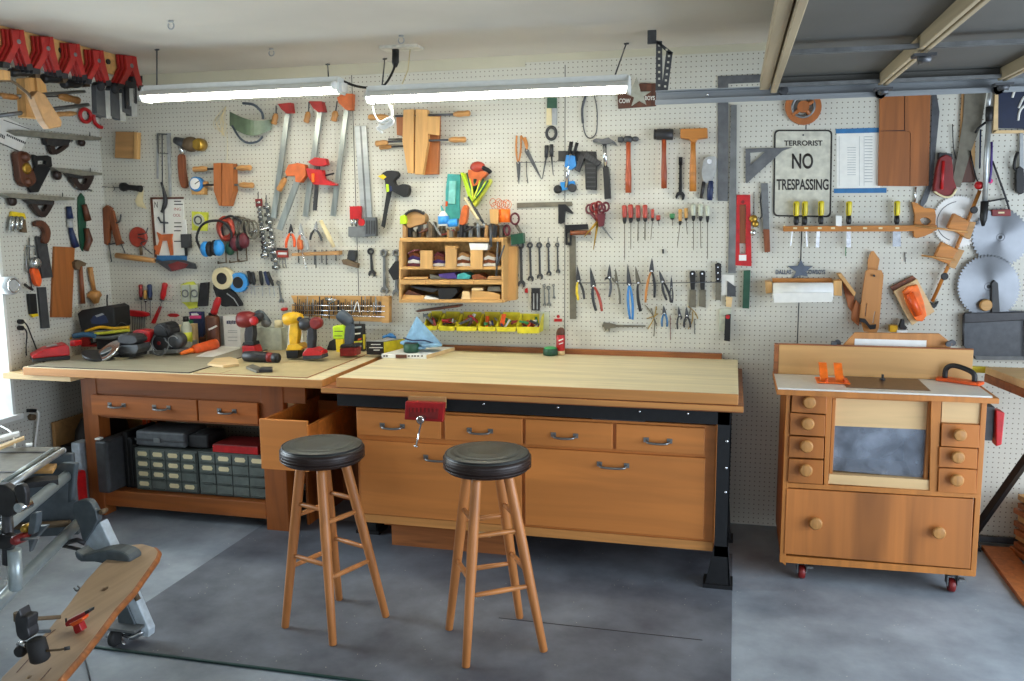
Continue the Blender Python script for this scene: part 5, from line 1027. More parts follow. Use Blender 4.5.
# yellow bins on a wall strip
reg('L')
O('bin_rail', 'galv', lab=('flat metal strip behind the yellow bins', 'strip')).pl([(300, 250), (960, 254), (960, 270), (300, 266)], .006, .001)
O('cardboard_flap', 'walnut', lab=('dark brown board lying on top of the yellow bins', 'board'), bev=.001).pl([(255, 232), (500, 200), (500, 212), (270, 240)], .12, .03)
BINS = [(303, 378, 316), (388, 480, 318), (488, 605, 320), (612, 712, 321), (717, 828, 323), (833, 960, 322)]
for k, (x0, x1, yt) in enumerate(BINS):
    t = th('parts_bin', 'yellow plastic parts bin full of small parts, '+('first', 'second', 'third', 'fourth', 'fifth', 'last')[k]+' from the left', 'bin', 'yellow bins on the wall')
    h = 27; w = x1-x0
    if k == 5: h = 38
    O('front', 'bin_yellow', t, bev=.0015).pl([(x0, yt), (x1, yt+2), (x1-6, yt+h), (x0+6, yt+h-2)], .13, .125)
    O('side', 'bin_yellow', t).pl([(x0, yt+2), (x0+6, yt+h-2), (x0+4, yt+h), (x0-2, yt+2)], .13, .125)
    a0 = P(x0, yt, .13); a1 = P(x1, yt, .13); b0 = P(x0+6, yt+h, .13); b1 = P(x1-6, yt+h, .13); up = Vector((0, 0, .045))
    for (a, b) in ((a0, b0), (a1, b1)):
        O('side', 'bin_yellow', t).prism([a, b, Vector((b.x, -.008, b.z)), Vector((a.x, -.008, a.z+.06)), Vector((a.x, -.05, a.z+.055))], Vector((.002, 0, 0)))
    O('back', 'bin_yellow', t).box((b0.x, -.0085, b0.z), (b1.x, -.0065, b0.z+.095))
    O('floor', 'bin_yellow', t).prism([b0, b1, Vector((b1.x, -.008, b1.z)), Vector((b0.x, -.008, b0.z))], Vector((0, 0, .002)))
    for j in range(8 if k < 5 else 12):
        m = random.choice(('gun_metal', 'steel', 'red', 'white', 'orange', 'green', 'light_grey', 'navy', 'dark_red', 'walnut'))
        x = a0.x+(a1.x-a0.x)*random.uniform(.12, .88); y = -random.uniform(.03, .11); z = b0.z+random.uniform(.02, .055)+(.13+y)*.15
        a = random.uniform(0, 3.14); L_ = min(random.uniform(.012, .035), .4*(a1.x-a0.x)); v = Vector((math.cos(a)*L_, math.sin(a)*.012, random.uniform(-.01, .03)))
        q = Vector((x, y, z)); x2 = min(max(q.x, a0.x+L_+.004), a1.x-L_-.004); q.x = x2
        O('small_part', m, lab=('small part sticking out of the '+('first', 'second', 'third', 'fourth', 'fifth', 'last')[k]+' yellow bin', 'small part', 'small parts in yellow bin '+('one', 'two', 'three', 'four', 'five', 'six')[k])).bar(q-v, q+v, random.uniform(.006, .014), random.uniform(.006, .014))
O('orange_card', 'orange', lab=('orange card sticking up from the fifth yellow bin', 'card')).pl([(735, 318), (748, 250), (772, 250), (758, 320)], .10, .095)
O('scraper', 'steel_dark', lab=('dark blade lying across the third yellow bin', 'blade')).pl([(500, 302), (575, 268), (580, 280), (512, 312)], .13, .12)
reg('O')
O('gray_card', 'clear_plastic', lab=('grey plastic plate on the wall right of the yellow bins', 'plate')).pl([(224, 293), (278, 295), (278, 396), (222, 392)], .012, .002)
# ---- upper middle tools
reg('M')
t = th('strap_clamp', 'black and pale bundled strap hanging under the right light', 'strap')
O('strap', 'dark_green', t).pl([(268, 100), (322, 100), (322, 160), (266, 160)], .012, .003); O('strap', 'light_grey', t).pl([(296, 160), (322, 160), (320, 255), (294, 255)], .014, .003); O('strap', 'cream', t).pl([(264, 160), (292, 160), (294, 255), (262, 255)], .013, .003); O('loop', 'gun_metal', t).ring(291, 302, 34, 9, .02, ex=.8)
o = O('belt_loop', 'steel_dark', lab=('thin dark belt hanging in a loop above the claw hammer', 'belt')); o.rd([(485, 90), (468, 160), (470, 240), (485, 310), (515, 330), (545, 300), (552, 220), (548, 150), (535, 90)], 3.2, sm=4).rd([(485, 92), (466, 165), (470, 245)], 7, sm=3)
pliers('orange handled snips in the upper middle of the pegboard, closed', (105, 590), (103, 470), (95, 315), (118, 318), 12, 'mallet_wood', 'snips in the upper middle', jm='steel_dark', d=.02)
pliers('orange handled snips spread open beside the closed pair', (235, 565), (150, 400), (118, 315), (140, 325), 13, 'mallet_wood', 'snips in the upper middle', jm='steel_dark', d=.03)
O('thin_hook', 'steel_dark', lab=('thin wire hook between the orange snips', 'hook')).rd([(150, 460), (150, 530), (158, 585)], 2)
t = th('dividers', 'steel dividers with dark legs right of the orange snips', 'dividers'); O('leg', 'gun_metal', t).rd([(265, 370), (262, 440)], 11); O('leg', 'gun_metal', t).rd([(292, 365), (292, 435)], 11); O('point', 'steel_dark', t).rd([(262, 440), (240, 560)], [5, 2], .012); O('point', 'steel_dark', t).rd([(292, 435), (302, 540)], [5, 2], .012)
O('wire_rail', 'steel_dark', lab=('thin wire rail behind the snips and dividers', 'rail')).rd([(92, 468, .004), (92, 468, .03), (320, 465, .03), (335, 450, .005)], 2)
t = th('guide_clamp', 'blue and silver clamp tool hung over black drill holders', 'clamp')
O('body', 'blue', t, bev=.002).pl([(375, 425), (425, 430), (432, 490), (400, 510), (365, 490)], .05, .012); O('rod', 'chrome', t).rd([(398, 420, .04), (375, 610, .04)], 11); O('grip', 'black', t).rd([(405, 350, .04), (392, 420, .04)], 11); O('grip', 'black', t).rd([(438, 355, .05), (420, 420, .05)], 10); O('foot', 'bright_blue', t, bev=.002).pl([(340, 580), (420, 572), (428, 610), (350, 628)], .035, .008)
O('wheel', 'black', t).kn(325, 620, [(.01, 22), (.04, 24), (.05, 12)]); O('wheel', 'gun_metal', t).kn(408, 612, [(.02, 24), (.045, 24)])
t = th('drill_holder', 'black plastic holder with two angled arms full of ribs', 'holder')
O('arm', 'black', t, bev=.002).pl([(330, 402), (545, 405), (548, 455), (500, 460), (330, 458)], .02, .003); O('arm', 'black', t, bev=.002).pl([(480, 440), (548, 450), (545, 625), (485, 620)], .035, .003); O('arm', 'gun_metal', t, bev=.002).pl([(490, 410), (575, 465), (555, 490), (470, 440)], .05, .025); O('arm', 'gun_metal', t, bev=.002).pl([(455, 420), (480, 430), (450, 525), (422, 510)], .045, .02)
o = O('rib', 'dark_grey', t)
for k in range(6): o.rc(490, 470+k*26, 542, 478+k*26, .038, .035)
for k in range(5): o.pl([(500+k*14, 420+k*9), (506+k*14, 424+k*9), (492+k*14, 450+k*9), (486+k*14, 446+k*9)], .053, .05)
t = th('claw_hammer', 'claw hammer with a chrome neck and black rubber handle', 'hammer')
O('head', 'steel_dark', t, bev=.001).pl([(525, 340), (545, 330), (580, 335), (615, 325), (650, 350), (665, 375), (630, 355), (610, 362), (575, 365), (545, 350), (527, 352)], .045, .012); O('neck', 'chrome', t).rd([(592, 362, .03), (600, 495, .03)], [13, 11]); O('handle', 'black', t, bev=.002).pl([(582, 495), (615, 492), (620, 560), (628, 672), (592, 676), (588, 580)], .042, .012)
t = th('ball_peen_hammer', 'ball peen hammer with a red brown wooden handle', 'hammer')
O('head', 'steel_dark', t).lt((670, 338), (700, 338), [(0, 16), (.8, 18), (1, 10)], .035).lt((700, 338), (752, 336), [(0, 10), (.2, 20), (.8, 20), (1, 9)], .035).ell(P(768, 335, .035), (.02, .016, .014), 12); O('handle', 'hammer_red', t).rd([(728, 350, .035), (728, 450, .035), (728, 560, .035), (728, 640, .035)], [14, 13, 18, 17], n=10)
reg('S')
t = th('sledge_hammer', 'rubber mallet with a black head and a worn brown handle', 'mallet')
O('head', 'gun_metal', t).lt((152, 82), (245, 82), [(0, 30), (.03, 32), (.97, 32), (1, 28)], .04); O('band', 'black', t).lt((136, 82), (158, 82), [(0, 28), (1, 30)], .04)
O('handle', 'hammer_red', t).rd([(193, 110, .04), (192, 200, .04), (193, 300, .04), (193, 388, .04)], [14, 13, 17, 16], n=10); t.name = 'rubber_mallet'
t = th('wooden_mallet', 'wooden mallet with a cylindrical orange brown head', 'mallet')
O('head', 'mallet_wood', t, bev=.003).pl([(285, 50), (438, 45), (440, 100), (380, 108), (372, 125), (345, 125), (335, 108), (285, 102)], .075, .008); O('handle', 'mallet_wood', t).rd([(358, 120, .04), (358, 200, .04), (357, 300, .04), (357, 405, .04)], [14, 16, 20, 20], n=10)
wrench('black open end wrench hanging between the two mallets', (287, 215), (285, 430), 26, 'iron_black', None, None, .01)
t = th('cutters', 'big pale pliers with blue and black handles beside the wooden mallet', 'pliers'); O('jaw', 'light_grey', t, bev=.002).pl([(425, 215), (480, 205), (492, 240), (480, 310), (455, 355), (420, 355), (405, 300), (412, 255)], .03, .005, sm=2); O('handle', 'gun_metal', t).rd([(420, 350, .025), (402, 445, .02)], [11, 9]); O('handle', 'navy', t).rd([(458, 345, .025), (455, 400, .025), (452, 455, .02)], [14, 18, 15]); O('pivot', 'chrome', t).kn(450, 235, [(.03, 14), (.034, 14)]); t.name = 'pliers'
reg('N')
t = th('combination_square', 'grey steel combination square hanging level in the middle', 'square')
O('blade', 'lead', t).pl([(95, 130), (408, 122), (410, 148), (96, 160)], .008, .003); O('head', 'iron_black', t, bev=.001).pl([(330, 138), (370, 138), (415, 185), (408, 192), (370, 175), (365, 240), (345, 250), (330, 245)], .02, .002)
t = th('try_square', 'hand screwdriver with black holder and dark red handle hung level', 'level'); O('body', 'iron_black', t, bev=.001).pl([(370, 255), (495, 250), (500, 278), (420, 285), (405, 300), (405, 370), (372, 368)], .02, .003, holes=[[(380, 300), (396, 300), (396, 355), (380, 355)]]); O('handle', 'handle_brown', t).rd([(400, 300, .03), (515, 298, .03)], 13); t.name = 'level'; t['label'] = 'black angled level with a brown handle below the combination square'
for k, (cx, cy, m) in enumerate(((515, 165, 'maroon'), (545, 155, 'dark_red'), (585, 160, 'maroon'))):
    t = th('scissors', 'pair of dark red handled scissors in the bundle below the black holder, '+('left', 'middle', 'right')[k]+' pair', 'scissors', 'scissors hung in a bundle')
    O('handle', m, t).ring(cx-8, cy, 24, 6, .02+.016*k, ex=.8); O('handle', m, t).ring(cx+14, cy-8, 24, 6, .026+.016*k, ex=.8)
    O('grip', m, t).rd([(cx, cy+20, .024+.014*k), (560, 240, .024+.014*k)], 10)
    e = ((530, 395), (640, 340), (475, 325))[k]; O('blade', 'brass' if k != 1 else 'steel', t).rd([(555, 235, .02+.012*k), e], [9, 2], .02+.012*k)
t = th('gripper', 'dark folded pliers hanging inside the bundle of scissors', 'pliers'); O('body', 'maroon', t, bev=.002).pl([(550, 190), (598, 190), (590, 260), (560, 268)], .075, .06); t.name = 'pliers'
# wrench row
for k, (x, y0, y1, w) in enumerate(((118, 370, 590, 21), (170, 370, 560, 17), (222, 370, 548, 17), (273, 370, 530, 14), (325, 368, 518, 12))):
    wrench('steel combination wrench in the hanging row, '+('first and largest', 'second', 'third', 'fourth', 'fifth and smallest')[k]+' from the left', (x, y0), (x+4, y1), w, 'steel_dark', 'combination wrenches in a row')
    O('peg_hook', 'steel_dark', lab=('small peg hook above the '+('first', 'second', 'third', 'fourth', 'fifth')[k]+' combination wrench of the row', 'hook', 'peg hooks above the wrenches')).rd([(x, y0-45, .0), (x, y0-8, .008)], 1.8)
for k, (x, y0, y1, w) in enumerate(((250, 600, 708, 9), (275, 612, 705, 12), (303, 598, 668, 8))):
    wrench('short thin wrench below the wrench row, '+('left', 'middle', 'right')[k]+' of three', (x, y0), (x+3, y1), w, 'steel', 'short wrenches below the row')
O('key_hook', 'lead', lab=('small bent wire tool hanging left of the wrench row', 'hook')).rd([(60, 520), (48, 560), (50, 605)], 3, sm=3)
O('ring_tool', 'lead', lab=('small wire ring hanging beside the largest wrench', 'ring')).ring(90, 540, 14, 3, .01)
O('tag', 'red', lab=('tiny red tag on the pegboard by the largest wrench', 'tag')).pl([(140, 620), (155, 610), (158, 640), (142, 640)], .006, .002)
reg('O')
t = th('file_holder', 'dark metal file card standing on the last yellow bin', 'file'); O('frame', 'gun_metal', t, bev=.001).pl([(178, 160), (225, 160), (224, 288), (178, 286)], .02, .004); o = O('slot', 'light_grey', t); o.rc(188, 190, 194, 280, .022, .020).rc(208, 190, 214, 280, .022, .020)
O('file', 'lead', lab=('long flat grey file hanging point down beside the pegboard seam', 'file'), bev=.0006).pl([(393, -160+20), (428, -135), (432, 335), (396, 335)], .012, .003)
sg = th('red_label', 'small red label stuck above the glue bottle', 'label'); O('strip', 'red', sg).rc(308, 334, 352, 350, .0025, .0005); O('dot', 'red', sg).kn(330, 320, [(.0005, 9), (.0025, 9)])
# pliers row on a rail
wr = O('wire_rail', 'steel_dark', lab=('long thin wire rail carrying the row of pliers', 'rail')); wr.rd([(460, 135, .004), (462, 130, .03), (850, 132, .03), (1240+15, 125, .03), (1255, 120, .004)], 2.5)
gp = 'pliers on the wire rail'
pliers('pliers with yellow and dark handles at the left of the pliers row', (438, 35), (445, 120), (445, 228), (478, 222), 15, 'yellow', gp, 'gun_metal', d=.036)
pliers('long pliers with one black and one red handle in the pliers row', (512, 42), (530, 148), (545, 288), (578, 290), 17, 'gun_metal', gp, 'screw_red', d=.036)
pliers('dull grey locking pliers in the pliers row, black jaw', (622, 25), (620, 100), (600, 110), (620, 210), 14, 'gun_metal', gp, 'steel_dark', d=.036)
pliers('pale steel crimper with thin handles in the pliers row', (655, 45), (660, 125), (640, 100), (680, 250), 12, 'lead', gp, 'lead', 'lead', d=.036)
pliers('slip pliers with two bright blue handles in the pliers row', (723, 22), (733, 140), (738, 335), (752, 338), 15, 'blue', gp, 'blue', d=.036)
pliers('pliers with black handles next to the bright blue pair', (768, 35), (785, 130), (795, 292), (800, 290), 15, 'black', gp, 'black', 'lead', d=.036)
reg('T')
pliers('needle nose pliers with one orange and one black handle', (125, 215), (122, 290), (88, 468), (138, 440), 15, 'mallet_wood', gp, 'black', d=.036)
pliers('dark pliers with plain steel handles in the pliers row', (165, 285), (185, 350), (208, 455), (235, 470), 14, 'gun_metal', gp, 'gun_metal', d=.036)
pliers('last thin dark pliers at the right end of the pliers row', (235, 320), (235, 380), (228, 465), (240, 470), 9, 'gun_metal', gp, 'gun_metal', d=.036)
# vernier caliper
reg('O')
t = th('vernier_caliper', 'steel vernier caliper hanging level low on the pegboard', 'caliper'); O('beam', 'lead', t).pl([(580, 366), (825, 372), (825, 380), (580, 382)], .012, .003); O('jaw', 'lead', t).pl([(585, 355), (620, 358), (655, 366), (655, 385), (625, 388), (620, 412), (610, 388), (598, 405), (590, 385)], .018, .004)
# red handled screwdrivers
reg('N')
for k, (x, y0, y1, yt, r) in enumerate(((705, 142, 220, 455, 15), (740, 138, 222, 395, 15), (782, 142, 222, 345, 14), (822, 140, 222, 345, 15))):
    driver('red handled screwdriver in the upper row, '+('first', 'second', 'third', 'fourth')[k]+' from the left', (x, y0), (x+2, y1), (x+2, yt), r, 'screw_red', 'lead', 2.4, 'red handled screwdrivers', d=.03)
reg('S')
for k, (x, y0, y1, xt, yt, r) in enumerate(((85, 480, 560, 82, 680, 13), (128, 505, 560, 118, 680, 11), (160, 540, 570, 165, 600, 14))):
    driver(('tall red handled screwdriver at the right part of the upper row', 'thin red handled screwdriver leaning in the upper row', 'stubby red handled screwdriver at the end of the upper row')[k], (x, y0), (x, y1), (xt, yt), r, 'screw_red', 'lead', 2.2, 'red handled screwdrivers', d=.03)
driver('red handled screwdriver with long shaft, fifth from the left in the upper row', (45, 485), (46, 560), (43, 690), 14, 'screw_red', 'lead', 2.4, 'red handled screwdrivers', d=.03)
for k, (x, y0, y1, xt, yt, r, m) in enumerate(((240, 530, 560, 240, 600, 16, 'green'), (285, 505, 580, 268, 720, 12, 'screw_amber'), (318, 500, 560, 325, 650, 11, 'screw_amber'), (360, 475, 550, 360, 740, 14, 'clear_plastic'), (400, 475, 552, 402, 730, 14, 'clear_plastic'), (440, 485, 552, 440, 790, 13, 'clear_plastic'))):
    driver(('stubby screwdriver with a green and clear handle', 'amber handled screwdriver, left of the two', 'amber handled screwdriver, right of the two', 'clear handled screwdriver nearest the amber pair', 'middle one of the three clear handled screwdrivers', 'clear handled screwdriver with the longest shaft')[k], (x, y0), (x, y1), (xt, yt), r, m, 'lead', 2.4, 'amber and clear screwdrivers', d=.03)
reg('T')
O('key', 'black', lab=('small black hook on the bare pegboard below the screwdrivers', 'hook')).rd([(187, 165), (188, 190)], 5)
# putty knives
for k, x in enumerate((352, 408)):
    t = th('putty_knife', 'wide putty knife with a black handle, '+('left', 'right')[k]+' of the matching pair', 'putty knife', 'pair of wide putty knives'); O('handle', 'black', t, bev=.002).pl([(x-15, 298), (x-5, 288), (x+12, 288), (x+20, 298), (x+16, 395), (x-8, 395)], .026, .008); O('blade', 'lead', t).pl([(x-14, 395), (x+22, 395), (x+22, 498), (x-18, 490)], .010, .006); O('peg', 'chrome', t).kn(x+2, 305, [(.02, 5), (.03, 5)])
t = th('putty_knife', 'narrow putty knife with black handle hung in front of a white card', 'putty knife'); O('handle', 'black', t, bev=.002).pl([(482, 250), (500, 242), (518, 250), (518, 330), (512, 350), (490, 350), (486, 330)], .03, .01); O('blade', 'lead', t).pl([(486, 350), (514, 350), (516, 455), (484, 455)], .02, .014)
o = O('rivet', 'chrome', t)
for y in (268, 300, 335): o.kn(499, y, [(.029, 4), (.032, 4)])
O('white_card', 'paper', lab=('white card hanging behind the narrow putty knife', 'card')).pl([(520, 310), (590, 312), (590, 425), (518, 425)], .012, .003)
t = th('scraper', 'triangular steel scraper with a pale wooden handle', 'scraper'); O('blade', 'steel_dark', t).pl([(552, 345), (600, 380), (600, 435), (550, 432)], .018, .013); O('handle', 'pale_wood', t).pl([(545, 435), (582, 440), (575, 495), (545, 492)], .024, .013)
O('parts_bag', 'clear_plastic', lab=('clear plastic bag hanging below the white card', 'bag'), bev=.002).pl([(508, 505), (575, 500), (570, 630), (505, 630)], .016, .003)
t = th('utility_knife', 'black utility knife with a red button over the plastic bag', 'knife'); O('handle', 'black', t, bev=.002).pl([(540, 540), (572, 535), (568, 690), (534, 685)], .036, .018); O('button', 'red', t).kn(555, 550, [(.036, 12), (.040, 12)])
O('rubber_strip', 'dark_green', lab=('tall dark green block hung below the red level', 'block'), bev=.001).pl([(645, 288), (684, 285), (676, 503), (638, 500)], .03, .003)
# tangle of small wire pliers
reg('T')
clut = [((85, 480), (150, 600)), ((150, 490), (100, 620)), ((330, 490), (385, 560)), ((350, 470), (300, 600)), ((95, 560), (160, 530)), ((355, 520), (330, 620)), ((120, 500), (135, 660))]
for k, (a, b) in enumerate(clut): O('wire_tool', 'brass' if k % 3 else 'lead', lab=('thin brassy wire tool in the tangle below the pliers row', 'wire tool', 'thin wire tools below the pliers row')).rd([a, ((a[0]+b[0])/2+12, (a[1]+b[1])/2), b], 2.6, sm=3)
pliers('small pliers with pale blue handles below the pliers row', (190, 485), (195, 530), (182, 605), (210, 605), 13, 'blueglass', 'small pliers below the row', d=.02)
pliers('small end nippers with dark handles, left of two below the pliers row', (275, 490), (280, 540), (270, 620), (290, 560), 11, 'gun_metal', 'small pliers below the row', d=.02)
pliers('small end nippers with dark handles, right of two below the pliers row', (320, 490), (322, 545), (308, 610), (342, 610), 12, 'gun_metal', 'small pliers below the row', d=.02)
O('long_pin', 'dark_red', lab=('thin red wire hanging below the small pliers', 'wire')).rd([(228, 540), (230, 680)], 1.6); O('long_pin', 'steel_dark', lab=('thin dark pin hanging right of the small nippers', 'pin')).rd([(365, 560), (367, 645)], 1.8)
# ================================================================ BACK WALL, RIGHT
wall(); reg('Q')
t = th('framing_square', 'large grey steel framing square hung behind the garage door track', 'square')
O('blade', 'square_steel', t).pl([(498, 262), (850, 248), (850, 292), (558, 305), (556, 970), (498, 970)], .006, .002)
t = th('straightedge', 'long grey steel straightedge hanging beside the framing square', 'straightedge')
O('blade', 'galv', t).pl([(572, 425), (606, 425), (600, 1380), (556, 1380)], .012, .007)
reg(590, 70, 11.355)
t = th('star_sign', 'brown wooden sign with a silver star and white letters behind the light', 'sign')
O('board', 'walnut', t, bev=.001).pl([(310, 275), (400, 265), (570, 150), (745, 148), (750, 410), (320, 440)], .012, .002); O('star', 'star_silver', t, bev=.001).pl([(530, 75), (575, 245), (690, 242), (610, 300), (640, 395), (558, 350), (470, 408), (500, 310), (405, 270), (460, 245)], .022, .013)
text('COW', 'paper', t, 395, 350, 52, 130, .0135, bold=.02); text('BOYS', 'paper', t, 680, 318, 48, 110, .0135, bold=.02)
reg('S')
t = th('protractor_square', 'grey steel triangular square with pegs above the metal straightedge', 'square')
O('blade', 'square_steel', t, bev=.001).pl([(655, 162), (850, 158), (852+70, 155), (865, 175), (665, 358), (655, 355)], .012, .003, holes=[[(682, 185), (765, 180), (685, 255)]])
t = th('hacksaw', 'metal folding rule in a bright red blister pack hanging tall', 'package'); t.name = 'level_package'; t['label'] = 'tall bright red packaged level hanging right of the straightedge'
O('frame', 'red', t, bev=.001).pl([(605, 425), (682, 425), (690, 830), (598, 825)], .014, .003, holes=[[(622, 480), (658, 480), (655, 760), (622, 760)]]); O('body', 'handle_brown', t).rc(622, 480, 656, 700, .01, .003); O('hang_hole', 'dark_red', t).kn(640, 465, [(.014, 10), (.015, 10)]); O('label', 'white', t).rc(618, 765, 660, 798, .016, .014)
t = th('file', 'steel blade with a brown wooden grip hanging left of the sign', 'blade'); O('blade', 'galv', t, bev=.001).pl([(742, 360), (782, 358), (792, 630), (755, 630)], .018, .003); O('handle', 'handle_brown', t, bev=.002).pl([(755, 620), (792, 620), (796, 748), (764, 752)], .024, .004); t.name = 'draw_blade'
t = th('key_bundle', 'bunch of brass bells hanging by a wire beside the red package', 'bells'); O('wire', 'steel_dark', t).rd([(703, 410), (704, 545)], 1.8); O('bell', 'brass', t).ell(P(700, 560, .02), (.022, .018, .02), 10); O('bell', 'brass', t).ell(P(712, 590, .02), (.018, .016, .018), 10); O('bell', 'chrome', t).ell(P(698, 638, .02), (.016, .014, .018), 10); O('cord', 'black', t).rd([(735, 560, .03), (748, 540, .03), (740, 460, .02), (748, 395, .01)], 4, sm=3)
# sign
reg('U')
t = th('metal_sign', 'white metal sign reading terrorist no trespassing in black letters', 'sign')
def rrect(x0, y0, x1, y1, x2, y2, x3, y3, r):
    # corners tl,tr,br,bl rounded
    c = [Vector((x0, y0, 0)), Vector((x1, y1, 0)), Vector((x2, y2, 0)), Vector((x3, y3, 0))]; out = []
    for i in range(4):
        p, a, b = c[i], c[i-1], c[(i+1) % 4]; u = (a-p).normalized()*r; v = (b-p).normalized()*r
        for k in range(6):
            s = k/5; q = p+u*(1-s)**2+v*s**2; out.append((q.x, q.y))
    return out
O('face', 'sign_face', t).pl(rrect(134, 280, 470, 280, 462, 782, 128, 776, 30), .004, .002)
O('border', 'ink', t).pl(rrect(136, 282, 468, 282, 460, 780, 130, 774, 30), .0048, .0041, holes=[rrect(146, 291, 458, 291, 450, 770, 140, 765, 24)])
text('TERRORIST', 'ink', t, 302, 358, 30, 218, .0048, bold=.02); text('NO', 'ink', t, 298, 460, 88, 120, .0048, bold=.022); text('TRESPASSING', 'ink', t, 297, 593, 62, 296, .0048, bold=.02)
O('bolt_hole', 'steel_dark', t).kn(302, 312, [(.004, 5), (.006, 5)])
t = th('steering_wheel', 'half round orange wooden wheel with a blade hung behind the track', 'wheel'); t.name = 'half_wheel'
O('ring', 'clamp_red', t, bev=.002).pl([(303+104*math.cos(a), 150+104*math.sin(a)) for a in [math.pi*2*i/36 for i in range(36)]], .024, .004, holes=[[(303+60*math.cos(a), 150+60*math.sin(a)) for a in [math.pi*2*i/24 for i in range(24)]]])
O('plate', 'galv', t).ring(303, 150, 62, 9, .02); O('spoke', 'clamp_red', t).rd([(240, 200, .02), (303, 150, .02), (360, 120, .02)], 12); O('spoke', 'clamp_red', t).rd([(303, 150, .02), (340, 195, .02)], 12); O('hub', 'clamp_red', t).kn(303, 150, [(.004, 34), (.03, 34)])
t = th('instruction_sheet', 'large paper plan held on the pegboard by two blue tape strips', 'poster')
O('sheet', 'paper', t).pl([(490, 300), (740, 298), (738, 612), (492, 614)], .002, .0008); O('tape', 'tape_blue', t).pl([(486, 278), (735, 270), (735, 298), (487, 304)], .003, .0021); O('tape', 'tape_blue', t).pl([(476, 616), (775, 612), (774, 640), (476, 642)], .003, .0021)
o = O('drawing', 'light_grey', t)
for i in range(16): o.rc(650, 320+i*17, 695, 324+i*17, .0025, .0021)
for i in range(12): o.rc(552, 382+i*14, 600, 385+i*14, .0025, .0021)
o.rc(505, 318, 507, 600, .0025, .0021).rc(620, 318, 622, 600, .0025, .0021).rc(646, 318, 648, 600, .0025, .0021)
reg('X')
t = th('cedar_boards', 'square panel of reddish cedar boards hung under the door track', 'panel')
O('board', 'cedar', t).pl([(32, 40), (172, 40), (170, 283), (30, 287)], .018, .003); O('board', 'cedar', t).pl([(176, 40), (322, 40), (310, 600), (205, 603), (208, 300), (176, 286)], .018, .003); O('board', 'cedar', t).pl([(30, 291), (204, 291), (202, 603), (24, 600)], .018, .003); O('gap', 'walnut', t).pl([(32, 42), (320, 42), (308, 598), (26, 598)], .012, .0025)
t = th('handsaw', 'large handsaw with a dull blade and wooden handle beside the cedar panel', 'saw')
O('blade', 'steel_dark', t).pl([(332, 60), (352, 60), (372, 180), (330, 600), (300, 690), (268, 730), (262, 700), (315, 560)], .012, .006)
reg('Y')
O('handle', 'mallet_wood', t, bev=.002).pl([(215, 125), (250, 135), (290, 160), (345, 165), (350, 250), (330, 300), (240, 330), (225, 300), (232, 200)], .03, .005, sm=2, holes=[[(262, 225), (295, 212), (325, 235), (290, 258)]])
t = th('chrome_rod', 'short chrome rod behind the orange saw handle', 'rod'); O('rod', 'chrome', t).rd([(237, 40), (232, 125)], 6)
reg('X')
t = th('recip_saw', 'red and white cut-off saw guard hung beside the long saw', 'guard')
O('shell', 'dark_red', t, bev=.004).pl([(375, 440), (440, 435), (452, 560), (470, 615), (440, 660), (400, 665), (345, 635), (350, 560)], .06, .012, sm=2); O('lip', 'cream', t).rd([(340, 632, .065), (395, 662, .066), (440, 658, .066), (468, 618, .065)], 6, sm=4); O('top', 'gun_metal', t, bev=.002).pl([(370, 410), (445, 418), (448, 450), (368, 450)], .05, .01); O('stripe', 'red', t).rd([(395, 460, .064), (385, 620, .068)], 8); t.name = 'saw_guard'; t['label'] = 'dark red curved guard with a pale lip hung beside the cedar panel'
t = th('large_saw', 'long tapering saw blade leaning under the door track', 'saw'); O('blade', 'lead', t).pl([(515, 60), (640, 60), (610, 250), (545, 420), (490, 610), (440, 600), (475, 420), (505, 230)], .022, .016); O('handle', 'walnut', t, bev=.002).pl([(540, 420), (580, 560), (570, 580), (495, 582)], .016, .004); O('spine', 'oak_block', t).pl([(500, 60), (520, 60), (500, 380), (484, 400)], .016, .004); O('hook', 'black', t).rd([(445, 250), (450, 380), (465, 450)], 3, .012)
O('wood_backing', 'shelf_pinez', lab=('pale narrow board behind the metal tube', 'board')).pl([(548, 320), (575, 320), (572, 500), (548, 440)], .012, .003)
t = th('pole_saw', 'long silver tube with black collar and black tip hanging in the right', 'tube')
O('tube', 'alum', t).rd([(660, 60, .06), (648, 160, .06)], 12, n=12).rd([(652, 235, .06), (640, 420, .06), (628, 690, .06)], 15, n=12); O('collar', 'black', t).lt((655, 152, .06), (653, 235, .06), [(0, 20), (.5, 22), (1, 20)]); reg('Y'); O('tip', 'black', t).lt((628, 120, .06), (618, 262, .06), [(0, 22), (.7, 20), (1, 8)]); reg('X'); O('string', 'purple', t).rd([(668, 350, .05), (665, 500, .05), (655, 580, .05)], 7, sm=2); O('lever', 'black', t).rd([(640, 235, .05), (590, 275, .05), (575, 300, .04)], 7)
t.name = 'metal_tube'
t = th('bungee', 'bright pink and red ball ends on cords behind the silver tube', 'cord'); O('ball', 'red', t).ell(P(596, 598, .04), (.022, .02, .02), 12); O('ball', 'pink', t).ell(P(660, 573, .04), (.012, .012, .012), 10); O('cord', 'black', t).rd([(545, 400, .03), (575, 540, .03), (600, 600, .03)], 4, sm=2); O('cord', 'navy', t).rd([(605, 280, .02), (600, 500, .02)], 5)
t = th('bow_saw', 'red handled bow saw with a thin black frame behind the tube', 'saw'); O('frame', 'gun_metal', t).rd([(672, 460, .02), (745, 660, .02), (770, 745, .02)], 6, sm=2).rd([(640, 690, .02), (745, 672, .02), (765, 690, .02)], 5); reg('Y'); O('handle', 'dark_red', t, bev=.003).pl([(668, 168), (775, 165), (778, 205), (670, 205)], .03, .008); O('label', 'cream', t).rc(705, 180, 740, 190, .031, .0301)
reg('X')
t = th('framed_poster', 'dark blue framed poster with white curved stripes at the right edge', 'poster')
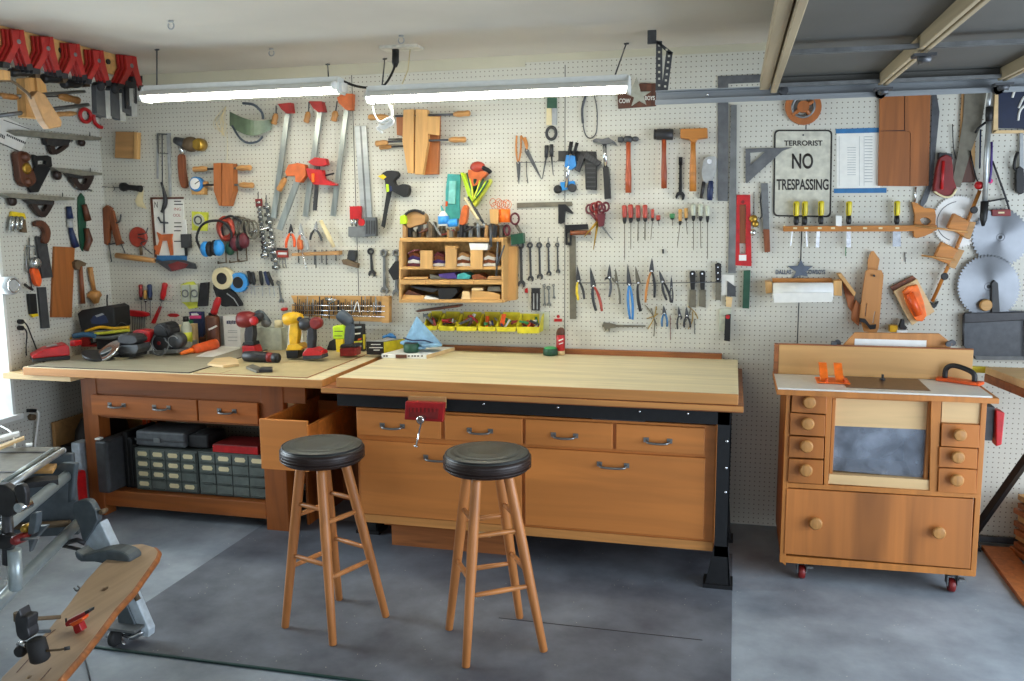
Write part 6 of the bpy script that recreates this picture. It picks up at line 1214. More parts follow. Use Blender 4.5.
O('panel', 'poster_navy', t).pl([(700, 20), (1000, 20), (1000, 280), (695, 272)], .012, .003); O('frame', 'pale_wood', t).pl([(690, 20), (706, 20), (704, 282), (676, 302)], .02, .003).pl([(676, 285), (1000, 285), (1000, 300), (676, 303)], .02, .003)
o = O('stripe', 'paper', t)
for (p) in ([(785, 100), (800, 60), (830, 50)], [(820, 160), (850, 100), (900, 60)], [(818, 230), (830, 170), (880, 125)]): o.rd([(a, b, .0135) for a, b in p], 7, sm=4)
t = th('hand_tool_black', 'black folding saw hanging at the right edge of the photo', 'saw'); O('blade', 'light_grey', t).pl([(828, 300), (845, 300), (850, 520), (826, 520)], .02, .01); O('handle', 'black', t, bev=.002).pl([(812, 500), (850, 505), (852, 640), (812, 635), (808, 580)], .04, .008, sm=2); O('lever', 'black', t).rd([(815, 410, .02), (800, 450, .03), (795, 500, .03), (825, 520, .03)], 9, sm=3); t.name = 'folding_saw'
# circular saw blades
def sawblade(label, x, y, R, m, hub, d, teeth=48, tm=None, cover=None):
    t = th('saw_disc', label, 'saw blade', 'circular saw blades on the back wall'); pts = []
    for i in range(teeth):
        a = 2*math.pi*i/teeth; b = 2*math.pi*(i+.55)/teeth
        pts += [(x+R*math.cos(a), y+R*math.sin(a)), (x+R*.915*math.cos(b), y+R*.915*math.sin(b))]
    O('disc', m, t).pl(pts, d+.0015, d-.0015); O('hub', hub, t).kn(x, y, [(d-.002, R*.06), (d+.004, R*.06)])
    o = O('arbor_ring', 'steel_dark', t).ring(x, y, R*.13, 1.5, d+.002); return t
reg('Y')
t = sawblade('white coated saw blade with fine teeth behind the wooden pegs', 480, 235, 152, 'white', 'steel_dark', .012, 60); O('line_ring', 'steel_dark', t).ring(480, 235, 118, 2, .0142, 100, 250)
sawblade('shiny steel saw blade at the upper right, partly behind the lower one', 718, 325, 168, 'blade', 'iron_black', .02, 44)
sawblade('large steel saw blade with dark teeth above the dustpan', 652, 605, 184, 'blade', 'iron_black', .03, 56)
# angled pole with wooden peg blocks carrying the blades
t = th('peg_rack', 'slanting wooden stick with two square blocks and dowels that carry blades', 'rack')
O('stick', 'mallet_wood', t).rd([(600, 60, .03), (545, 200, .03), (470, 380, .03), (330, 690, .03)], 11)
for (q, s_, a, b) in (([(455, 188), (545, 235), (510, 320), (418, 270)], [(545, 235), (580, 240), (545, 338), (505, 322)], (232, 258), (530, 296)), ([(385, 350), (475, 395), (430, 480), (340, 445)], [(475, 390), (515, 400), (460, 505), (420, 490)], (270, 428), (460, 455))):
    O('block', 'mallet_wood', t, bev=.003).pl(q, .075, .032); O('block', 'oak_block', t, bev=.003).pl(s_, .072, .032); O('dowel', 'handle_maple', t).rd([(a[0], a[1], .09), (b[0], b[1], .08)], 6)
for (x, y) in ((570, 170), (403, 548)): O('knob', 'black', t).kn(x, y, [(.04, 10), (.07, 22), (.08, 18)])
O('hanging_string', 'steel_dark', lab=('thin wire hook on the pegboard below the chisel rail', 'hook')).rd([(175, 410), (178, 465)], 2.5)
# chisel rail
reg('V')
t = O('chisel_rail', 'mallet_wood', lab=('long narrow wooden rail holding yellow handled chisels', 'rail'), bev=.001); t.pl([(190, 262), (850, 258), (1060, 255), (1060, 287), (850, 292), (190, 292)], .05, .003)
for x in (255, 318, 395, 470, 560, 652, 740, 835): O('label', 'cream', t).rc(x-10, 268, x+12, 278, .0506, .0501)
def chisel(label, x, y0, y1, yt, w, xt=None, r=18):
    t = th('chisel', label, 'chisel', 'yellow handled chisels on the rail'); xt = xt or x
    hnd(O('handle', 'chisel_yellow', t), (x+2, y0), (x, y0+(y1-y0)*.68), r, .035); O('grip', 'black', t).lt((x, y0+(y1-y0)*.62, .035), (x, y1, .035), [(0, r*.75), (.6, r*.9), (1, r*.6)]); o = O('stripe', 'black', t); o.rd([(x-r*.5, y0+12, .035+r*.00075), (x-r*.5, y0+(y1-y0)*.6, .035+r*.00075)], 2)
    O('blade', 'chrome', t).pl([(xt-w, 292), (xt+w, 292), (xt+w*1.1+(xt-x)*.4, yt), (xt-w*1.1+(xt-x)*.4, yt)], .037, .032); return t
chisel('yellow handled chisel with a thin blade, first on the rail', 262, 120, 255, 372, 3, 240); chisel('yellow handled chisel with a thin blade, second on the rail', 310, 120, 255, 378, 4, 320); chisel('yellow handled chisel with a narrow split blade, third on the rail', 402, 118, 252, 382, 9, 388)
chisel('yellow handled chisel standing alone in the middle of the rail', 560, 120, 252, 382, 12); chisel('yellow handled chisel with the widest blade, right end of the rail', 833, 118, 252, 378, 22)
O('glue_stick', 'white', lab=('bright white block standing on the chisel rail', 'block')).pl([(488, 202), (522, 204), (520, 262), (488, 260)], .05, .03)
O('steel_strip', 'green', lab=('thin green strip hanging below the middle chisel', 'strip')).rd([(543, 380), (543, 432)], 2.5, .01)
t = th('star_sign', 'blue grey metal star hung by a string over the towel roll', 'sign')
O('string', 'black', t).rd([(292, 292, .012), (290, 455, .012)], 1.8); O('star', 'star_blue', t, bev=.001).pl([(290, 452), (308, 488), (358, 488), (315, 520), (330, 548), (285, 540), (240, 560), (262, 520), (212, 488), (270, 488)], .012, .003)
text('DALLAS', 'star_blue', t, 190, 522, 26, 90, .006, bold=.03); text('COWBOYS', 'star_blue', t, 372, 522, 26, 110, .006, bold=.03)
# paper towel holder
reg('AA')
t = th('towel_holder', 'wooden wall bracket carrying a white roll of paper towels', 'holder')
O('back_board', 'mallet_wood', t, bev=.001).pl([(70, 218), (408, 218), (408, 245), (72, 242)], .03, .003); O('bracket', 'shelf_pinez', t, bev=.002).pl([(30, 235), (68, 238), (70, 300), (35, 305)], .09, .003); O('bracket', 'shelf_pinez', t, bev=.002).pl([(418, 232), (465, 230), (465, 318), (420, 315)], .09, .003)
rl = th('towel_roll', 'white roll of paper towels on the wooden wall bracket', 'paper towels'); O('roll', 'white', rl).lt((72, 292, .075), (412, 292, .075), [(0, 20), (.001, 50), (.999, 50), (1, 20)], n=28); O('loose_sheet', 'paper', rl).pl([(76, 300), (410, 300), (408, 352), (80, 356)], .128, .127)
# plywood jigs
t = th('plywood_jig', 'tall plywood jig board with two slots and a black knob', 'jig')
O('board', 'jig_ply', t, bev=.002).pl([(600, 175), (620, 165), (690, 172), (702, 200), (690, 330), (675, 500), (660, 530), (590, 520), (565, 440), (580, 300)], .06, .045, holes=[[(602, 360), (607, 360), (600, 430), (595, 430)], [(650, 405), (655, 405), (643, 472), (638, 472)]]); O('top_board', 'jig_ply', t, bev=.002).pl([(630, 65), (645, 62), (680, 110), (668, 172), (612, 170), (612, 120)], .03, .016); O('base', 'clamp_red', t, bev=.002).pl([(545, 340), (580, 380), (560, 490), (520, 455), (525, 400)], .04, .003)
O('peg', 'black', t).kn(648, 203, [(.05, 6), (.075, 6)]); O('knob', 'black', t).pl([(568, 445), (600, 450), (625, 485), (660, 480), (655, 505), (625, 508), (595, 470), (568, 465)], .085, .06)
t = th('plywood_stop', 'small slanted plywood piece right of the towel roll', 'jig'); O('board', 'clamp_maple', t, bev=.002).pl([(440, 195), (462, 188), (545, 300), (535, 322)], .08, .003); O('board', 'clamp_red', t, bev=.002).pl([(465, 235), (535, 320), (530, 420), (500, 380)], .02, .003)
reg('Z')
t = th('push_board', 'slanted wooden board with a bright orange handle block', 'push board')
O('back_board', 'handle_brown', t, bev=.002).pl([(92, 40), (220, -25), (250, 0), (110, 65)], .02, .003); O('board', 'pale_wood', t, bev=.002).pl([(110, 65), (245, -5), (345, 180), (215, 258)], .04, .022); O('handle', 'bright_orange', t, bev=.004).pl([(165, 70), (235, 30), (255, 45), (300, 200), (240, 232)], .075, .041, sm=2); O('grip', 'orange', t).rd([(200, 75, .085), (255, 200, .085)], 22)
t = th('jig_clamp', 'black star knobs with a yellow block at the foot of the jigs', 'knob'); O('block', 'drill_yellow', t, bev=.002).rc(90, 258, 135, 296, .05, .003); O('knob', 'black', t).pl([(160, 225), (172, 225), (175, 255), (190, 270), (180, 282), (150, 280), (145, 268)], .06, .02); O('strip', 'white', t).rc(130, 285, 190, 300, .055, .003)
O('jig_bolt', 'black', lab=('black star knob at the lower right of the orange handle board', 'knob')).pl([(325, 128), (348, 140), (368, 122), (355, 150), (342, 162), (330, 155)], .04, .003)
# dustpan
t = th('dustpan', 'large dark grey dustpan with its handle up leaning against the wall', 'dustpan')
O('pan', 'dustpan_grey', t, bev=.003).pl([(515, 185), (665, 180), (672, 0), (700, -10), (712, 170), (860, 178), (1000, 180), (1000, 455), (575, 452), (505, 370), (505, 200)], .03, .022); O('lip', 'gun_metal', t, bev=.003).pl([(512, 188), (850, 182), (1000, 184), (1000, 228), (850, 228), (512, 246)], .045, .030); O('rim', 'gun_metal', t).rd([(508, 195, .04), (506, 372, .04)], 6).rd([(850, 230, .04), (855, 450, .04)], 4); O('handle', 'dark_grey', t, bev=.003).pl([(668, 20), (685, 0), (705, 20), (715, 182), (668, 185)], .05, .03); O('front_edge', 'mid_grey', t).pl([(575, 432), (1000, 435), (1000, 455), (578, 453)], .04, .031)
O('round_knob', 'shelf_pine', lab=('round wooden knob in front of the lowest saw blade', 'knob')).kn(640, 145, [(.032, 20), (.05, 36), (.07, 30)])
# right-hand side bench with black folding leg, yellow strip
t = th('side_bench', 'pale wooden bench corner on black steel legs at the right edge', 'bench')
O('top', 'router_pale', t, bev=.003).prism([Vector((3.30, -.10, .885)), Vector((4.2, -.10, .885)), Vector((4.2, -.75, .885)), Vector((3.42, -.75, .885))], Vector((0, 0, .035)))
O('apron', 'edge_brown', t, bev=.002).prism([Vector((3.298, -.10, .845)), Vector((3.33, -.10, .845)), Vector((3.45, -.75, .845)), Vector((3.418, -.75, .845))], Vector((0, 0, .04)))
O('yellow_strip', 'chisel_yellow', t).box((3.19, -.085, .885), (3.32, -.06, .915))
O('leg', 'iron_black', t, bev=.002).bar((3.27, -.10, .02), (3.56, -.45, .86), .045, .03); O('foot', 'iron_black', t).box((3.24, -.14, .0), (3.33, -.06, .02)); O('brace', 'steel_dark', t).bar((3.26, -.03, .03), (3.9, -.03, .03), .02, .03); O('bolt', 'chrome', t).ell((3.30, -.155, .12), (.008, .006, .008), 8)
O('leg', 'iron_black', t).bar((4.1, -.1, .0), (4.1, -.4, .86), .04, .03)
for k in range(9):
    O('lumber_offcut', ('clamp_red', 'edge_brown', 'shelf_pine')[k % 3], lab=('reddish offcut in the board stack at the right edge, '+('bottom', 'second', 'third', 'fourth', 'fifth', 'sixth', 'seventh', 'eighth', 'top')[k]+' one counted from the floor', 'board', 'boards stacked at the right edge'), bev=.002).bar((3.56+.01*(k % 3), -.09-.02*(k % 2), .02+k*.033), (3.68+.02*(k % 4), -.62, .02+k*.033), .20, .026)
O('floor_board', 'clamp_red', lab=('flat reddish board lying on the floor at the right edge', 'board'), bev=.002).prism([Vector((3.34, -.10, .001)), Vector((3.47, -.10, .001)), Vector((3.46, -1.0, .001)), Vector((3.34, -.75, .001))], Vector((0, 0, .02)))
# ================================================================ THINGS ON THE WINDOW BENCH
ZL = .8905; ZR = .9025
def onz(x, y, z):
    ox = G['ax'], G['val'], G['sg']; zp(z); p = P(x, y); G['ax'], G['val'], G['sg'] = ox; return p
def stand(x, y, z):
    """upright drawing plane through the point of the bench top seen at (x, y)"""
    p = onz(x, y, z); yp(p.y); return p
reg(20, 295, 8.533)
ypos = stand(110, 575, ZL)
t = th('tool_case', 'bright red plastic tool case at the left end of the window bench', 'case')
a = onz(108, 578, ZL); b = onz(430, 550, ZL)
d_ = (b-a); d_.z = 0; n_ = Vector((-d_.y, d_.x, 0)).normalized()
if n_.y < 0: n_ = -n_
O('base', 'black', t, bev=.004).prism([a, b, b+n_*.14, a+n_*.14], Vector((0, 0, .022)))
a2 = a+Vector((0, 0, .022)); b2 = b+Vector((0, 0, .022))
O('lid', 'red', t, bev=.008).prism([a2, b2, b2+Vector((0, 0, .05)), b2-d_*.12+Vector((0, 0, .062)), a2+d_*.35+Vector((0, 0, .045)), a2+Vector((0, 0, .012))], n_*.14)
O('hinge', 'red', t, bev=.003).box((b2.x-.03, b2.y+.04, b2.z+.045), (b2.x, b2.y+.1, b2.z+.075)); O('label', 'light_grey', t).prism([a2+d_*.42+n_*.03+Vector((0, 0, .052)), a2+d_*.70+n_*.03+Vector((0, 0, .0585)), a2+d_*.70+n_*.09+Vector((0, 0, .0585)), a2+d_*.42+n_*.09+Vector((0, 0, .052))], Vector((0, 0, .002)))
# silver bowl dish with discs
p = onz(620, 560, ZL)
t = th('sanding_disc_box', 'pair of round silver sanding discs lying tilted beside the red case', 'disc')
O('disc', 'gun_metal', t).lathe(p+Vector((0, .05, .0)), p+Vector((.006, .05, .024)), [(0, .05), (.3, .085), (1, .092)], 28); O('disc', 'chrome', t).lathe(p+Vector((.05, .07, .03)), p+Vector((.044, .06, .045)), [(0, .075), (.5, .09), (1, .085)], 28); O('disc_hub', 'galv', t).lathe(p+Vector((.044, .06, .045)), p+Vector((.042, .057, .052)), [(0, .04), (1, .03)], 20); t.name = 'grinding_disc'
# small red power tool
p = onz(560, 440, ZL); yp(p.y)
t = th('rotary_tool', 'small red and black power tool lying behind the silver discs', 'power tool')
O('body', 'red', t, bev=.004).pl([(512, 370), (560, 362), (590, 380), (595, 425), (515, 425)], .05, .0, sm=2); O('cap', 'black', t, bev=.003).pl([(590, 375), (640, 365), (650, 410), (595, 415)], .045, .005); O('base', 'red', t, bev=.002).pl([(520, 425), (650, 425), (648, 442), (520, 442)], .05, -.02); O('nose', 'light_grey', t).pl([(620, 362), (646, 368), (645, 400), (625, 400)], .048, .0)
# black case leaning at the back corner
yp(-.30)
t = th('equipment_case', 'black soft case with a blue label standing in the corner of the window bench', 'case')
O('body', 'black', t, bev=.008).pl([(488, 160), (525, 128), (760, 88), (800, 110), (810, 270), (790, 300), (510, 312), (520, 300)], .07, -.07); O('lower', 'black_soft', t).box((-1.52, -.35, ZL), (-1.22, -.26, .99)); O('label', 'navy', t).pl([(600, 215), (625, 180), (700, 160), (735, 185), (752, 235), (690, 250), (610, 245)], .0715, .0701); O('label', 'light_grey', t).pl([(640, 175), (700, 155), (720, 165), (655, 190)], .0722, .0716); O('handle', 'black', t).rd([(745, 100, 0), (742, 40, -.02), (745, 0, -.04)], 6)
# pale cloth / dish behind
O('plastic_bowl', 'light_grey', lab=('pale clear plastic bag lying behind the red case', 'bag'), bev=.01).prism([onz(230, 470, ZL)+Vector((0, 0, .0)), onz(470, 430, ZL), onz(460, 400, ZL), onz(300, 410, ZL)], Vector((0, -.0, .05)))
# yellow/green level and straps
for q, (pts, r, m, lb, nm) in enumerate(((((460, 350), (560, 335), (660, 350)), 22, 'blueglass', 'blue grey padded tube lying on the window bench', 'tube'), (((560, 310), (680, 275), (800, 285), (930, 275)), 12, 'drill_yellow', 'long yellow strap lying across the back of the window bench', 'strap'), (((640, 330), (760, 320), (930, 300)), 12, 'acid_yellow', 'yellow green strap lying behind the sander', 'strap'), (((350, 440), (390, 400), (440, 365)), 6, 'drill_yellow', 'thin yellow cord behind the red case', 'cord'), (((640, 360), (760, 365), (850, 350), (930, 330)), 14, 'mid_grey', 'grey hose lying across the window bench', 'hose'), (((800, 300), (860, 235), (920, 260)), 3, 'steel_dark', 'thin dark wire arching behind the sander', 'wire'))):
    yp(-.38); mn = min(P(a, b, 0).z for a, b in pts); k = K(*pts[0]); dz = ZL+r*k-mn if mn < ZL+r*k else 0
    O(nm, m, lab=(lb, nm)).tube([P(a, b, 0)+Vector((0, 0, max(0, dz))) for a, b in pts], r*k, 8, smooth=4)
# sander
reg(20, 295, 8.533); p = stand(900, 530, ZL)
t = th('belt_sander', 'dark grey power sander lying in the middle of the window bench', 'sander')
O('body', 'gun_metal', t, bev=.006).pl([(835, 360), (880, 340), (960, 345), (1000, 380), (990, 410), (940, 425), (840, 410)], .05, -.04, sm=2); O('base', 'steel_dark', t, bev=.003).pl([(825, 430), (1000, 425), (1010, 460), (990, 500), (850, 510), (825, 480)], .06, -.05); O('base', 'black', t, bev=.003).pl([(840, 500), (990, 495), (985, 530), (850, 535)], .05, -.05); O('neck', 'black', t).pl([(860, 405), (960, 415), (960, 435), (860, 435)], .04, -.03); O('dust_bag', 'light_grey', t, bev=.004).pl([(780, 470), (830, 450), (840, 500), (800, 520)], .05, 0); O('paper', 'cream', t).pl([(790, 535), (880, 540), (870, 560), (810, 555)], .07, .02)
t = th('sander_cord', 'grey cord heaped in front of the sander', 'cord')
p = onz(800, 545, ZL); cc = O('cord', 'steel_dark', t)
for k in range(6): cc.torus(p+Vector((.02*k-.03, .05+random.uniform(-.03, .03), .010+.006*k)), (random.uniform(-.3, .3), random.uniform(-.3, .3), 1), .03+random.random()*.02, .004, n=16, m=6)
reg(130, 290, 8.533); p = stand(280, 545, ZL)
t = th('circular_saw', 'black circular saw with its round guard facing forward on the bench', 'circular saw')
O('guard', 'gun_metal', t).kn(250, 455, [(-.03, 85), (.0, 92), (.02, 92), (.03, 70), (.035, 20)]); O('motor', 'black', t, bev=.008).pl([(200, 320), (245, 285), (300, 285), (335, 330), (330, 400), (215, 400)], .05, -.05, sm=2); O('wheel', 'steel_dark', t).kn(360, 440, [(-.05, 60), (.0, 68), (.02, 66), (.03, 30)]); O('hub', 'dark_red', t).kn(242, 455, [(.03, 18), (.040, 14)]); O('arc', 'mid_grey', t).ring(250, 455, 66, 6, .034, 20, 320); O('arc', 'light_grey', t).ring(370, 440, 45, 4, .026, 30, 250); O('handle', 'black', t).rd([(215, 330, .02), (250, 300, .04), (310, 330, .05), (330, 390, .04)], 14, sm=4); O('shoe', 'galv', t, bev=.002).pl([(160, 520), (400, 510), (405, 540), (165, 548)], .05, -.06)
O('power_cord', 'mid_grey', t).rd([(190, 480, .06), (210, 545, .07), (280, 550, .08), (330, 470, .06), (300, 430, .05)], 5, sm=4)
t = th('red_tool', 'small red and white power plane behind the circular saw', 'power tool')
yp(-.42); O('body', 'red', t, bev=.006).pl([(20, 355), (70, 340), (140, 350), (165, 385), (150, 440), (110, 470), (80, 470), (40, 420)], .05, -.02, sm=2); O('stripe', 'paper', t).pl([(80, 385), (110, 370), (140, 400), (120, 412)], .052, .0501); O('base', 'paper', t, bev=.002).prism([Vector((-1.16, -.44, ZL)), Vector((-1.04, -.44, ZL)), Vector((-1.04, -.36, ZL)), Vector((-1.16, -.36, ZL))], Vector((0, 0, .05))); t.name = 'power_plane'
# bottles and boxes against the wall: bases on the bench
def boxw(name, label, cat, x0, y0, x1, yv, m, depth=.04, parts=(), h=None):
    """upright carton: left/top/right in drawing units on the plane y = yv, resting on the bench"""
    yp(yv); t = th(name, label, cat); A = P(x0, y0, 0); B = P(x1, y0, 0)
    O('body', m, t, bev=.002).box((A.x, yv, ZL), (B.x, yv+depth, A.z)); return t
boxw('wood_block', 'pale wooden block standing against the pegboard behind the saw', 'block', 330, 300, 430, -.09, 'cream')
t = th('glue_bottle', 'small amber bottle with a black cap behind the circular saw', 'bottle'); yp(-.15)
A = P(475, 240); kk = K(475, 240); O('body', 'clear_plastic', t).lathe((A.x, -.15, ZL), (A.x, -.15, A.z-.015), [(0, .028), (.05, .032), (.75, .032), (.9, .02), (1, .014)], 16); O('cap', 'black', t).lathe((A.x, -.15, A.z-.02), (A.x, -.15, A.z+.01), [(0, .017), (1, .016)], 14); O('label', 'acid_yellow', t).lathe((A.x, -.15, ZL+.03), (A.x, -.15, ZL+.09), [(0, .0326), (1, .0326)], 16)
boxw('carton', 'pale box next to the amber bottle on the window bench', 'box', 500, 290, 545, -.10, 'pale_wood')
t = boxw('carton', 'blue and purple cardboard pack standing against the pegboard', 'box', 505, 185, 612, -.05, 'navy', .03)
O('print', 'purple', t).rc(505, 188, 608, 205, .001, 0); O('print', 'pink', t).rc(510, 218, 608, 245, .001, 0); O('print', 'green', t).pl([(500, 250), (540, 262), (535, 330), (500, 330)], .001, 0); O('print', 'paper', t).pl([(520, 200), (570, 196), (590, 215), (525, 218)], .0015, 0)
yp(-.035); O('label_card', 'red', lab=('white card with a red oval mark behind the bottles', 'card')).pl([(315, 212), (345, 200), (400, 203), (425, 218), (395, 232), (340, 230)], .004, .001)
yp(-.12); A = P(700, 215); t = th('tin_can', 'dark brown tin bottle with pale scratches against the pegboard', 'bottle'); O('body', 'walnut', t).lathe((A.x, -.12, ZL), (A.x, -.12, A.z), [(0, .04), (.02, .042), (.93, .042), (1, .03)], 18); O('cap', 'black', t).lathe((A.x, -.12, A.z), (A.x, -.12, A.z+.015), [(0, .022), (1, .02)], 14); O('scratch', 'paper', t).pl([(668, 330), (690, 322), (735, 300), (745, 310), (700, 335), (672, 345)], .045, .0435)
yp(-.10); t = th('marker', 'thick red handled tool standing in front of the black gloves', 'tool'); hnd(O('handle', 'red', t), (712, 205), (758, 65), 30, .03); O('tip', 'black', t).lt((712, 205), (705, 225), [(0, 18), (1, 12)], .03); t.name = 'screwdriver'; t['category'] = 'screwdriver'
boxw('carton', 'plain beige pack between brown tin and white carton', 'box', 742, 225, 800, -.05, 'light_grey', .02)
t = boxw('glue_carton', 'white carton with blue lettering standing behind the drills', 'box', 792, 220, 935, -.10, 'white', .06)
o = O('print', 'navy', t)
for k in range(5): o.pl([(824+k*16, 262-(k%2)*4), (836+k*16, 262), (836+k*16, 290), (824+k*16, 288+(k%3)*3)], .0008, 0)
for yy in (345, 360, 400, 430): O('print', 'light_grey', t).rc(835, yy, 915, yy+5, .0008, 0)
# battery charger, wood and orange saw
p = stand(440, 530, ZL)
O('steel_box', 'light_grey', lab=('low grey metal box right of the circular saw', 'box'), bev=.003).prism([onz(385, 530, ZL), onz(575, 470, ZL), onz(560, 445, ZL), onz(400, 480, ZL)], Vector((0, 0, .035)))
O('brown_roll', 'walnut', lab=('brown leather roll lying in front of the brown tin', 'roll')).lathe(onz(560, 470, ZL)+Vector((0, .05, .03)), onz(850, 470, ZL)+Vector((0, .05, .03)), [(0, .02), (.05, .03), (.7, .03), (.95, .034), (1, .02)], 14)
a = onz(430, 560, ZL)+Vector((0, 0, .012)); b = onz(745, 500, ZL)+Vector((0, 0, .03))
t = th('utility_saw', 'bright orange bladed multi tool lying diagonally on white paper', 'tool')
O('body', 'orange', t).lathe(a.lerp(b, .32), b, [(0, .018), (.1, .028), (.8, .032), (.95, .03), (1, .016)], 14); O('blade', 'bright_orange', t).lathe(a, a.lerp(b, .34), [(0, .006), (.3, .012), (.6, .013), (1, .017)], 10); t.name = 'multi_tool'
O('paper_sheet', 'paper', lab=('white sheet of paper under the orange tool on the bench', 'paper')).prism([onz(560, 568, ZL), onz(710, 572, ZL), onz(940, 500, ZL), onz(940, 465, ZL), onz(760, 480, ZL)], Vector((0, 0, .001)))
# squeegee bits on hardboard
reg('F')
O('offcut', 'pale_wood', lab=('pale split wood piece on the hardboard sheet near the front edge', 'wood piece'), bev=.002).prism([onz(610, 600, ZL), onz(700, 612, ZL), onz(790, 600, ZL), onz(780, 572, ZL), onz(735, 560, ZL), onz(650, 570, ZL)], Vector((0, 0, .012)))
reg('I')
t = th('spring_clip', 'small metal clip with a dark end on the hardboard sheet', 'clip'); O('plate', 'lead', t, bev=.001).prism([onz(90, 560, ZL), onz(150, 585, ZL), onz(200, 575, ZL), onz(130, 545, ZL)], Vector((0, 0, .012))); O('end', 'gun_metal', t, bev=.001).prism([onz(160, 582, ZL), onz(240, 580, ZL), onz(242, 565, ZL), onz(180, 562, ZL)], Vector((0, 0, .014)))
# cordless tools
def drill(label, base, body, grip, batt, bm_, gm, btm, nose=None, cm='black', extra=None):
    p = stand(base[0], base[1], ZL); t = th('cordless_drill', label, 'drill', 'cordless tools on the window bench')
    O('motor_body', bm_, t).lt(body[0], body[1], [(0, body[2]*.55), (.04, body[2]*.88), (.2, body[2]), (.6, body[2]*1.02), (.8, body[2]*.9), (1, body[2]*.62)], -.0, 18)
    if nose: O('chuck', 'gun_metal', t).lt(nose[0], nose[1], [(0, nose[2]), (.5, nose[2]), (.8, nose[2]*.6), (1, nose[2]*.25)], 0, 14)
    O('grip', gm, t, bev=.006).pl(grip, .022, -.022, sm=2)
    O('battery', btm, t, bev=.005).pl(batt, .035, -.04); O('battery_top', cm, t, bev=.003).pl([(batt[0][0], batt[0][1]-3), (batt[1][0], batt[1][1]-3), (batt[1][0]-5, batt[1][1]-22), (batt[0][0]+8, batt[0][1]-22)], .032, -.036)
    return t
t = drill('red and black cordless drill standing left in front of the white carton', (105, 472), ((50, 282), (150, 280), 44), [(88, 310), (130, 318), (128, 415), (80, 420)], [(65, 432), (135, 430), (150, 470), (70, 474)], 'dark_red', 'gun_metal', 'red', ((148, 280), (188, 250), 26))
O('side_cap', 'red', t).kn(128, 290, [(.03, 24), (.047, 20), (.05, 8)])
p = stand(180, 521, ZL)
t = th('cordless_screwdriver', 'dark cordless screwdriver lying flat in front of the red drill', 'screwdriver')
O('body', 'gun_metal', t).lt((75, 488), (215, 495), [(0, 16), (.06, 26), (.4, 30), (1, 28)], 0); O('collar', 'dark_red', t).lt((205, 494), (245, 497), [(0, 27), (1, 26)], 0); O('chuck', 'black', t).lt((245, 497), (283, 500), [(0, 26), (.8, 25), (1, 16)], 0)
t = th('angle_head', 'grey angled tool head behind the red drill', 'tool head'); yp(-.20); O('arm', 'cast_grey', t).rd([(148, 250, .0), (175, 245, .02), (215, 300, .02)], [16, 18, 20], sm=3); O('head', 'galv', t).ell(P(205, 300, .02), (.03, .03, .028), 12); O('post', 'gun_metal', t).box((-.60, -.22, ZL), (-.585, -.19, 1.03)); t.name = 'angle_attachment'
t = drill('yellow cordless drill with a black battery in the middle of the drills', (352, 502), ((308, 280), (408, 270), 34), [(338, 300), (385, 300), (378, 430), (335, 430)], [(315, 458), (388, 456), (386, 500), (320, 503)], 'drill_yellow', 'drill_yellow', 'black', None, 'drill_yellow')
O('vent', 'gun_metal', t).kn(392, 280, [(.02, 14), (.034, 12)]); O('foot_flange', 'drill_yellow', t, bev=.005).pl([(325, 425), (385, 420), (415, 440), (400, 455), (315, 458)], .045, -.04)
t = drill('red and dark grey impact driver right of the yellow drill', (465, 512), ((402, 310), (470, 305), 34), [(438, 330), (472, 330), (470, 445), (436, 448)], [(408, 485), (522, 480), (526, 502), (412, 512)], 'gun_metal', 'gun_metal', 'dark_grey', None, 'red'); O('side_panel', 'dark_red', t).kn(475, 305, [(-.02, 30), (.02, 33), (.036, 22)]); O('battery_top', 'red', t, bev=.003).pl([(412, 470), (435, 445), (475, 445), (520, 472), (516, 484), (410, 488)], .04, -.04)
t = drill('blue grey cordless drill with a dark red battery at the right end', (668, 492), ((618, 245), (690, 305), 34), [(652, 320), (690, 310), (685, 430), (648, 430)], [(620, 445), (715, 442), (712, 488), (622, 492)], 'band_grey', 'band_grey', 'dark_red', None, 'gun_metal')
t = th('yellow_charger', 'bright yellow tool body standing behind the blue grey drill', 'tool'); yp(-.12); O('body', 'lime', t, bev=.006).pl([(580, 320), (645, 315), (650, 392), (582, 392)], .03, -.03); O('lower', 'yellow', t, bev=.006).pl([(596, 390), (645, 390), (640, 470), (602, 470)], .025, -.025); o = O('print', 'gun_metal', t); o.rc(592, 345, 640, 350, .0308, .03); o.rc(592, 372, 636, 376, .0308, .03); t.name = 'stud_finder'
t = boxw('battery_package', 'black and yellow battery package behind the blue grey drill', 'package', 680, 308, 752, -.10, 'black', .04)
for (x0, y0, x1, y1, m) in ((688, 318, 745, 328, 'light_grey'), (690, 355, 740, 363, 'paper'), (700, 400, 750, 410, 'acid_yellow'), (690, 428, 745, 436, 'light_grey'), (725, 385, 745, 395, 'orange')): O('print', m, t).pl([(x0, y0+6), (x1, y0), (x1, y1), (x0, y1+6)], .001, 0)
O('print', 'chisel_yellow', t).pl([(750, 365), (762, 368), (760, 450), (748, 450)], -.001, -.02)
t = th('bottle', 'large clear plastic jar of sawdust coloured glue behind the red drill', 'jar'); yp(-.14); A = P(150, 330)
O('body', 'clear_plastic', t).box((A.x, -.16, ZL), (P(300, 320).x, -.09, 1.02)); O('cap', 'cream', t).lathe((P(262, 245).x, -.12, 1.02), (P(262, 245).x, -.12, 1.06), [(0, .025), (1, .022)], 14); t.name = 'plastic_jug'; t['label'] = 'pale translucent square jug with a cream cap behind the red drill'
O('paper_cone', 'paper', lab=('white folded paper between the red and the yellow drill', 'paper'), bev=.001).prism([Vector((-.37, -.20, ZL)), Vector((-.27, -.20, ZL)), Vector((-.285, -.20, 1.04)), Vector((-.345, -.20, 1.07))], Vector((0, .03, 0)))
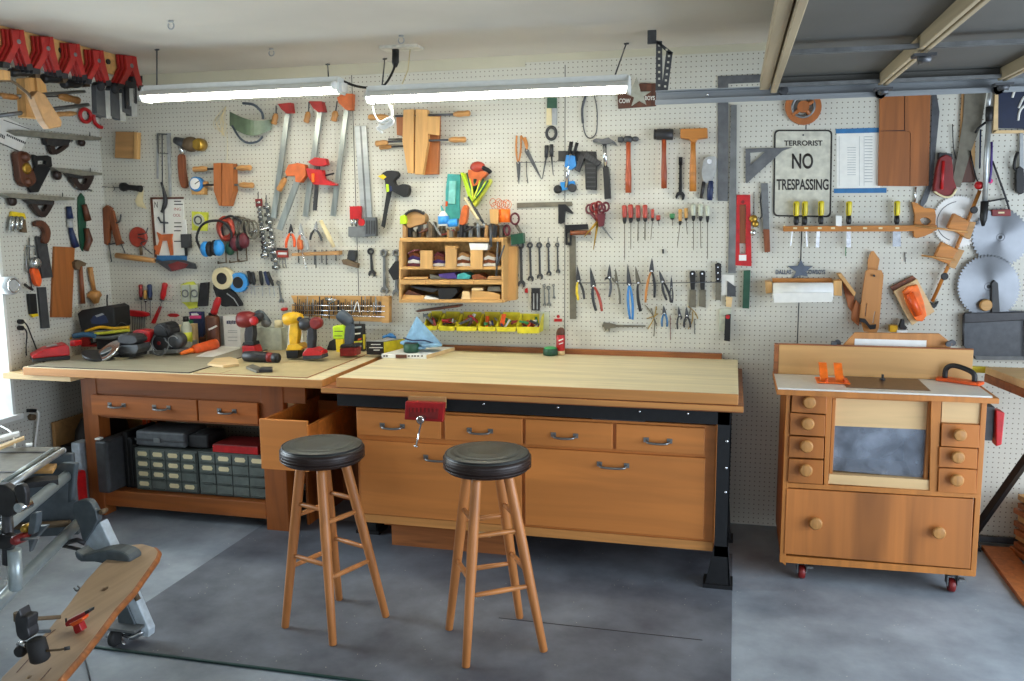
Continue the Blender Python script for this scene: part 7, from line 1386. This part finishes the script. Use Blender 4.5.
wall(); O('nozzle', 'red', lab=('small red nozzle on the pegboard above the pale jug', 'nozzle')).lathe(P(290, 225, .012), P(325, 220, .012), [(0, .006), (.3, .011), (1, .008)], 10)
O('dark_bundle', 'black_soft', lab=('black crumpled cloth behind the battery package', 'cloth'), bev=.003).prism([Vector((-.17, -.10, ZL)), Vector((-.03, -.10, ZL)), Vector((-.04, -.10, .955)), Vector((-.09, -.10, .975)), Vector((-.15, -.10, .94))], Vector((0, .05, 0)))
# ================================================================ THINGS ON THE MAPLE BENCH
reg('L')
t = th('battery_box', 'black battery box with white print at the left end of the maple bench', 'box'); a = onz(-20+0, 480, ZR); b = onz(78, 482, ZR)
f0 = a; f1 = b; bk = Vector((.10, .20, 0))
O('carton', 'black', t, bev=.002).prism([f0, f1, f1+bk, f0+bk], Vector((0, 0, .073))); O('side', 'chisel_yellow', t).prism([f1+Vector((.0015, .0, .004)), f1+bk+Vector((.0015, 0, .004)), f1+bk+Vector((.0015, 0, .072)), f1+Vector((.0015, 0, .072))], Vector((.001, 0, 0))); O('top', 'light_grey', t).prism([f0+Vector((.004, .004, .0732)), f1+Vector((-.004, .004, .0732)), f1+bk+Vector((-.004, -.004, .0732)), f0+bk+Vector((.004, -.004, .0732))], Vector((0, 0, .0012)))
yp(f0.y-.001); o = O('print', 'paper', t)
for (x0, x1, y) in ((5, 60, 420), (-5, 72, 438), (20, 55, 452)): o.rc(x0, y, x1, y+5, .0008, 0)
O('glove', 'blue', lab=('blue rubber piece on top of the black battery box', 'rubber piece')).tube([f0+Vector((.05, .12, .082)), f0+Vector((.08, .15, .088)), f0+Vector((.12, .13, .082))], [.008, .014, .008], 8, smooth=3)
t = th('flat_box', 'flat white and orange carton lying on the maple bench', 'box'); a = onz(65, 498, ZR); b = onz(320, 505, ZR); bk = Vector((.06, .30, 0))
O('carton', 'white', t, bev=.002).prism([a, b, b+bk, a+bk], Vector((0, 0, .022))); O('side', 'pale_wood', t).prism([b+Vector((.001, 0, .001)), b+bk+Vector((.001, 0, .001)), b+bk+Vector((.001, 0, .021)), b+Vector((.001, 0, .021))], Vector((.001, 0, 0)))
yp(a.y-.0005); o = O('print', 'walnut', t).rc(145, 480, 208, 500, .0008, 0); o = O('print', 'ink', t)
for x in (75, 90, 215, 235, 250, 268, 290): o.rc(x, 484, x+10, 492, .0008, 0)
zt = ZR+.0222
p = onz(225, 470, zt); t = th('tin', 'dark green round tin standing on the flat white carton', 'tin'); O('body', 'dark_green', t).lathe(p+Vector((0, .03, 0)), p+Vector((0, .03, .05)), [(0, .038), (.05, .044), (.8, .044), (1, .038)], 22); O('lid', 'gun_metal', t).lathe(p+Vector((0, .03, .05)), p+Vector((0, .03, .055)), [(0, .04), (1, .036)], 22)
t = th('blue_bag', 'pointed blue cloth bag slumped on the flat carton', 'bag'); yp(p.y+.09)
zc = zt
o = O('cone', 'cloth_blue', t); ap = P(265, 262, -.0); bl = [P(195, 400, .02), P(240, 420, .06), P(330, 425, .05), P(412, 425, .0), P(380, 420, -.05), P(260, 400, -.06)]
vs = [o.bm.verts.new(v) for v in bl]; va = o.bm.verts.new(ap); 
for i in range(6): o.bm.faces.new((vs[i], vs[(i+1) % 6], va))
o.bm.faces.new(vs[::-1])
fo = O('fold', 'cloth_blue', t)
for (x, y, rx, rz) in ((210, 412, .04, .014), (255, 405, .035, .016), (330, 425, .05, .014), (290, 440, .03, .010), (370, 425, .04, .012)):
    c = P(x, y, .04); c.z = max(c.z, zc+rz) if c.x < .42 else max(c.z, ZR+rz); fo.ell(c, (rx, .035, rz), 12)
o = O('cord', 'navy', t).rd([(190, 385, .06), (240, 400, .08), (310, 400, .06), (380, 425, .03)], 4, sm=3)
reg('O')
p = onz(280, 545, ZR); t = th('tape_roll', 'green and black roll of tape lying on the back of the maple bench', 'tape'); O('tape', 'dark_green', t).lathe(p+Vector((0, .03, 0)), p+Vector((0, .03, .038)), [(0, .030), (.1, .040), (.75, .040), (1, .036)], 24); O('top', 'green_tape', t).lathe(p+Vector((0, .03, .038)), p+Vector((0, .03, .046)), [(0, .036), (.5, .034), (1, .024)], 24)
p = onz(342, 538, ZR); p.y = -.062; t = th('glue_bottle', 'red glue bottle with a dark cap standing at the pegboard seam', 'bottle'); O('body', 'red', t).lathe(p, p+Vector((0, 0, .125)), [(0, .022), (.02, .024), (.85, .024), (.95, .018), (1, .01)], 16); O('cap', 'walnut', t).lathe(p+Vector((-.005, 0, .10)), p+Vector((.008, 0, .150)), [(0, .020), (.4, .024), (.8, .020), (1, .008)], 14); O('base', 'pale_wood', t).lathe(p, p+Vector((0, 0, .024)), [(0, .0245), (1, .0245)], 16); yp(-.062); o = O('print', 'paper', t); o.pl([(332, 455), (358, 445), (360, 450), (334, 462)], .0255, .0245); o.pl([(334, 475), (358, 468), (358, 472), (334, 480)], .0255, .0245)
# ================================================================ UNDER THE WINDOW BENCH
reg(80, 410, 4.876); yp(-.62)
ZS = .1485
def organizer(label, x0, y0, x1, y1, x2, y2, x3, y3, labs):
    t = th('parts_organizer', label, 'organizer', 'drawer organizers on the bench shelf')
    A = P(x0, y0); B = P(x1, y1)
    xl = (P(x0, y0).x+P(x3, y3).x)/2; xr = (P(x1, y1).x+P(x2, y2).x)/2; zt_ = (A.z+B.z)/2
    O('cabinet', 'organizer', t, bev=.003).box((xl, -.612, ZS), (xr, -.36, zt_))
    W_ = (xr-xl-.012)/4; H_ = (zt_-ZS-.012)/4
    for r in range(4):
        for c in range(4):
            xa = xl+.006+c*W_; zb = zt_-.006-(r+1)*H_
            d = O('drawer', 'organizer_drawer', t, bev=.001).box((xa+.003, -.619, zb+.003), (xa+W_-.003, -.6125, zb+H_-.003)); O('lip', 'organizer', d.o).box((xa+.012, -.628, zb+.006), (xa+W_-.012, -.6195, zb+.010))
            if labs[r][c] == '1':
                O('label', 'cream', d.o).prism([Vector((xa+W_*.5+W_*.33*sx, -.6195, zb+H_*.58+H_*.24*sz)) for sx, sz in ((-1, 0), (-.8, .9), (.8, .9), (1, 0), (.8, -.9), (-.8, -.9))], Vector((0, -.001, 0)))
organizer('grey drawer organizer with mostly labelled drawers, left of two on the shelf', 262, 180, 570, 210, 575, 410, 272, 375, ('1111', '1111', '1110', '1011'))
organizer('grey drawer organizer with mostly bare drawers, right of two on the shelf', 575, 205, 905, 225, 918, 438, 580, 410, ('1111', '1100', '0000', '0000'))
ztp = P(262, 180).z+.004; 
t = th('tool_box', 'grey plastic tool box lying on the left drawer organizer', 'tool box'); xA = P(258, 120).x; xB = P(500, 140).x; O('body', 'toolbox_grey', t, bev=.012).box((xA, -.60, ztp), (xB, -.38, ztp+.085)); O('rim', 'dark_grey', t, bev=.004).box((xA-.003, -.606, ztp+.03), (xB+.003, -.6, ztp+.042)); O('latch', 'mid_grey', t).box((xA+.12, -.608, ztp+.025), (xA+.16, -.6005, ztp+.05))
ob = O('cloth_bundle', 'black_soft', lab=('dark brown cloth bundle between grey tool box and red case', 'cloth'), bev=.01); ob.box((xB+.006, -.58, ztp+.002), (xB+.13, -.40, ztp+.075)); ob.ell((xB+.07, -.5, ztp+.06), (.06, .08, .03), 12)
t = th('drill_bit_case', 'flat red metal case lying on the right drawer organizer', 'case'); zr = (P(575, 205).z+P(905, 225).z)/2+.002; O('lid', 'dark_red', t, bev=.003).box((P(640, 160).x, -.61, zr), (P(862, 160).x, -.42, zr+.045)); O('front', 'red', t).box((P(640, 160).x+.002, -.6125, zr+.002), (P(862, 160).x-.002, -.6105, zr+.040)); t.name = 'bit_case'
t = th('document_case', 'dark olive grey case standing at the left end of the bench shelf', 'case'); xa = P(52, 200).x; O('body', 'dark_grey', t, bev=.016).box((-1.272, -.73, .1505), (-1.195, -.34, .45)); O('corner', 'paper', t, bev=.002).box((-1.27, -.725, .452), (-1.24, -.69, .462))
for k, (x0, x1, h) in enumerate(((-1.19, -1.163, .47), (-1.161, -1.135, .44), (-1.133, -1.11, .40))): O('black_case', 'black', lab=('black case standing upright on the bench shelf, '+('tallest', 'middle', 'smallest')[k]+' of three', 'case', 'black cases on the bench shelf'), bev=.006).box((x0, -.60, ZS), (x1, -.34, h))
t = th('red_handles', 'red handled tools sticking up behind the cases on the bench shelf', 'tool'); O('handle', 'orange', t).tube([(-1.27, -.30, ZS), (-1.27, -.30, .50), (-1.255, -.30, .54)], .012, 8); O('handle', 'orange', t).tube([(-1.23, -.30, ZS), (-1.235, -.30, .48), (-1.22, -.30, .52)], .012, 8); t.name = 'long_handled_tool'
# ================================================================ STATIONARY MACHINE, LOWER LEFT
U_ = Vector((.38, -.925, 0)).normalized(); R_ = Vector((.925, .38, 0)).normalized()
F0 = Vector((-.403, -1.90, 0))
def M(u, r, z): return F0+U_*u+R_*r+Vector((0, 0, z))
t = th('woodworking_machine', 'grey multipurpose woodworking machine with two round tubes at the lower left', 'machine')
rw = .165
O('tube', 'rail_tube', t).tube([M(-.03, 0, .67), M(1.3, 0, .67)], .021, 20); O('tube', 'rail_tube', t).tube([M(-.03, 0, .45), M(1.3, 0, .45)], .021, 20)
O('tube', 'rail_tube', t).tube([M(-.03, -rw*1.6, .67), M(1.3, -rw*1.6, .67)], .021, 16); O('tube', 'rail_tube', t).tube([M(-.03, -rw*1.6, .45), M(1.3, -rw*1.6, .45)], .021, 16)
# end casting
yp(-1.9); reg(0, 440, 5.673)
O('end_casting', 'cast_grey', t, bev=.006).pl([(300, 165), (345, 130), (400, 130), (428, 135), (420, 200), (408, 350), (380, 360), (385, 250), (360, 190)], .03, .005)
O('end_plate', 'cast_grey', t, bev=.004).prism([M(-.05, -.34, .40), M(-.05, 0.0, .40), M(-.05, 0.0, .735), M(-.05, -.34, .735)], -U_*.03)
O('side_panel', 'dark_grey', t, bev=.002).prism([M(-.02, -.22, .46), M(.30, -.22, .46), M(.30, -.22, .60), M(-.02, -.22, .60)], -R_*.01)
O('leg_casting', 'cast_grey', t, bev=.008).pl([(412, 370), (430, 350), (485, 340), (520, 365), (552, 455), (490, 560), (470, 580), (450, 500), (425, 440)], .04, .01, sm=2)
O('knob', 'rust', t).kn(570, 412, [(-.0, 10), (.02, 14), (.035, 12)]); O('knob_stem', 'steel', t).rd([(545, 405, .01), (572, 412, .01)], 7)
# splayed leg panel: white upper, runs down under the plank to the caster
reg(0, 440, 4.255)
O('leg', 'blue_white', t, bev=.004).pl([(358, 415), (425, 348), (482, 470), (482, 500), (385, 498), (368, 475)], .025, -.02)
O('arm', 'cast_grey', t, bev=.008).pl([(318, 470), (350, 495), (400, 480), (470, 468), (525, 480), (552, 505), (545, 530), (480, 535), (400, 520), (345, 520), (320, 500)], .17, .10, sm=2)
O('bracket', 'gun_metal', t).rd([(265, 440, .03), (330, 425, .05), (362, 440, .04)], 9).rd([(270, 450, .03), (350, 468, .05)], 7)
reg(0, 540, 4.83)
O('leg', 'blue_white', t, bev=.004).pl([(600, 290), (640, 250), (720, 435), (718, 470), (690, 468), (640, 400)], .01, -.03); O('leg_inner', 'cast_grey', t, bev=.004).pl([(560, 330), (600, 290), (665, 440), (600, 475), (572, 420)], .02, -.02); O('post', 'rust', t).rd([(640, 240, .02), (668, 290, .02)], [14, 12])
cs = O('caster', 'chrome', t); cs.rd([(600, 455, .02), (640, 470, .03), (690, 440, .02)], 12, sm=3); cs.rd([(520, 400, .0), (545, 440, .0), (520, 470, .0)], 12, sm=2); cs.rd([(575, 470, .03), (610, 520, .04)], 8)
p = Vector((-.205, -1.955, .034)); O('wheel', 'rubber', cs.o).lathe(p-Vector((.013, 0, 0)), p+Vector((.013, 0, 0)), [(0, .024), (.2, .033), (.8, .033), (1, .024)], 20)
O('caster_plate', 'galv', t).box((-.24, -1.97, .07), (-.10, -1.89, .08))
# far legs so the machine stands
O('leg', 'blue_white', t, bev=.004).bar(M(-.06, -.34, .42), M(-.06, -.60, .0), .06, .02); O('leg', 'blue_white', t).bar(M(1.2, 0, .45), M(1.2, .12, 0), .06, .02); O('leg', 'blue_white', t).bar(M(1.2, -.27, .45), M(1.2, -.42, 0), .06, .02)
O('cross_bar', 'rust', t).tube([M(-.02, -.30, .46), M(-.02, -.02, .46)], .014, 10)
# carriage with vertical post and handles
reg(0, 440, 5.673); yp(-2.5)
O('post', 'steel_dark', t).lt((40, 400), (50, 700), [(0, 26), (1, 30)], .0, 16); reg(0, 560, 5.63); O('post', 'rail_tube', t).lt((80, -60), (90, 168), [(0, 32), (.96, 33), (1, 26)], .0, 16)
reg(0, 440, 5.673)
O('collar', 'gun_metal', t, bev=.004).pl([(-20, 250), (60, 280), (85, 320), (78, 400), (50, 440), (-20, 410)], .03, .0, sm=2); O('collar', 'gun_metal', t, bev=.004).pl([(-20, 540), (60, 550), (70, 600), (40, 620), (-20, 615)], .03, .0, sm=2)
O('knob', 'dark_red', t).kn(70, 578, [(.0, 26), (.06, 24), (.07, 14)]); O('lever', 'steel', t).rd([(90, 570, .05), (160, 560, .05), (220, 555, .05)], 8); O('lever', 'cast_grey', t, bev=.003).pl([(175, 418), (208, 415), (205, 480), (190, 535), (155, 540), (160, 480)], .04, .015); O('lever', 'cast_grey', t, bev=.003).pl([(215, 490), (262, 488), (200, 560), (165, 640), (158, 560)], .02, .0); O('bolt', 'brass', t).kn(125, 510, [(.0, 20), (.03, 22), (.04, 12)]); O('clamp', 'gun_metal', t, bev=.004).pl([(75, 270), (120, 250), (145, 300), (142, 385), (118, 390), (95, 340)], .035, .015, sm=2); O('ring', 'chrome', t).kn(100, 388, [(.0, 22), (.05, 24)])
# table and fence rail
o = O('saw_table', 'lead', t, bev=.003); zp(.74); reg(0, 440, 5.673)
o.prism([P(-40, 42), P(345, 38), P(60, 240), P(-40, 250)], Vector((0, 0, -.03)))
g = O('groove', 'gun_metal', t); g.prism([P(-40, 66, .001), P(270, 66, .001), P(262, 73, .001), P(-40, 73, .001)], Vector((0, 0, .001))).prism([P(-40, 178, .001), P(110, 178, .001), P(100, 186, .001), P(-40, 186, .001)], Vector((0, 0, .001)))
zp(.745); O('fence_rail', 'alum', t).tube([P(40, 265), P(355, 62)], .011, 14); O('fence_rail', 'rail_tube', t).tube([P(20, 240), P(300, 55)], .008, 10); O('rail_cap', 'light_grey', t).ell(P(358, 60), (.012, .012, .012), 10)
zp(.70); ob = O('wood_block', 'clamp_maple', lab=('pale orange wood block lying under the saw table of the machine', 'block'), bev=.002); ob.prism([P(180, 192), P(215, 155), P(325, 152), P(300, 192)], Vector((0, 0, .014)))
O('trunnion', 'gun_metal', t).prism([P(100, 235), P(200, 205), P(330, 200), P(330, 225), P(150, 245)], Vector((0, 0, -.02)))
t2 = th('white_boards', 'pale wooden sticks and white strips piled on the saw table by the window', 'stick')
zp(.76); reg(0, 400, 6.808)
O('stick', 'pale_wood', t2, bev=.001).prism([P(-20, 330), P(165, 262), P(168, 272), P(-20, 350)], Vector((0, 0, .012))); O('stick', 'white', t2, bev=.001).prism([P(-20, 270), P(130, 232), P(135, 245), P(-20, 292)], Vector((0, 0, .015))); O('stick', 'white', t2).prism([P(175, 305), P(220, 300), P(220, 312), P(180, 318)], Vector((0, 0, .006))); t2.name = 'stick_pile'
O('loose_string', 'white', lab=('white cord curling over the saw table by the window', 'cord')).tube([P(10, 180), P(70, 215), P(95, 270), P(100, 320)], .004, 8, smooth=4)
# wooden plank (bench of the machine)
zp(.41); reg(0, 540, 4.83)
t = th('plank_bench', 'long rounded wooden plank with oval hand holes at the lower left', 'plank')
out = [(490, 112), (575, 48), (625, 25), (690, 18), (745, 35), (765, 55), (755, 85), (640, 245), (560, 330), (470, 450), (400, 540), (330, 620), (270, 690), (205, 765), (-40, 765), (10, 660), (130, 540), (235, 430), (330, 310), (410, 200)]
hole = [[(478, 246), (495, 228), (522, 222), (524, 232), (500, 246)], [(128, 668), (140, 655), (155, 655), (140, 668)]]
pb_ = O('board', 'plank_top', t, bev=.004); w = [P(x, y) for x, y in out]; hw = [[P(x, y) for x, y in h] for h in hole]; pb_.prism(w, Vector((0, 0, -.028)), hw)
e = O('edge', 'edge_brown', t); 
ep = [P(x, y) for x, y in out[4:14]]
e.tube([q+Vector((0, 0, -.012)) for q in ep], .0122, 8)
for (a, b) in (((78, 640), (150, 560)), ((218, 470), (265, 432)), ((195, 675), (245, 618))): O('slot', 'walnut', t).prism([P(a[0], a[1], .0005), P(a[0]+5, a[1], .0005), P(b[0]+5, b[1], .0005), P(b[0], b[1], .0005)], Vector((0, 0, .0006)))
q = P(60, 700)
for (x, y) in ((60, 735),):
    c = P(x, y); O('leg', 'stool_wood', t).lathe((c.x-.0, c.y, .0), (c.x, c.y, .382), [(0, .016), (1, .02)], 12)
# quick clamp, roller and pin on the plank
p = P(360, 430); yp(p.y); t = th('trigger_clamp', 'small red trigger clamp lying on the wooden plank', 'clamp')
O('bar', 'vise_red', t, bev=.002).pl([(312, 405), (330, 385), (410, 345), (418, 360), (345, 415), (318, 420)], .02, .0); O('grip', 'orange', t, bev=.002).pl([(330, 408), (395, 375), (400, 385), (385, 400), (350, 420)], .028, .0); O('pad', 'black', t).pl([(408, 345), (430, 338), (428, 352), (412, 360)], .024, .0); O('jaw', 'vise_red', t, bev=.002).pl([(350, 415), (380, 405), (395, 440), (365, 458), (355, 440)], .025, .0); O('lever', 'gun_metal', t).rd([(318, 378, .01), (322, 410, .01)], 4)
zp(.41); p = P(190, 590); yp(p.y)
t = th('roller', 'black rubber roller with a thin spindle on the wooden plank', 'roller'); O('drum', 'rubber', t).lt((170, 475), (198, 585), [(0, 26), (.08, 38), (.9, 40), (1, 30)], .04, 18); O('spindle', 'rust', t).rd([(225, 535, .04), (290, 530, .03), (332, 520, .02)], 5); O('tip', 'gun_metal', t).rd([(310, 526, .03), (338, 520, .02)], 8)
zp(.41); p = P(110, 560); yp(p.y-.03)
t = th('rusty_clamp', 'dark rusty clamp head gripping the left edge of the wooden plank', 'clamp')
O('body', 'gun_metal', t, bev=.004).pl([(68, 380), (90, 335), (100, 370), (135, 375), (132, 430), (140, 470), (110, 490), (80, 465), (72, 420)], .04, .0, sm=2); O('knob', 'rust', t).rd([(82, 350, .02), (84, 390, .02)], 14); O('nut', 'chrome', t).rd([(90, 500, .02), (130, 505, .03)], 12); O('foot', 'black', t).kn(85, 545, [(.0, 18), (.03, 26), (.04, 20)]); O('bar', 'rust', t).rd([(110, 382, .0), (200, 378, -.05), (290, 372, -.1)], 9); O('bar', 'cast_grey', t).rd([(120, 440, .0), (200, 442, -.05), (240, 440, -.08)], 8)
zp(.004); reg(0, 540, 4.83)
O('cord', 'steel_dark', lab=('thin dark cord curled on the floor beside the wooden plank', 'cord')).tube([P(358, 232), P(370, 245), P(385, 235), P(375, 222)], .004, 6, smooth=3)
O('floor_joint', 'gun_metal', lab=('thin dark line of tape on the floor below the plank', 'tape')).tube([P(405, 560), P(425, 640), P(440, 700)], .003, 6)
finish()
